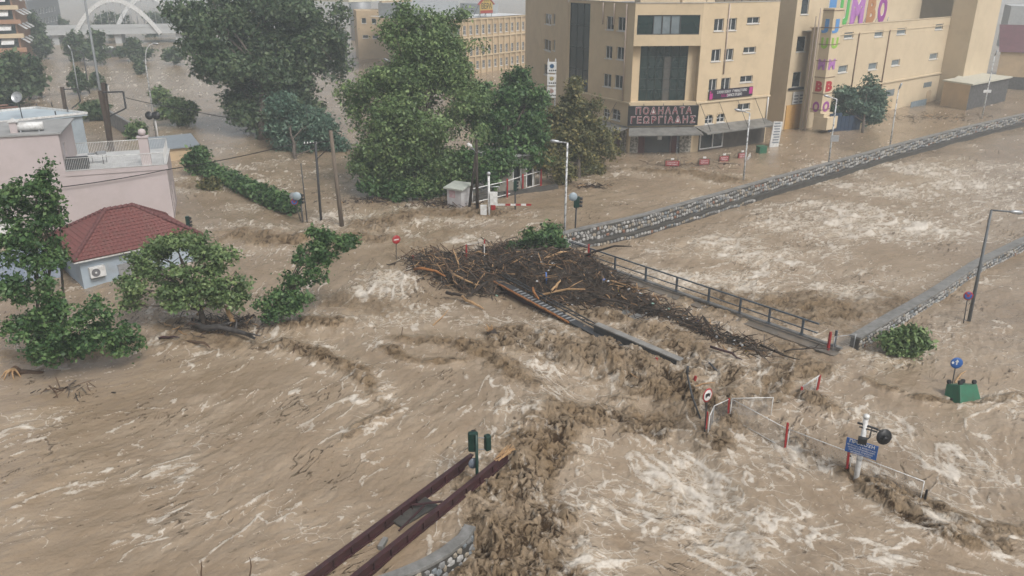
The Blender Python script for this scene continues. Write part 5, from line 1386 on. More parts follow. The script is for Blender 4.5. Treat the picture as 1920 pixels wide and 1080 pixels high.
lamp_post((1058, 452), (1064, 268), (1049, 266), 'white street lamp with peeling paint behind the left end of the river wall', r=(.10, .07), m=M_PEEL)
lamp_post((1553, 312), (1569, 186), (1556, 182), 'street lamp with a grey sign plate in front of the store hoarding', r=(.10, .07), m=M_PEEL)
lamp_post((1394, 338), (1406, 212), (1390, 208), 'street lamp before the bicycle shop display window', r=(.10, .07), m=M_PEEL)
lamp_post((1668, 278), (1685, 168), (1686, 166), 'thin broken lamp pole before the arched door of the store', r=(.09, .06), m=M_PEEL)
lamp_post((1841, 222), (1865, 105), (1866, 103), 'tall lamp pole in front of the dark stone annex wall', r=(.10, .07), m=M_PEEL)
q = G(1841, 222); q.z = 0; 
t = thing('sign_plate', 'small white plate on the pole before the dark annex wall', 'sign', Vector((q.x - .1, q.y - .12, ZT(q.y, 171)))); b = MB(); b.b6(-.55, .55, -.03, .03, -.2, .2); b.build('plate', M_WHITE, t); b = MB(); b.b6(-.05, .05, .031, .1, -.1, .1); b.build('clip', M_GALV, t)
q = G(1553, 312); q.z = 0
t = thing('sign_plate', 'grey square plate on the lamp post before the blue hoarding', 'sign', Vector((q.x + .2, q.y - .14, ZT(q.y, 259)))); b = MB(); b.b6(-.45, .45, -.03, .03, -.35, .35); b.build('plate', M_GALV, t); b = MB(); b.b6(-.05, .05, .031, .1, -.1, .1); b.build('clip', M_GALV, t)
lamp_post((293, 256), (271, 105), (287, 82), 'curved street lamp rising beside the round crossing signals on the left', r=(.14, .08), head='curved', m=M_PEEL)
lamp_post((762, 330), (757, 135), (731, 117), 'street lamp half hidden in the big central tree', r=(.10, .06), m=M_PEEL)
lamp_post((205, 275), (157, -12), (150, -14), 'very tall grey mast leaning at the upper left', r=(.20, .12), m=mat('mast_grey', (.22, .23, .235), (.17, .18, .185)))
lamp_post((150, 190), (134, 95), (132, 92), 'distant grey lamp pole between the two flooded lanes at upper left', r=(.12, .08), m=MATS['mast_grey'])
lamp_post((168, 175), (156, 102), (155, 101), 'distant dark pole right of the flooded street at upper left', r=(.12, .1), m=M_DARKST)
# utility poles
def pole(bp, tp, label, r=(.13, .10), m=None, name='utility_pole', bars=()):
    base = G(*bp); t = thing(name, label, 'pole', base, 0, 'utility poles'); v = top_of(*tp, base)
    b = MB(); b.tube([-v.normalized() * 1.0, v], list(r), 9); b.build('shaft', m or M_WOODBR, t)
    for k, (f, wd, yaw) in enumerate(bars):
        b = MB(); c = v * f; d = Vector((math.cos(yaw), math.sin(yaw), 0)) * wd; b.bar(c - d * .5, c + d * .5, .09, .1); b.build('cross_arm', M_DARKST, t)
        for s_ in (-.45, -.15, .15, .45):
            b = MB(); p = c + d * s_; b.lathe([(.03, 0), (.06, .06), (.045, .16), (.02, .2)], p + Vector((0, 0, .05)), 8); b.build('insulator', M_WHITE, t)
    return t, base, v
up1, ub1, uv1 = pole((641, 424), (620, 245), 'thick brown wooden pole at the flooded crossing', (.20, .15), mat('weathered_pole', (.17, .135, .105), (.10, .08, .062), rough=.85, scale=3, stretch=(4, 4, .4), bump=.3))
up2, ub2, uv2 = pole((602, 413), (591, 266), 'slim dark steel pole left of the wooden pole', (.11, .10), M_DARKST)
b = MB(); p0, p1 = uv2 * .98, (ub1 + uv1 * .90) - ub2
b.bar(p0 + Vector((-1.0, 0, -.1)), p1, .08); b.bar(uv2 * .78, p1 + Vector((0, 0, -.3)), .06); b.build('brace', M_DARKST, up2)
for k in range(5):
    b = MB(); p = p0 + Vector((-.9 + .25 * k, 0, -.05)); b.lathe([(.03, 0), (.06, .06), (.045, .16), (.02, .2)], p, 8); b.build('insulator', M_WHITE, up2)
pole((576, 416), (564, 306), 'thin dark rod leaning beside the traffic signs at the hedge end', (.05, .045), M_DARKST)
pole((895, 392), (893, 262), 'black wooden pole behind the white crossing signal', (.16, .12), M_WOODDK)
pole((880, 388), (893, 280), 'leaning black stay pole behind the white kiosk', (.14, .10), M_WOODDK)
pole((803, 345), (790, 240), 'dark bare pole standing under the big central tree', (.16, .12), M_WOODDK)
base = G(895, 392); v = top_of(880, 273, base)
t = thing('street_lamp', 'bulky white lamp head on a bracket of the black pole', 'lamp', base + Vector((0, -.2, v.z - .3)), 0, 'street lamps')
b = MB(); b.tube([(0, 0, -.3), (v.x * .6, 0, .2)], .03, 5); b.build('arm', M_GALV, t); b = MB(); b.tube([(v.x * .6, 0, .2), (v.x * .8, 0, .32), (v.x * 1.2, 0, .45), (v.x * 1.35, 0, .42)], [.06, .16, .18, .06], 8); b.build('lamp_head', M_WHITE, t)
# railway masts with bracket frames
def mast(bp, tp, br, label):
    base = G(*bp); t = thing('railway_mast', label, 'mast', base, 0, 'railway masts on the left'); v = top_of(*tp, base)
    b = MB(); b.bar(Vector((0, 0, -1)), v, .42, .42); b.build('post', mat('rusty_dark_mast', (.085, .06, .045), (.05, .036, .028), rough=.7, scale=2), t)
    if br:
        q = [top_of(*p_, base) for p_ in br]; b = MB()
        for p_, r_ in zip(q[:-1], q[1:]): b.bar(p_, r_, .16, .16)
        b.build('bracket', M_DARKST, t)
        b = MB(); b.tube([q[1], q[1] * .97 + Vector((.1, 0, -.9))], .07, 6); b.build('insulator', M_WHITE, t)
    return t
mast((212, 288), (188, 170), [(192, 173), (231, 172), (236, 203), (206, 218)], 'dark railway mast with square bracket frame left of the lamp')
mast((208, 280), (194, 155), [(195, 158), (201, 158), (201, 166)], 'slim railway mast rising just behind the square bracket frame')
mast((124, 215), (116, 163), [(117, 168), (145, 166), (151, 190), (135, 203)], 'smaller railway mast with bracket frame beyond the blue grey house')
# cables
def cable(pts, label, r=.03):
    t = thing('cable', label, 'cable', pts[0]); b = MB(); out = []
    for a, c in zip(pts[:-1], pts[1:]):
        L = (c - a).length
        for k in range(8): f = k / 8; out.append(a.lerp(c, f) - Vector((0, 0, L * .012 * 4 * f * (1 - f))) - pts[0])
    out.append(pts[-1] - pts[0]); b.tube(out, r, 5); b.build('wire', M_BLACK, t); return t
cable([FP.at(FP.hit(118, 349)[0], FP.hit(118, 349)[1], .25), FP.at(FP.hit(312, 317)[0], FP.hit(312, 317)[1], .25), AT(550, 270, ub2.y)], 'black cable running along the pink wall and across to the pole', .04)
cable([AT(235, 183, 104), AT(350, 205, 100), AT(446, 223, 96)], 'black cable strung from the railway mast towards the big tree', .05)
# crossing signals with round black targets (far)
base = G(297, 262)
t = thing('crossing_signal', 'railway crossing signal with two round black discs seen from behind, upper left', 'signal', base)
b = MB(); b.tube([(0, 0, -1), (0, 0, ZT(base.y, 215))], .09, 8); b.build('post', M_WHITE, t)
for px in (281, 294):
    q = top_of(px, 216, base); b = MB(); b.lathe([(.0, 0), (.52, .02), (.52, .06), (.0, .08)], q + Vector((0, -.2, 0)), 18, M=Matrix.Rotation(R(90), 3, 'X')); b.build('disc', M_BLACK, t)
b = MB(); z = ZT(base.y, 216); b.bar((-1.0, -.1, z), (0, -.1, z), .08); b.build('arm', M_GALV, t)

# near crossing signal with blue board
base = G(1604, 905); vtop = top_of(1625, 779, base)
cs_ = thing('crossing_signal', 'white railway crossing signal post in the foreground with one round black disc', 'signal', base)
b = MB(); b.tube([-vtop * .35, vtop * .97], [.12, .10], 12); b.build('post', M_WHITE, cs_)
b = MB(); b.tube([vtop * .965, vtop * 1.0, vtop * 1.02], [.125, .125, .04], 12); b.build('cap', M_WHITE, cs_)
b = MB(); b.tube([vtop * .36, vtop * .37], [.125, .125], 12); b.build('collar', M_GALV, cs_)
b = MB(); c = vtop * .86; dc = top_of(1654, 815, base) + Vector((0, -.15, 0))
b.bar(c + Vector((-.28, .1, .06)), c + Vector((.45, -.25, -.05)), .07); b.bar(c + Vector((-.2, .05, -.1)), c + Vector((.4, -.3, -.14)), .05); b.bar(c + Vector((.4, -.25, -.08)), dc + Vector((-.05, 0, .28)), .04); b.tube([c + Vector((.25, -.1, -.1)), c + Vector((.2, -.15, -.5)), c + Vector((.0, -.1, -.7))], .03, 6); b.build('bracket', M_DARKST, cs_)
def disc_part(c, r, name, m, root, tilt=(R(78), 0, R(8)), th=.05, n=28, parent=None):
    from mathutils import Euler
    Mx = Euler(tilt).to_matrix(); b = MB(); b.lathe([(.001, 0), (r * .98, 0), (r, th * .5), (r * .98, th), (.001, th)], c, n, M=Mx); return b.build(name, m, parent or root)
o = disc_part(dc, .335, 'disc', M_BLACK, cs_)
b = MB(); b.tube([dc + Vector((0, -.06, -.02)), dc + Vector((0, -.2, -.06))], [.13, .11], 12); b.build('lens_hood', M_BLACK, o)
q = top_of(1614, 822, base) + Vector((0, -.16, 0)); b = MB(); b.box(q, (.34, .22, .26), -.4); b.build('lens_box', M_BLACK, cs_, bevel=.02)
sgn = thing('warning_board', 'blue board with white Greek warning text headed ΠΡΟΣΟΧΗ on the crossing signal', 'sign', base + top_of(1612, 837, base) + Vector((0, -.17, 0)), R(-36))
b = MB(); b.b6(-.62, .62, -.015, .015, -.33, .33); b.build('board', mat('sign_blue', (.022, .10, .33), (.018, .085, .28), rough=.35), sgn, bevel=.01)
class LocalFace:
    rz = 0
    def at(s, x, z, out=0): return Vector((x, -.016 - out, z))
def ltext(root, x, z, txt, size, m, fit=None, name='lettering', out=.004, offset=0.0):
    me = text_mesh(txt, size, .002, offset); xs_ = [v.co.x for v in me.vertices]
    if fit: me.transform(Matrix.Diagonal((fit / (max(xs_) - min(xs_)), 1, 1, 1)))
    me.materials.append(m); o = bpy.data.objects.new(name, me); COL.objects.link(o); o.parent = root; o.rotation_euler = (math.pi / 2, 0, 0); o.location = (x, -.016 - out, z); return o
ltext(sgn, 0, .215, 'ΠΡΟΣΟΧΗ', .20, M_LETW, .98, offset=.004)
for k, s in enumerate(('Κίνδυνος σε διάβαση και', 'γραμμή σιδηροδρομική', 'για λόγους ασφαλείας', 'απαγορεύεται η στάση')): ltext(sgn, 0, .05 - k * .105, s, .10, M_LETW, (1.1, 1.05, .95, .8)[k], 'small_text')
# traffic light in the foreground, seen from behind
base = G(895, 906); tl = thing('traffic_light', 'dark green traffic light seen from behind at the end of the red girders', 'traffic light', base)
M_GREEN = mat('dark_green_paint', (.010, .040, .030), (.007, .028, .022), rough=.35, scale=5)
vt = top_of(893, 815, base)
b = MB(); b.tube([(0, 0, -.8), (vt.x, 0, vt.z)], [.075, .06], 10); b.build('pole', M_GREEN, tl)
q = top_of(889, 832, base); b = MB(); b.box(q + Vector((-.05, .16, 0)), (.42, .22, .92)); o = b.build('signal_head', M_GREEN, tl, bevel=.07)
for k in (-.28, 0, .28):
    b = MB(); b.tube([q + Vector((-.05, .27, k)), q + Vector((-.05, .45, k - .02))], [.12, .13], 12); b.build('visor', M_BLACK, tl, ).parent = o
q2 = top_of(914, 832, base); b = MB(); b.box(q2 + Vector((0, .1, 0)), (.26, .26, .72), .5); b.build('side_head', M_GREEN, tl, bevel=.06)
b = MB()
for z in (.25, -.3): b.bar(q + Vector((.1, .05, z)), q2 + Vector((0, .05, z)), .03)
b.build('bracket', M_GALV, tl)
disc_part(top_of(890, 871, base) + Vector((-.06, .12, 0)), .24, 'sign_back', mat('blue_grey_metal', (.12, .14, .17), (.09, .105, .13), rough=.4), tl, (R(85), 0, R(30)))
# truck ban sign, bent over beside the wire fence
base = G(1321, 812)
ts = thing('traffic_sign', 'round red and white no-lorries sign leaning at the start of the wire fence', 'sign', base); vt = top_of(1326, 740, base)
b = MB(); b.tube([(-.02, 0, -.5), (0, 0, .3), vt * .8, vt + Vector((0, .03, .25))], .035, 8); b.build('post', M_DARKST, ts)
def round_sign(root, c, r, yaw, tilt, rim, face, name='face'):
    E_ = (R(90) + tilt, 0, yaw); f = Matrix.Rotation(yaw, 3, 'Z') @ Matrix.Rotation(tilt, 3, 'X') @ Vector((0, -1, 0))
    o = disc_part(c, r, 'plate', rim, root, E_, .02); p = disc_part(c + f * .022, r * .78, name, face, root, E_, .004, parent=o); return o, f
o, f = round_sign(ts, vt + Vector((0, -.05, 0)), .335, R(38), R(-4), M_RED, M_WHITE)
from mathutils import Euler
rtx = Euler((0, R(0), R(38))).to_matrix(); right = rtx @ Vector((1, 0, 0)); c0 = vt + Vector((0, -.05, 0)) + f * .032
b = MB()
def plate(b, x0, x1, z0, z1): b.prism([(x0, z0), (x1, z0), (x1, z1), (x0, z1)], c0, right, (0, 0, 1), f * .004)
plate(b, -.17, .06, -.02, .12); plate(b, .07, .17, -.02, .07); plate(b, -.17, .17, -.05, -.021)
for x in (-.11, .11): b.prism([(x + .04 * math.cos(a), -.065 + .04 * math.sin(a)) for a in [k * math.pi / 4 for k in range(8)]], c0, right, (0, 0, 1), f * .006)
b.build('lorry_symbol', M_BLACK, ts).parent = o
# other signs
def sign_post(bp, cp, r, label, yaw, rim, face, extra=None, prad=.03):
    base = G(*bp); t = thing('traffic_sign', label, 'sign', base); v = top_of(*cp, base)
    b = MB(); b.tube([(0, 0, -.8), v + Vector((0, .03, r * .9))], prad, 7); b.build('post', M_DARKST, t)
    o, f = round_sign(t, v + Vector((0, -.03, 0)), r, yaw, R(-6), rim, face)
    rr = Euler((0, 0, yaw)).to_matrix() @ Vector((1, 0, 0))
    if extra: extra(t, o, v + Vector((0, -.03, 0)) + f * .030, rr, f, r)
    return t
M_SBLUE = MATS['sign_blue']
def bars(t, o, c, rr, f, r):
    for s_ in (1, -1):
        b = MB(); a = Vector((0, 0, 1)) * .60 * r; p, q = c + rr * (.55 * r * s_) + a, c - rr * (.55 * r * s_) - a; b.bar(p, q, .06 * 1.2, .008, up=f); b.build('red_bar', M_RED, t).parent = o
def entry(t, o, c, rr, f, r):
    b = MB(); b.prism([(-.6 * r, -.14 * r), (.6 * r, -.14 * r), (.6 * r, .14 * r), (-.6 * r, .14 * r)], c, rr, (0, 0, 1), f * .006); b.build('white_bar', M_WHITE, t).parent = o
def arrow(t, o, c, rr, f, r):
    b = MB(); b.prism([(-.09 * r, -.65 * r), (.12 * r, -.65 * r), (.12 * r, .2 * r), (.35 * r, .2 * r), (.02 * r, .7 * r), (-.32 * r, .2 * r), (-.09 * r, .2 * r)], c, rr, (0, 0, 1), f * .006); b.build('white_arrow', M_WHITE, t).parent = o
    b = MB(); b.prism([(-.62 * r + .2 * r * math.cos(a), .05 * r + .26 * r * math.sin(a)) for a in [k * math.pi / 5 for k in range(10)]], c, rr, (0, 0, 1), f * .005); b.build('white_mark', M_WHITE, t).parent = o
sign_post((1808, 606), (1815, 554), .28, 'round red and blue no-stopping sign beside the dark street lamp', R(-10), M_RED, M_SBLUE, bars)
sign_post((1786, 724), (1793, 680), .30, 'round blue sign with white arrow above the overturned green bin', R(-8), M_SBLUE, M_SBLUE, arrow)
sign_post((742, 487), (743, 449), .32, 'round red no-entry sign in the rapids left of the log jam', R(30), M_RED, M_RED, entry)
sign_post((569, 418), (552, 378), .30, 'round blue no-parking sign at the end of the hedge', R(10), M_RED, M_SBLUE, bars)
sign_post((566, 414), (550, 368), .34, 'round grey sign back above the no-parking sign at the hedge', R(-5), M_GALV, M_GALV)
# traffic lights further off
def far_light(bp, head, label, disc=None, w=.5):
    base = G(*bp); t = thing('traffic_light', label, 'traffic light', base, 0, 'distant traffic lights'); v = top_of(*head, base)
    b = MB(); b.tube([(0, 0, -1), (v.x, 0, v.z)], .07, 8); b.build('pole', M_DARKST, t)
    b = MB(); b.box(v + Vector((0, -.1, 0)), (w * .6, .25, .95)); o = b.build('signal_head', M_GREEN, t, bevel=.05)
    for k in (-.3, 0, .3): b = MB(); b.tube([v + Vector((w * .3, -.1, k)), v + Vector((w * .6, -.12, k - .03))], .12, 8); b.build('visor', M_BLACK, t).parent = o
    if disc: disc_part(top_of(*disc, base) + Vector((0, -.3, 0)), .36, 'sign_back', mat('pale_blue_metal', (.30, .36, .40), (.24, .29, .32), rough=.4), t, (R(88), 0, R(10)))
    return t
far_light((1078, 432), (1081, 378), 'green traffic light behind the left end of the river wall', (1074, 367), .8)
far_light((966, 392), (966, 348), 'green traffic light beside the red and white barrier arm')
far_light((568, 417), (563, 372), 'dark traffic light at the hedge end', (558, 366))
far_light((352, 432), (353, 415), 'black traffic light head poking out beside the red roof')
# white crossing signal, barrier and cabinet in the middle distance
base = G(917, 404); t = thing('crossing_signal', 'white railway crossing signal with cabinets left of the barrier arm', 'signal', base); zt_ = ZT(base.y, 330)
b = MB(); b.tube([(0, 0, -.8), (0, 0, zt_)], .10, 8); b.build('post', M_WHITE, t); b = MB(); b.lathe([(.03, -.2), (.16, -.12), (.19, 0), (.16, .12), (.03, .2)], (0, 0, zt_ + .2), 10); b.build('ball', M_GALV, t)
b = MB(); b.b6(.1, .75, -.2, .2, 1.0, 2.1); b.b6(-.75, -.2, -.1, .3, -.5, .9); b.build('cabinet', M_WHITE, t); b = MB(); b.tube([(0, 0, zt_ * .72), (.9, 0, zt_ * .74), (.95, 0, zt_ * .6)], .05, 6); b.build('bracket', M_GALV, t)
base = G(925, 394); t = thing('railway_barrier', 'horizontal red and white railway barrier arm', 'barrier', base); e = top_of(996, 391, base)
n = 7
for k in range(n):
    b = MB(); b.bar(Vector((.15, 0, .5)).lerp(Vector((e.x, 0, .5)), k / n), Vector((.15, 0, .5)).lerp(Vector((e.x, 0, .5)), (k + 1) / n), .10, .16); b.build('stripe', M_RED if k % 2 == 0 and k else M_WHITE, t)
b = MB(); b.b6(-.2, .2, -.2, .2, -.8, .8); b.build('pivot', M_RED, t)
base = G(860, 384); kb = thing('relay_hut', 'small white relay hut with pale flat roof under the big tree', 'hut', base, R(-28))
b = MB(); b.b6(-.75, .75, -.75, .75, -1, ZT(base.y, 352)); b.build('wall', mat('scrawled_white', (.50, .50, .50), (.40, .37, .37), rough=.7, scale=1.5), kb); b = MB(); z = ZT(base.y, 352); b.box((0, 0, z + .18), (2.0, 2.0, .14), rot=Matrix.Rotation(R(6), 3, 'X')); b.build('roof', mat('pale_green_roof', (.42, .45, .40), (.36, .38, .34)), kb)
b = MB(); b.b6(-.5, .1, -.77, -.751, .8, 1.5); b.build('pink_scrawl', mat('pink_spray', (.42, .22, .24), (.46, .42, .42), scale=4), kb)
# red and white tube fence beside it
fb = [G(886, 385), G(949, 370), G(978, 360), G(1012, 350)]
t = thing('tube_fence', 'white tube fence with red posts beside the crossing signal', 'fence', fb[0])
for k, (a, c) in enumerate(zip(fb[:-1], fb[1:])): 
    b = MB(); up = Vector((0, 0, 1)); a, c = a - fb[0], c - fb[0]
    for h_ in (.25, 1.55): b.tube([a + up * h_, c + up * h_], .05, 6)
    b.tube([a + up * .25, a + up * 1.55], .05, 6); b.tube([c + up * .25, c + up * 1.55], .05, 6); b.build('panel', M_WHITE, t)
for k in (1, 2, 3):
    b = MB(); p = fb[k] - fb[0]; b.box(p + Vector((.12, -.05, .9)), (.14, .14, 1.8)); b.build('post', M_RED, t)

# foreground wire fence with red posts
pts = {'A': (1366, 782), 'C': (1472, 842), 'D': (1588, 888), 'E': (1728, 943), 'P': (1327, 815), 'B': (1448, 780)}
wp = {k: G(*v) for k, v in pts.items()}; fr = thing('wire_fence', 'white framed wire mesh fence with red posts running to the lower right', 'fence', wp['A'])
loc = {k: v - wp['A'] for k, v in wp.items()}; up = Vector((0, 0, 1))
for a, c, h1, bt in (('A', 'C', 1.02, True), ('C', 'D', 1.05, True), ('D', 'E', 1.0, False), ('A', 'B', 1.02, False)):
    d = (loc[c] - loc[a]).normalized() * .07; fence_panel(fr, loc[a] + d, loc[c] - d, .02, h1, .020, bottom=bt, m=M_WHITE)
mid = (loc['A'] + loc['P']) / 2 + Vector((-.25, .15, 0))
for a, c in ((loc['A'] + Vector((-.07, 0, 0)), mid), (mid, loc['P'])): fence_panel(fr, a, c, .0, .98, .022, bottom=False, m=M_WHITE)
for k, px, py in (('A', 1367, 747), ('C', 1477, 793), ('D', 1592, 842)):
    v = top_of(px, py, wp[k]); b = MB(); b.bar(loc[k] + Vector((0, 0, -.6)), loc[k] + v, .085); b.build('post', M_RED, fr, bevel=.01)
    b = MB(); b.bar(loc[k] + v * .3 + Vector((.055, 0, 0)), loc[k] + v * .34 + Vector((.1, 0, 0)), .05); b.bar(loc[k] + v * .7 + Vector((.055, 0, 0)), loc[k] + v * .74 + Vector((.1, 0, 0)), .05); b.build('clamp', M_DARKST, fr)
post_thing(1733, 918, 942, 0, 'short black steel post at the lower right end of the wire fence', .08, M_BLACK)
post_thing(1323, 772, 803, 0, 'short red post right behind the leaning no-lorries sign', .09, M_RED)
base = G(1502, 738); t = thing('wire_fence', 'short tilted piece of wire fence between two red posts in the rapids', 'fence', base); q = G(1531, 733) - base
b = MB(); b.bar((0, 0, -.4), (.0, 0, .40), .10); b.build('post', M_RED, t); v = q + Vector((.06, 0, ZT(base.y + q.y, 703))); b = MB(); b.bar(q + Vector((0, 0, -.4)), v, .09); b.build('post', M_RED, t)
b = MB(); b.tube([(.02, 0, .38), v * .99], .03, 6); b.tube([q + Vector((-.1, 0, -.2)), v + Vector((-.1, 0, -.05))], .022, 6); b.build('frame', M_WHITE, t)
b = MB()
for k in range(1, 14): f = k / 14; b.tube([Vector((0, 0, -.3)).lerp(q + Vector((0, 0, -.3)), f), Vector((.02, 0, .38)).lerp(v, f)], .003, 3, cap=False)
for k in range(9): f = k / 9; b.tube([Vector((0, 0, -.2 + .55 * f)), q + Vector((0, 0, -.2 + (v.z + .2) * f))], .003, 3, cap=False)
b.build('wire_mesh', M_GALV, t)
base = G(1556, 660); t = thing('wire_fence', 'small wire gate panel joining the bridge end to the near stone wall', 'fence', base); fence_panel(t, Vector((.15, 0, 0)), G(1600, 655) - base, .0, .95, .02, bottom=False, m=M_GALV)
# bent barrier pole and loose bars in the rapids
a = G(1317, 795, -.2); t = thing('bent_pole', 'bent dark steel pole sticking up out of the rapids left of the no-lorries sign', 'pole', a)
m1 = AT(1298, 744, a.y + .6) - a; m2 = AT(1288, 700, a.y + 1.2) - a; b = MB(); b.tube([(0, 0, 0), m1, m2], .05, 7); b.build('shaft', M_DARKST, t); b = MB(); b.tube([m2, m2 + Vector((.05, .1, .35))], [.08, .06], 7); b.build('tip', M_DARKST, t); b = MB(); b.tube([m1 * .96, m1 * 1.04], .075, 7); b.build('joint', M_BLACK, t)
a, e = G(1356, 708, -.1), G(1330, 680, .35)
t = thing('loose_bar', 'dark steel bar poking diagonally out of the water below the bridge', 'bar', a); b = MB(); b.bar((0, 0, 0), e - a, .10, .06); b.build('bar', M_DARKST, t); b = MB(); b.tube([e - a, (e - a) * 1.03], .06, 6); b.build('tip', M_GALV, t)
a, e = G(1318, 765, .05), G(1355, 748, .25)
t = thing('loose_bar', 'dark red bar lying right of the no-lorries sign', 'bar', a); b = MB(); b.bar((0, 0, 0), e - a, .10, .05); b.build('bar', M_OXIDE, t)
for px, py, lab in ((1300, 720, 'tilted red stub beside the bent dark pole'), (1227, 685, 'small red stub in the churning water below the walkway plate'), (772, 490, 'small red stub right of the no-entry sign')):
    a = G(px, py); t = thing('red_stub', lab, 'post', a); b = MB(); b.bar((-.05, 0, -.4), (.12, .1, .42), .12, .09); b.build('shaft', M_RED, t)
# overturned green bin
base = G(1803, 742); gb = thing('waste_bin', 'overturned green wheeled waste bin drifting in the flood at the right', 'bin', base)
gb.rotation_euler = (R(158), R(9), R(22)); gb.location.z = .10; gb.scale = (.92, .92, .92)
M_BIN = mat('green_plastic', (.028, .135, .075), (.020, .10, .055), rough=.45, scale=2, dirt=(.10, .085, .055), dirt_scale=2, dirt_amt=.4)
b = MB(); lo = [(-.68, -.42, -.55), (.68, -.42, -.55), (.68, .42, -.55), (-.68, .42, -.55)]; hi = [(-.85, -.55, .55), (.85, -.55, .55), (.85, .55, .55), (-.85, .55, .55)]
b.add(lo + hi, [(3, 2, 1, 0), (4, 5, 6, 7), (0, 1, 5, 4), (1, 2, 6, 5), (2, 3, 7, 6), (3, 0, 4, 7)]); b.build('body', M_BIN, gb, bevel=.04)
b = MB(); b.b6(-.88, .88, -.58, -.56, .45, .56); b.b6(-.88, .88, .56, .6, .45, .56); b.build('rim', M_BIN, gb)
b = MB(); b.lathe([(.9, 0), (.9, .001)], n=3) if False else b.add([(-.86, -.5, .56), (.86, -.5, .56), (.86, .55, .56), (-.86, .55, .56), (-.8, -.3, .85), (.8, -.3, .85), (.8, .35, .85), (-.8, .35, .85)], [(0, 1, 5, 4), (1, 2, 6, 5), (2, 3, 7, 6), (3, 0, 4, 7), (4, 5, 6, 7)]); b.build('lid', M_BIN, gb)
for x, y in ((-.55, -.34), (.55, -.34), (.55, .34), (-.55, .34)):
    b = MB(); b.tube([(x, y - .06, -.66), (x, y + .06, -.66)], .13, 12); o = b.build('wheel', M_BLACK, gb); b = MB(); b.b6(x - .04, x + .04, y - .05, y + .05, -.60, -.54); b.build('fork', M_GALV, gb).parent = o
for x in (-.80, .80):
    b = MB(); b.tube([(x - .06, 0, .25), (x + .12, 0, .25)], .07, 8); b.build('trunnion', M_BLACK, gb)
# signs and bins before the shop
wb = G(1452, 276); t = thing('advert_board', 'tall white advertising board leaning in the water right of the bicycle shop', 'sign', wb, R(12)); z = ZT(wb.y, 228)
b = MB(); b.box((0, 0, z / 2), (1.2, .12, z), rot=Matrix.Rotation(R(4), 3, 'Y')); b.build('board', M_WHITE, t)
b = MB()
for k in range(8): b.b6(-.42 + .05 * (k % 3), .45 - .06 * (k % 2), -.075, -.065, .5 + k * .33, .68 + k * .33)
b.build('print', mat('notice_print', (.22, .24, .26)), t)
M_REDSIGN = mat('red_rack_sign', (.28, .025, .03), (.20, .02, .025), rough=.5)
for k, (px, py) in enumerate(((1260, 312), (1320, 309), (1357, 303), (1391, 297))):
    c = G(px, py); t = thing('bike_rack_sign', ('red rack sign farthest left before the bicycle shop', 'red rack sign under the shop display window', 'third red rack sign from the left before the shop', 'red rack sign beside the lamp post and bicycle')[k], 'sign', c, .15 * k, 'red rack signs')
    w_ = .75 if k == 0 else .55; b = MB(); b.b6(-w_, w_, -.05, .05, .05, .62); o = b.build('board', M_REDSIGN, t)
    b = MB(); b.tube([(-w_ - .1, 0, -.5), (-w_ - .1, 0, .72), (w_ + .1, 0, .72), (w_ + .1, 0, -.5)], .035, 6); b.build('frame', M_BLACK, t)
    for z in (.45, .22): ltext(t, 0, z, 'ΓΕΩΡΓΙΑΔΗΣ' if z < .3 else 'ΠΟΔΗΛΑΤΑ', .22, M_LETW, w_ * 1.6, out=.036)
    b = MB(); b.box((0, 0, .82), (.34, .1, .18)); b.build('tag', M_WHITE, t)
c = G(1427, 287); t = thing('waste_bin', 'small green bin in the water before the alley', 'bin', c, .3); b = MB(); b.b6(-.5, .5, -.4, .4, -.6, .75); b.build('body', M_BIN, t, bevel=.05); b = MB(); b.b6(-.54, .54, -.44, .44, .752, .85); b.build('lid', M_BIN, t, bevel=.03)
c = G(1404, 300); t = thing('bicycle', 'white bicycle half under water beside the lamp post', 'bicycle', c, R(60)); 
for x in (-.5, .5):
    b = MB(); b.tube([(x + .33 * math.cos(a), 0, .15 + .33 * math.sin(a)) for a in [k * math.pi / 8 for k in range(17)]], .025, 5, cap=False); b.build('wheel', M_WHITE, t)
b = MB()
for p_, r_ in (((-.5, 0, .15), (-.15, 0, .7)), ((-.15, 0, .7), (.35, 0, .75)), ((.35, 0, .75), (.5, 0, .15)), ((-.5, 0, .15), (0, 0, .2)), ((0, 0, .2), (.35, 0, .75)), ((0, 0, .2), (-.15, 0, .7))): b.tube([p_, r_], .03, 5)
b.build('frame', M_WHITE, t); b = MB(); b.box((-.2, 0, .8), (.25, .12, .06)); b.build('saddle', M_BLACK, t); b = MB(); b.tube([(.35, -.25, .95), (.38, 0, .92), (.35, .25, .95)], .02, 5); b.build('handlebar', M_BLACK, t)
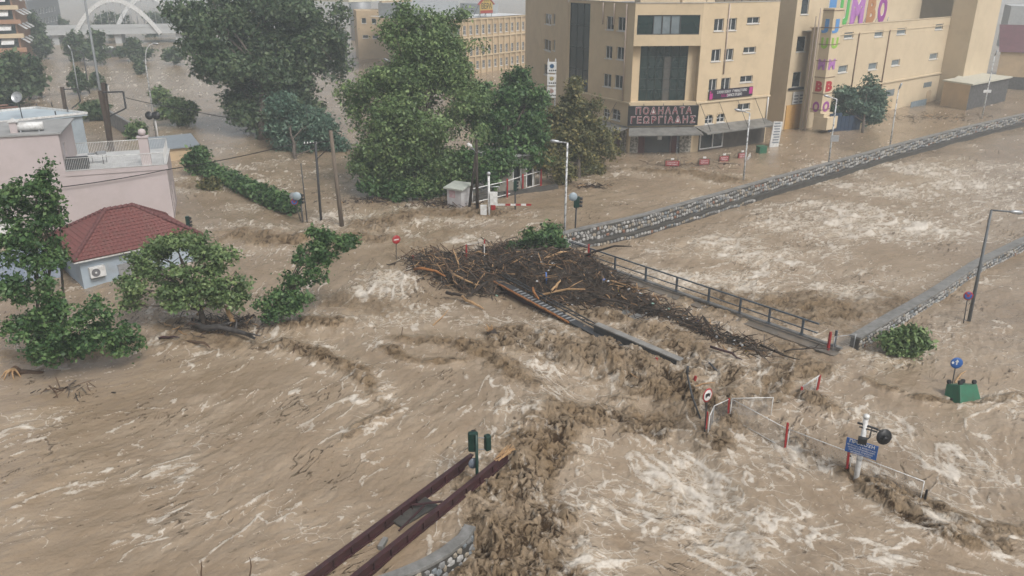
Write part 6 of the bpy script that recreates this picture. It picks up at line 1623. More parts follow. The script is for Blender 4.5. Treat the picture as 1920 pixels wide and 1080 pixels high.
# ------------------------------------------------------------------ trees, shrubs, hedge
def leaf_mat(name, c, c2, rough=.5):
    if name in MATS: return MATS[name]
    m = bpy.data.materials.new(name); m.use_nodes = True; MATS[name] = m
    n, l = m.node_tree.nodes, m.node_tree.links; p = n['Principled BSDF']
    tc = n.new('ShaderNodeTexCoord'); nz = n.new('ShaderNodeTexNoise'); nz.inputs['Scale'].default_value = 1.6; nz.inputs['Detail'].default_value = 3
    l.new(tc.outputs['Object'], nz.inputs['Vector'])
    rp = n.new('ShaderNodeValToRGB'); rp.color_ramp.elements[0].position = .35; rp.color_ramp.elements[1].position = .65
    rp.color_ramp.elements[0].color = (*c, 1); rp.color_ramp.elements[1].color = (*c2, 1)
    l.new(nz.outputs['Fac'], rp.inputs[0]); l.new(rp.outputs[0], p.inputs['Base Color'])
    p.inputs['Roughness'].default_value = rough; p.inputs['Specular IOR Level'].default_value = .35
    tr = n.new('ShaderNodeBsdfTranslucent'); l.new(rp.outputs[0], tr.inputs[0])
    mx = n.new('ShaderNodeMixShader'); mx.inputs[0].default_value = .22
    l.new(p.outputs[0], mx.inputs[1]); l.new(tr.outputs[0], mx.inputs[2]); l.new(mx.outputs[0], n['Material Output'].inputs[0])
    return m
def palette(k):
    return {'dark': [leaf_mat('leaf_dark', (0.042, 0.067, 0.036), (0.056, 0.087, 0.042)), leaf_mat('leaf_dark_mid', (0.063, 0.101, 0.050), (0.081, 0.123, 0.056)), leaf_mat('leaf_dark_light', (0.098, 0.137, 0.067), (0.126, 0.161, 0.077))],
            'mid': [leaf_mat('leaf_mid', (0.073, 0.112, 0.044), (0.089, 0.145, 0.055)), leaf_mat('leaf_mid2', (0.106, 0.171, 0.061), (0.137, 0.205, 0.076)), leaf_mat('leaf_mid_light', (0.179, 0.256, 0.099), (0.231, 0.299, 0.120))],
            'fresh': [leaf_mat('leaf_fresh', (0.031, 0.074, 0.025), (0.045, 0.095, 0.031)), leaf_mat('leaf_fresh2', (0.056, 0.118, 0.038), (0.073, 0.140, 0.045)), leaf_mat('leaf_fresh_light', (0.106, 0.185, 0.062), (0.134, 0.213, 0.078))],
            'olive': [leaf_mat('leaf_olive', (0.073, 0.081, 0.031), (0.095, 0.101, 0.039)), leaf_mat('leaf_olive2', (0.119, 0.119, 0.045), (0.147, 0.140, 0.053)), leaf_mat('leaf_olive_light', (0.203, 0.175, 0.063), (0.238, 0.203, 0.077))],
            'blue': [leaf_mat('leaf_blue', (0.042, 0.084, 0.059), (0.059, 0.109, 0.073)), leaf_mat('leaf_blue2', (0.070, 0.129, 0.090), (0.087, 0.154, 0.105)), leaf_mat('leaf_blue_light', (0.112, 0.182, 0.119), (0.140, 0.210, 0.140))]}[k]
def LB(px, py, y, rx, ry, rd=None):
    """crown lobe seen at a pixel, at ground distance y; radii in photo pixels"""
    c = AT(px, py, y); d = y * CS - (c.z - CAM_H) * SN; s = d / FOCAL
    return (c, rx * s, (rd if rd is not None else (rx + ry) / 2) * s, ry * s)
def leaves(lobes, n, size, origin, clump=.5, hang=0.0, shell=.55, per=14, elong=1.6, sub=0):
    """leaf-sized faces gathered in clumps through the lobes"""
    if sub:
        out = []
        for l in lobes:
            for _ in range(sub):
                d = rng.normal(size=3); d /= np.linalg.norm(d); q = .35 + .62 * rng.random(); f = .26 + .26 * rng.random()
                out.append((Vector((l[0].x + d[0] * l[1] * q, l[0].y + d[1] * l[2] * q, l[0].z + d[2] * l[3] * q)), l[1] * f, l[2] * f, l[3] * f * .85))
        lobes = out
    vol = np.array([l[1] * l[2] * l[3] for l in lobes]) ** .75; vol /= vol.sum()
    nc = max(8, n // per)
    li = rng.choice(len(lobes), nc, p=vol)
    C = np.array([l[0] for l in lobes])[li]; Rr = np.array([[l[1], l[2], l[3]] for l in lobes])[li]
    d = rng.normal(size=(nc, 3)); d /= np.linalg.norm(d, axis=1)[:, None]
    rad = (shell + (1 - shell) * rng.random(nc) ** .6) * (.86 + .28 * rng.random(nc))
    cc = C + d * Rr * rad[:, None]
    keep = cc[:, 2] > -.15; cc, d = cc[keep], d[keep]; nc = len(cc)
    cm = rng.choice(3, nc, p=[.36, .40, .24])
    k = n // max(nc, 1) + 1
    idx = np.repeat(np.arange(nc), k)
    P_ = cc[idx] + rng.normal(size=(len(idx), 3)) * clump * np.array([1, 1, .7]); P_[:, 2] -= hang * rng.random(len(idx)) ** 2
    nrm = d[idx] * .6 + rng.normal(size=(len(idx), 3)) * .7 + np.array([0, 0, .5]); nrm /= np.linalg.norm(nrm, axis=1)[:, None]
    t = np.cross(nrm, rng.normal(size=(len(idx), 3))); t /= np.linalg.norm(t, axis=1)[:, None]; bt = np.cross(nrm, t)
    s = size * (.45 + 1.25 * rng.random(len(idx)) ** 1.5)[:, None]
    a, b = t * s * elong * .5, bt * s * .5
    V = np.stack([P_ - a, P_ + b * .9 + nrm * s * .12, P_ + a, P_ - b * .9 + nrm * s * .12], 1) - np.array(origin)
    mi = cm[idx]; flip = rng.random(len(idx)) < .18; mi = np.where(flip, rng.integers(0, 3, len(idx)), mi)
    return V.reshape(-1, 3), mi
def leaf_object(name, V, mi, mats, parent, jl=None):
    nq = len(V) // 4; me = bpy.data.meshes.new(name)
    me.vertices.add(len(V)); me.vertices.foreach_set('co', V.astype(np.float32).ravel())
    me.loops.add(nq * 4); me.loops.foreach_set('vertex_index', np.arange(nq * 4, dtype=np.int32))
    me.polygons.add(nq); me.polygons.foreach_set('loop_start', np.arange(0, nq * 4, 4, dtype=np.int32))
    for m in mats: me.materials.append(m)
    me.polygons.foreach_set('material_index', mi.astype(np.int32)); me.update(calc_edges=True)
    o = link_mesh(name, me, parent); o['kind'] = 'stuff'; return o
def tree(name, label, cat, base, lobes, n, size, pal, trunk=.25, clump=.5, hang=0.0, group=None, limbs=True, bark=None, shell=.55, trunks=None, per=14, elong=1.6, sub=7):
    t = thing(name, label, cat, base, 0, group); o = Vector(base)
    if trunk:
        b = MB(); top = max(lobes, key=lambda l: l[0].z)[0] - o
        for tx in (trunks or [Vector((0, 0, 0))]):
            pts = [tx + Vector((0, 0, -.6))]
            for k in range(1, 6):
                f = k / 5; pts.append(tx.lerp(top + tx * .6, f * .92) * 1.0 + Vector((random.uniform(-.2, .2), random.uniform(-.2, .2), 0)) * trunk * 2)
                pts[-1].z = max(top.z * f * .92, .1)
            b.tube(pts, [trunk * (1 - .82 * k / 5) for k in range(6)], 7)
        tr = b.build('trunk', bark or M_BARK, t)
        if limbs:
            b = MB()
            for l in lobes:
                c = l[0] - o; z0 = max(.3, min(c.z * .55, top.z * .6)); f = z0 / max(top.z, .1)
                s0 = Vector((top.x * f, top.y * f, z0)); mid = s0.lerp(c, .5) + Vector((random.uniform(-.3, .3), random.uniform(-.3, .3), .15 * c.z * random.random()))
                b.tube([s0, mid, c], [trunk * .42, trunk * .28, trunk * .1], 5)
                for _ in range(4):
                    e = c + Vector((random.gauss(0, .55) * l[1], random.gauss(0, .55) * l[2], random.gauss(0, .5) * l[3])); b.tube([mid.lerp(c, random.random()), e], [trunk * .14, trunk * .04], 4)
            b.build('limbs', bark or M_BARK, t)
    V, mi = leaves(lobes, n, size, o, clump, hang, shell, per, elong, sub); leaf_object('crown', V, mi, palette(pal), t)
    return t
def g0(px, py): p = G(px, py); return Vector((p.x, p.y, 0))
# large trees in the middle distance
tree('plane_tree', 'huge dark green tree filling the upper left middle, half lost in haze', 'tree', g0(490, 262),
     [LB(400, 40, 108, 70, 60), LB(500, 20, 112, 100, 70), LB(590, 50, 110, 65, 70), LB(440, 120, 108, 70, 60), LB(530, 120, 110, 90, 80), LB(475, 190, 108, 55, 60), LB(560, 200, 108, 60, 60), LB(380, 75, 106, 40, 45), LB(620, 110, 112, 35, 60), LB(500, 235, 106, 60, 40), LB(345, 30, 108, 22, 35)],
     70000, .29, 'dark', .55, .5, group='big trees in the middle', shell=.35, sub=14)
tree('willow_tree', 'blue green drooping tree at the foot of the huge dark tree', 'tree', g0(555, 300),
     [LB(540, 215, 99, 48, 42), LB(590, 230, 98, 45, 45), LB(555, 262, 97, 50, 38), LB(610, 270, 97, 40, 30)], 22000, .23, 'blue', .25, .5, .8, 'big trees in the middle', shell=.35)
tree('plane_tree', 'tall leafy tree in the centre left of the yellow building', 'tree', g0(800, 365),
     [LB(800, 60, 79, 62, 48), LB(750, 110, 78, 70, 60), LB(850, 115, 79, 68, 62), LB(800, 165, 77, 95, 62), LB(700, 190, 78, 55, 60), LB(880, 190, 80, 50, 55), LB(740, 250, 76, 78, 65), LB(830, 255, 76, 75, 62), LB(690, 280, 77, 45, 55), LB(770, 315, 75, 70, 48), LB(850, 320, 76, 55, 40), LB(775, 30, 79, 40, 22), LB(835, 40, 80, 38, 26), LB(715, 330, 76, 40, 30)],
     84000, .175, 'mid', .42, .34, group='big trees in the middle', shell=.35, sub=15)
tree('mulberry_tree', 'bright green tree between the central tree and the olive one', 'tree', g0(950, 350),
     [LB(960, 150, 84, 35, 38), LB(990, 190, 83, 42, 45), LB(930, 215, 82, 50, 50), LB(980, 250, 82, 48, 45), LB(925, 280, 81, 42, 42), LB(905, 190, 83, 30, 40), LB(985, 292, 78.5, 44, 16), LB(945, 305, 78, 26, 26)], 28000, .20, 'fresh', .3, .30, group='big trees in the middle', shell=.35, sub=12)
tree('cypress_tree', 'yellowish olive tree standing left of the bicycle shop', 'tree', g0(1085, 335),
     [LB(1072, 180, 87, 26, 32), LB(1045, 225, 86, 40, 40), LB(1095, 225, 86, 36, 42), LB(1070, 270, 85, 58, 42), LB(1120, 270, 86, 36, 34), LB(1030, 270, 85, 34, 34), LB(1100, 305, 85, 40, 26), LB(1045, 310, 80, 34, 26), LB(1020, 300, 79, 20, 16)], 34000, .18, 'olive', .28, .28, .5, 'big trees in the middle', shell=.3, sub=12)
tree('fig_tree', 'dark spreading tree before the yellow store', 'tree', g0(1617, 250),
     [LB(1625, 165, 112, 26, 20), LB(1590, 185, 112, 36, 18), LB(1640, 190, 112, 26, 22), LB(1610, 210, 111, 32, 22), LB(1635, 222, 111, 20, 16), LB(1568, 205, 112, 18, 12)], 13000, .24, 'blue', .22, .40, group='big trees in the middle', shell=.3)
tree('roadside_shrub', 'light green shrubs along the foot of the central trees', 'shrub', g0(880, 360),
     [LB(870, 300, 77, 30, 38), LB(905, 320, 76, 26, 34), LB(930, 310, 77, 28, 30), LB(820, 345, 75, 34, 24), LB(760, 355, 74, 34, 18), LB(700, 350, 75, 26, 18)], 14000, .22, 'fresh', 0, .35, shell=.2)
# trees torn by the flood on the left
tree('poplar_tree', 'leafy poplar with several bare stems at the left edge', 'tree', g0(95, 680),
     [LB(60, 345, 40, 48, 34), LB(20, 390, 40, 50, 50), LB(95, 400, 40, 36, 40), LB(60, 450, 39.5, 60, 45), LB(15, 480, 39, 40, 45), LB(85, 320, 40, 14, 20), LB(105, 470, 39.5, 30, 34), LB(40, 530, 39, 50, 40), LB(95, 560, 38.5, 36, 34), LB(60, 610, 38.5, 70, 34), LB(120, 640, 38.5, 70, 34), LB(190, 620, 39, 60, 32), LB(110, 600, 38, 60, 30), LB(235, 640, 39, 36, 26), LB(180, 580, 39, 36, 22), LB(100, 660, 38, 60, 24)],
     22000, .15, 'fresh', .10, .20, group=None, shell=.25, trunks=[Vector((0, 0, 0)), Vector((-.9, .3, 0)), Vector((.7, .4, 0))], per=20, elong=1.2)
tree('fallen_tree', 'broad leafy crown of a toppled tree before the red roof', 'tree', g0(385, 612),
     [LB(330, 465, 45, 65, 30), LB(390, 475, 45, 48, 28), LB(265, 495, 45, 42, 24), LB(320, 520, 44.5, 70, 28), LB(400, 530, 44.5, 60, 28), LB(250, 540, 44, 45, 24), LB(340, 560, 44, 50, 20), LB(420, 560, 44, 40, 22), LB(235, 570, 43.5, 30, 18), LB(445, 520, 44.5, 24, 20), LB(290, 480, 46, 40, 24)],
     17000, .155, 'mid', .20, .22, shell=.25, per=20, elong=1.2)
tree('broken_tree', 'half stripped tree leaning over the rapids right of the fallen crown', 'tree', g0(490, 612),
     [LB(600, 445, 47, 34, 22), LB(645, 455, 47, 30, 16), LB(570, 480, 46.5, 30, 24), LB(590, 515, 46, 26, 18), LB(545, 530, 45.5, 24, 20), LB(520, 570, 45, 34, 26), LB(500, 590, 44.5, 26, 16), LB(610, 480, 46.5, 18, 22), LB(555, 560, 45, 26, 14)],
     8000, .155, 'fresh', .13, .20, shell=.2, per=20, elong=1.2)
# shrubs
def bush(px, py, rx, ry, pal, label, n=2500, size=.22, y=None, group='bushes standing in the flood', name='bush', trunk=.06, cl=.3):
    b0 = g0(px, py + ry); y = b0.y + .2
    ls = [LB(px + dx * rx, py + dy * ry, y, rx * .55, ry * .6) for dx, dy in ((-.45, .15), (.4, .1), (0, -.3), (.05, .4), (-.1, .1))]
    return tree(name, label, 'bush', b0, ls, n, size, pal, trunk, cl, group=group, shell=.2)
bush(1698, 636, 50, 28, 'mid', 'round green bush half drowned beside the near stone wall', 7000, .15, cl=.2)
bush(1025, 448, 42, 34, 'fresh', 'bright green bush at the corner of bridge and river wall', 7000, .17, cl=.25)
bush(980, 465, 34, 12, 'fresh', 'low weedy green branches left of the bright bush', 1600, .17, cl=.25)
bush(335, 205, 42, 30, 'mid', 'wide dark bush in midstream right of the curved lamp', 4500, .3)
bush(300, 180, 20, 20, 'mid', 'thin bush just left of the wide midstream bush', 1200, .3)
bush(256, 244, 24, 18, 'mid', 'bush growing over the shed below the round signals', 2200, .28)
bush(178, 205, 34, 22, 'dark', 'dark bush behind the square railway bracket', 2500, .32)
bush(148, 150, 16, 28, 'dark', 'upright dark shrub between two distant poles', 1800, .36)
bush(182, 150, 15, 18, 'dark', 'small dark shrub right of the distant poles', 1000, .36)
bush(370, 298, 28, 30, 'fresh', 'small round green tree at the upper end of the hedge', 3500, .24, trunk=.10)
bush(262, 124, 14, 16, 'dark', 'thin bush by the bend of the curved lamp', 900, .4)
bush(326, 100, 25, 22, 'dark', 'grey hazy bush far out in the river', 1800, .45)
bush(395, 345, 16, 12, 'olive', 'brownish scrub at the head of the hedge', 900, .24)
for k, (px, py, rx, ry) in enumerate(((55, 140, 25, 45), (20, 150, 26, 50), (78, 85, 15, 26), (62, 60, 20, 45), (140, 85, 12, 30), (180, 90, 22, 32), (215, 45, 42, 26), (290, 45, 40, 24), (250, 95, 30, 20), (-20, 160, 30, 50), (100, 45, 30, 22), (5, 180, 20, 18))):
    b0 = g0(px, py + ry); y = b0.y
    tree('street_tree', ('dark street tree at left, nearest the old tiled roof', 'dark street tree at the left edge under the apartment block', 'hazy tree leaning over the left street', 'hazy tree beside the grey block', 'hazy cypress-like tree on the median', 'hazy tree right of the tall mast', 'pale tree behind the arch bridge, left one', 'pale tree behind the arch bridge, right one', 'low hazy scrub below the arch bridge', 'street tree cut by the left edge', 'pale tree closing the far end of the street', 'dark low tree beside the satellite dish')[k], 'tree', b0,
         [LB(px + dx * rx, py + dy * ry, y, rx * .6, ry * .5) for dx, dy in ((-.35, .1), (.35, .15), (0, -.45), (.05, .45))], 3000, .5, 'dark', .2, .6, group='distant street trees', shell=.25)
# hedge along the flooded garden
h0, h1 = G(398, 333), G(543, 400); hd_ = thing('hedge', 'clipped green hedge half under water along the flooded garden', 'hedge', h0)
ls = []
for k in range(16):
    p = h0.lerp(h1, k / 15); ls.append((p + Vector((0, 0, .75)), .75, .7, .75))
V, mi = leaves(ls, 14000, .20, h0, .25, shell=.3); leaf_object('foliage', V, mi, palette('fresh'), hd_)
b = MB(); [b.tube([h0.lerp(h1, k / 24) - h0 + Vector((0, 0, -.5)), h0.lerp(h1, k / 24) - h0 + Vector((random.uniform(-.2, .2), 0, .9))], .035, 5) for k in range(25)]; b.build('stems', M_BARK, hd_)
# ------------------------------------------------------------------ log jam and drift
JAM = gp((742, 488), (800, 470), (868, 478), (930, 455), (1000, 458), (1062, 470), (1112, 492), (1180, 538), (1290, 588), (1365, 622), (1462, 660), (1430, 674), (1335, 650), (1230, 610), (1150, 582), (1085, 575), (1030, 580), (965, 545), (925, 562), (865, 552), (812, 532), (758, 506))
def jam_mound():
    xs = [p.x for p in JAM]; ys = [p.y for p in JAM]; st = .22
    gx = np.arange(min(xs) - 1, max(xs) + 1, st); gy = np.arange(min(ys) - 1, max(ys) + 1, st)
    X, Y = np.meshgrid(gx, gy); X = X.astype(np.float32); Y = Y.astype(np.float32)
    ins = in_poly(X, Y, JAM); d, _ = dist_poly(X, Y, JAM + [JAM[0]]); d = np.where(ins, d, -d)
    c = G(1040, 530); near = np.exp(-(((X - c.x) / 6) ** 2 + ((Y - c.y) / 4) ** 2))
    h = sstep(-.5, 1.6, d) * (.55 + 1.15 * near) + .16 * fbm(X * 1.3, Y * 1.3, 4, 300) * sstep(-.4, .6, d) - .35
    return X, Y, h, d
JX, JY, JH, JD = jam_mound()
jam = thing('log_jam', 'dark tangled jam of driftwood, branches and litter piled against the railway bridge', 'debris', (0, 0, 0))
nr, nc = JX.shape; idx = np.arange(nr * nc).reshape(nr, nc); F = np.stack([idx[:-1, :-1], idx[:-1, 1:], idx[1:, 1:], idx[1:, :-1]], -1).reshape(-1, 4)
keep = (JD.ravel()[F] > -.45).any(1); me = bpy.data.meshes.new('matted_drift'); me.from_pydata(np.stack([JX, JY, JH], -1).reshape(-1, 3).tolist(), [], F[keep].tolist())
me.materials.append(mat('matted_drift', (.030, .022, .016), (.060, .042, .028), rough=.8, scale=3, bump=1.0, lo=.4, hi=.6)); link_mesh('matted_drift', me, jam)['kind'] = 'stuff'
sel = np.argwhere(JD > -.15); 
def surf():
    i, j = sel[rng.integers(len(sel))]; return Vector((float(JX[i, j]) + random.uniform(-.11, .11), float(JY[i, j]) + random.uniform(-.11, .11), float(JH[i, j])))
TW = [M_WOODDK, M_WOODBR, M_WOODPALE, M_BARK]
main_dir = math.atan2((JAM[10] - JAM[4]).y, (JAM[10] - JAM[4]).x)
def twig(b, p, L, r, mi, flat=.35, n=4):
    a = random.choice((main_dir + random.gauss(0, .5), random.uniform(0, 6.28))); d = Vector((math.cos(a), math.sin(a), random.gauss(0, flat))).normalized() * L
    k = Vector((random.gauss(0, .12), random.gauss(0, .12), random.gauss(.02, .10))) * L
    b.tube([p - d * .5, p + k, p + d * .5 + k * .4], [r, r * .85, r * .35], n, mi, cap=False, sm=False)
random.seed(21); b = MB()
for _ in range(4200):
    L = random.choice((.4, .6, .9, 1.3, 1.8)) * random.uniform(.7, 1.3); twig(b, surf() + Vector((0, 0, random.uniform(0, .28))), L, random.uniform(.014, .045), random.choices((0, 1, 2, 3), (.46, .30, .07, .17))[0], .5)
b.build('twigs', TW, jam)['kind'] = 'stuff'
b = MB()
LM = [mat('white_plastic', (.68, .69, .70), (.55, .56, .57), rough=.4), mat('blue_plastic', (.07, .16, .42), (.05, .12, .33), rough=.4), mat('yellow_plastic', (.50, .40, .05), (.42, .33, .04), rough=.4), mat('pale_green_plastic', (.30, .48, .40), (.25, .4, .33), rough=.4)]
for cx_, cy_, n_, sp in ((1385, 648, 34, .45), (1390, 660, 14, .7), (1200, 545, 20, .7), (1160, 540, 10, .5), (1075, 560, 8, .8), (1250, 575, 18, 1.2), (1350, 620, 20, 1.3), (1050, 520, 14, 2.2), (900, 540, 10, 2.0)):
    c = G(cx_, cy_, .5)
    for _ in range(n_):
        p = Vector((c.x + random.gauss(0, sp), c.y + random.gauss(0, sp), 0)); k = np.argmin((JX - p.x) ** 2 + (JY - p.y) ** 2); p.z = float(JH.ravel()[k]) + random.uniform(.05, .16)
        s = random.uniform(.05, .16); b.box(p, (s * random.uniform(.8, 2), s, s * .5), random.uniform(0, 3), random.choices(range(4), (.84, .06, .04, .06))[0], rot=Euler((random.uniform(-.6, .6), random.uniform(-.6, .6), random.uniform(0, 6))).to_matrix())
b.build('litter', LM, jam)['kind'] = 'stuff'
# single logs that stand out
def log(a, e, r, m, label, name='log', group='logs in the jam', fork=0, bend=.06):
    t = thing(name, label, 'log', a, 0, group); d = e - a; L = d.length; b = MB(); s = d.orthogonal().normalized()
    pts = [d * f + s * (L * bend * math.sin(f * 3.1) * (1 if k % 2 else .7)) + Vector((random.uniform(-1, 1), random.uniform(-1, 1), random.uniform(-1, 1))) * r * .6 for k, f in enumerate((0, .2, .42, .65, .85, 1))]
    b.tube(pts, [r * q for q in (1.0, .95, .92, .8, .62, .35)], 8); o = b.build('stem', m, t)
    for k in range(fork):
        p = pts[2 + k % 3]; q = p + (d.normalized() * random.uniform(.3, .6) + Vector((random.uniform(-.5, .5), random.uniform(-.5, .5), random.uniform(.1, .5)))) * L * .3
        b = MB(); b.tube([p, p.lerp(q, .5) + Vector((0, 0, .03)), q], [r * .5, r * .35, r * .12], 6); b.build('branch', m, t)
    return t
S = [((1003, 503, .95), (1063, 470, 1.5), .13, M_WOODPALE, 'pale split log pointing up out of the top of the jam', 0), ((1002, 517, .9), (1083, 497, 1.2), .07, M_BARK, 'long straight grey branch across the top of the jam', 0),
     ((857, 534, .3), (807, 461, 2.2), .055, M_WOODBR, 'thin bare pole slanting up at the left of the jam', 0), ((860, 508, .5), (850, 467, 1.5), .07, M_WOODPALE, 'stripped pale branch standing upright left of the red post', 1),
     ((777, 503, .5), (836, 517, .6), .11, MATS['orange_split_wood'], 'orange split plank at the left tip of the jam', 0), ((848, 511, .7), (896, 533, .6), .09, M_WOODPALE, 'tan peeled log left of the girder end', 0),
     ((868, 557, .35), (908, 578, .2), .10, M_WOODPALE, 'pale log at the water edge below the left of the jam', 0), ((838, 550, .35), (875, 560, .3), .12, M_WOODDK, 'short dark log below the tan one', 0),
     ((1085, 520, 1.0), (1148, 502, 1.5), .07, M_WOODDK, 'forked dark branch reaching over the railing', 2), ((1060, 510, 1.1), (1122, 478, 1.7), .06, M_WOODDK, 'dark crooked branch rising beside the right red post', 2),
     ((1320, 596, .5), (1362, 640, .3), .09, M_BARK, 'curved grey root at the right end of the jam', 1), ((1333, 650, .35), (1390, 674, .15), .08, M_OXIDE, 'long reddish beam at the lower right end of the jam', 0),
     ((1355, 648, .35), (1376, 667, .2), .035, M_WOODPALE, 'thin pale stick right of the reddish beam', 0), ((1000, 540, .9), (1012, 562, .7), .09, MATS['orange_split_wood'], 'short orange splinter beside the lattice', 0),
     ((1034, 545, .9), (1052, 525, 1.3), .08, M_WOODPALE, 'broken pale stub in the middle of the jam', 0), ((930, 500, .8), (945, 470, 1.3), .10, M_WOODDK, 'dark stump standing behind the girder', 1),
     ((955, 505, .8), (952, 470, 1.5), .10, M_WOODDK, 'second dark stump behind the girder', 1), ((890, 470, .4), (985, 480, .8), .06, M_WOODDK, 'long low branch along the back of the jam', 2),
     ((790, 490, .4), (850, 495, .5), .06, M_WOODDK, 'arching dark branch at the left tip of the jam', 2), ((1120, 560, .7), (1190, 575, .6), .09, M_WOODDK, 'thick dark log lying along the lower edge of the jam', 1),
     ((1205, 575, .6), (1275, 600, .5), .07, M_WOODDK, 'dark log lying below the railing', 1), ((1470, 660, .2), (1560, 655, .3), .05, M_WOODDK, 'dark branch caught at the right railing end', 2),
     ((1425, 645, .35), (1500, 675, .2), .07, M_WOODDK, 'dark branch on the wet deck under the railing', 1)]
for a, e, r, m, lab, fk in S: log(G(*a), G(*e), r, m, lab, fork=fk)
random.seed(4)
for k in range(64):
    p = surf(); a = main_dir + random.gauss(0, .7); L = random.uniform(1.2, 3.6); d = Vector((math.cos(a), math.sin(a), random.gauss(.05, .18))) * L
    r_ = random.uniform(.04, .11); m_ = random.choice((M_WOODDK, M_WOODBR, M_WOODBR, M_BARK, M_BARK, M_WOODPALE)); fk = random.choice((0, 1, 2)); dpx = 960 + FOCAL * p.x / (p.y * CS - (p.z - CAM_H) * SN)
    look = ('thick ' if r_ > .075 else 'thin ') + {M_WOODDK: 'black', M_WOODBR: 'brown', M_BARK: 'grey', M_WOODPALE: 'pale'}[m_] + (' bare branch', ' branch with a side twig', ' forked branch')[fk]
    spot = 'in the jam tip near the no-entry sign' if dpx < 850 else 'in the jam behind the upper girder end' if dpx < 940 else 'in the jam left of the green bush' if dpx < 1010 else 'in the high middle of the jam' if dpx < 1090 else 'in the jam at the left of the railing' if dpx < 1190 else 'in the jam below the railing middle' if dpx < 1310 else 'in the thin right end of the jam'
    log(p + Vector((0, 0, .15)), p + d + Vector((0, 0, .15)), r_, m_, look + ' ' + spot, 'branch', 'branches in the jam', fork=fk, bend=.1)
t = thing('plastic_pipe', 'short bright blue plastic pipe stuck in the jam', 'pipe', G(1025, 528, 1.0)); b = MB(); b.tube([(0, 0, -.2), (-.05, 0, .65)], .05, 8); b.build('pipe', LM[1], t)
t = thing('steel_post', 'dark steel stub behind the girder in the jam', 'post', G(1012, 497, .9)); b = MB(); b.bar((0, 0, -.4), (.05, 0, .7), .14); b.build('shaft', M_DARKST, t)
# drift by the fallen trees and in the open water
log(G(360, 612, .35), G(482, 634, .25), .20, mat('wet_grey_log', (.075, .068, .065), (.04, .036, .034), rough=.5, scale=3, bump=.5), 'thick wet grey trunk lying under the fallen crown', group='drift by the fallen trees', fork=3)
log(G(436, 602, .5), G(420, 575, 1.1), .16, M_WOODPALE, 'broken pale wood stump sticking up beside the fallen crown', group='drift by the fallen trees')
for k, (a, e, r, m) in enumerate((((305, 602), (322, 610), .05, M_WOODPALE), ((320, 620), (345, 611), .04, M_WOODPALE), ((333, 617), (352, 628), .04, M_WOODPALE), ((350, 640), (395, 650), .09, M_WOODBR), ((370, 590), (385, 575), .08, M_WOODPALE), ((440, 610), (470, 600), .14, M_WOODDK), ((455, 600), (480, 592), .12, M_WOODDK), ((300, 635), (335, 632), .08, M_OXIDE), ((360, 600), (405, 612), .12, M_WOODDK))):
    log(G(*a, .12), G(*e, .32), r, m, ('short pale stick left of the wet trunk', 'bright stick below the short pale stick', 'third pale stick beside the wet trunk', 'brown log in front of the wet trunk', 'pale splinter above the wet trunk', 'dark root mass right of the broken stump', 'dark root right beside the leaning tree', 'reddish plank left of the drift heap', 'dark log over the wet trunk')[k], group='drift by the fallen trees', fork=1 if m is M_WOODDK else 0)
b0 = g0(415, 612); dm = thing('drift_heap', 'heap of dark twigs and roots under the fallen crown', 'debris', b0); b = MB(); random.seed(9)
for _ in range(420):
    p = Vector((random.gauss(0, 1.3), random.gauss(0, .6), abs(random.gauss(.1, .22)))); twig(b, p, random.uniform(.3, 1.0), random.uniform(.012, .03), random.choices((0, 1, 2, 3), (.6, .25, .05, .1))[0])
b.build('twigs', TW, dm)['kind'] = 'stuff'
c = G(925, 632); t = thing('tree_stump', 'broken stump with pale splintered top bobbing in the rapids below the jam', 'stump', c); b = MB(); b.tube([(0, 0, -.3), (-.05, 0, .2), (-.15, .05, .42)], [.28, .30, .24], 9); b.build('stem', M_WOODDK, t)
b = MB()
for k in range(14): a = k * .45; b.bar((-.15 + .16 * math.cos(a), .05 + .16 * math.sin(a), .35), (-.28 + .2 * math.cos(a), .05 + .2 * math.sin(a), random.uniform(.5, .75)), .07, .03)
b.build('splinters', M_WOODPALE, t)
c = G(32, 702); t = thing('tree_root', 'upturned root with pale prongs at the left edge', 'root', c); b = MB(); b.tube([(0, .3, -.2), (-.1, 0, .35)], [.25, .2], 8); b.tube([(.2, .1, .05), (1.3, .2, .0)], [.2, .1], 8); b.build('stem', M_WOODBR, t)
for k in range(6): b = MB(); a = k * 1.05; b.tube([(-.1, 0, .35), (-.1 + .3 * math.cos(a), -.25 + .2 * math.sin(a), .3), (-.1 + .6 * math.cos(a), -.4 + .3 * math.sin(a), -.1)], [.07, .05, .02], 6); b.build('prong', M_WOODPALE, t)
random.seed(13)
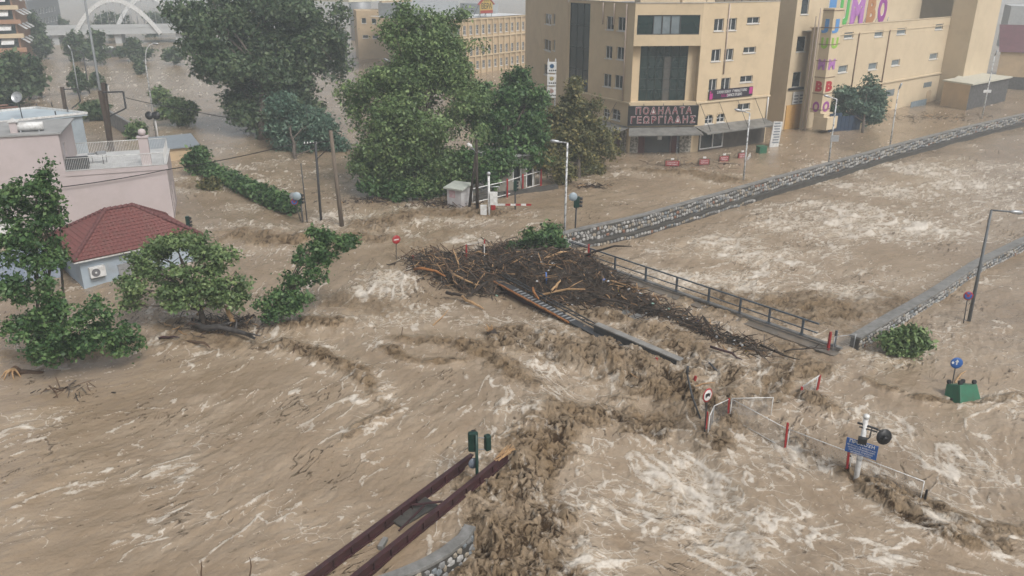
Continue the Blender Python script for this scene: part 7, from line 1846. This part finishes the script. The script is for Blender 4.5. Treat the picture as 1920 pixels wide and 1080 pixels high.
for k, (a, e, lab) in enumerate((((752, 630), (755, 612), 'thin upright twig in the rapids right of the leaning tree'), ((1172, 688), (1196, 708), 'pale stick riding the churning water below the bridge'), ((375, 1090), (377, 1050), 'thin reddish twig at the bottom edge, left of two'), ((466, 1092), (468, 1045), 'thin reddish twig at the bottom edge, right of two'), ((545, 668), (560, 640), 'slanting twig on the standing wave'), ((812, 610), (842, 580), 'pale branch sliding down the rapids below the jam'), ((1300, 725), (1340, 718), 'thin pale stick beside the no-lorries sign'), ((1790, 718), (1812, 695), 'pale stick behind the overturned bin'))):
    p = G(*a); v = AT(*e, p.y + (0 if k in (0, 2, 3) else .5)) if k in (0, 2, 3, 4) else G(*e, .2); t = log(p, v, .028 if k in (0, 2, 3, 4) else .045, M_WOODPALE if 'pale' in lab else M_WOODBR, lab, 'stick', 'sticks in the water')
# drift line before the store and small mats of branches
for k, (px, py, L, n, lab) in enumerate(((1760, 222, 9, 130, 'dark drift line of branches stranded before the low annex'), (1110, 352, 1.6, 90, 'small dark mat of branches in the water right of the trees'), (690, 378, 3.0, 90, 'brush stranded at the foot of the central tree'), (830, 385, 3.5, 150, 'dark drift heap left of the white relay hut'), (1290, 310, 5, 60, 'thin drift line before the red rack signs'), (130, 735, 1.5, 25, 'small floating twigs in the lower left water'))):
    c = G(px, py); t = thing('drift_heap', lab, 'debris', c); b = MB()
    for _ in range(n):
        p = Vector((random.gauss(0, L * .5), random.gauss(0, L * .22), abs(random.gauss(.05, .14)))); twig(b, p, random.uniform(.4, 1.3), random.uniform(.02, .05), random.choices((0, 1, 2, 3), (.6, .25, .06, .09))[0])
    b.build('twigs', TW, t)['kind'] = 'stuff'
# ------------------------------------------------------------------ far ground and the rain haze
gm = MB(); gm.b6(-2600, 2600, -60, 3200, -9, -3.0)
tag(gm.build('ground', mat('wet_ground', (.10, .085, .06), (.14, .12, .085), scale=.05)), 'dark wet ground under and beyond the flood', None, None, 'structure')
def make_haze():
    b = MB(); b.b6(-2700, 2700, -90, 3400, -10, 62)
    m = bpy.data.materials.new('rain_haze'); m.use_nodes = True
    n, l = m.node_tree.nodes, m.node_tree.links
    n.remove(n['Principled BSDF'])
    v = n.new('ShaderNodeVolumePrincipled')
    v.inputs['Color'].default_value = (.86, .945, 1.0, 1); v.inputs['Density'].default_value = 0.0012; v.inputs['Anisotropy'].default_value = 0.2
    l.new(v.outputs[0], n['Material Output'].inputs['Volume'])
    o = b.build('haze', m); tag(o, 'pale grey rain haze filling the air', None, None, 'stuff')
    return o
make_haze()
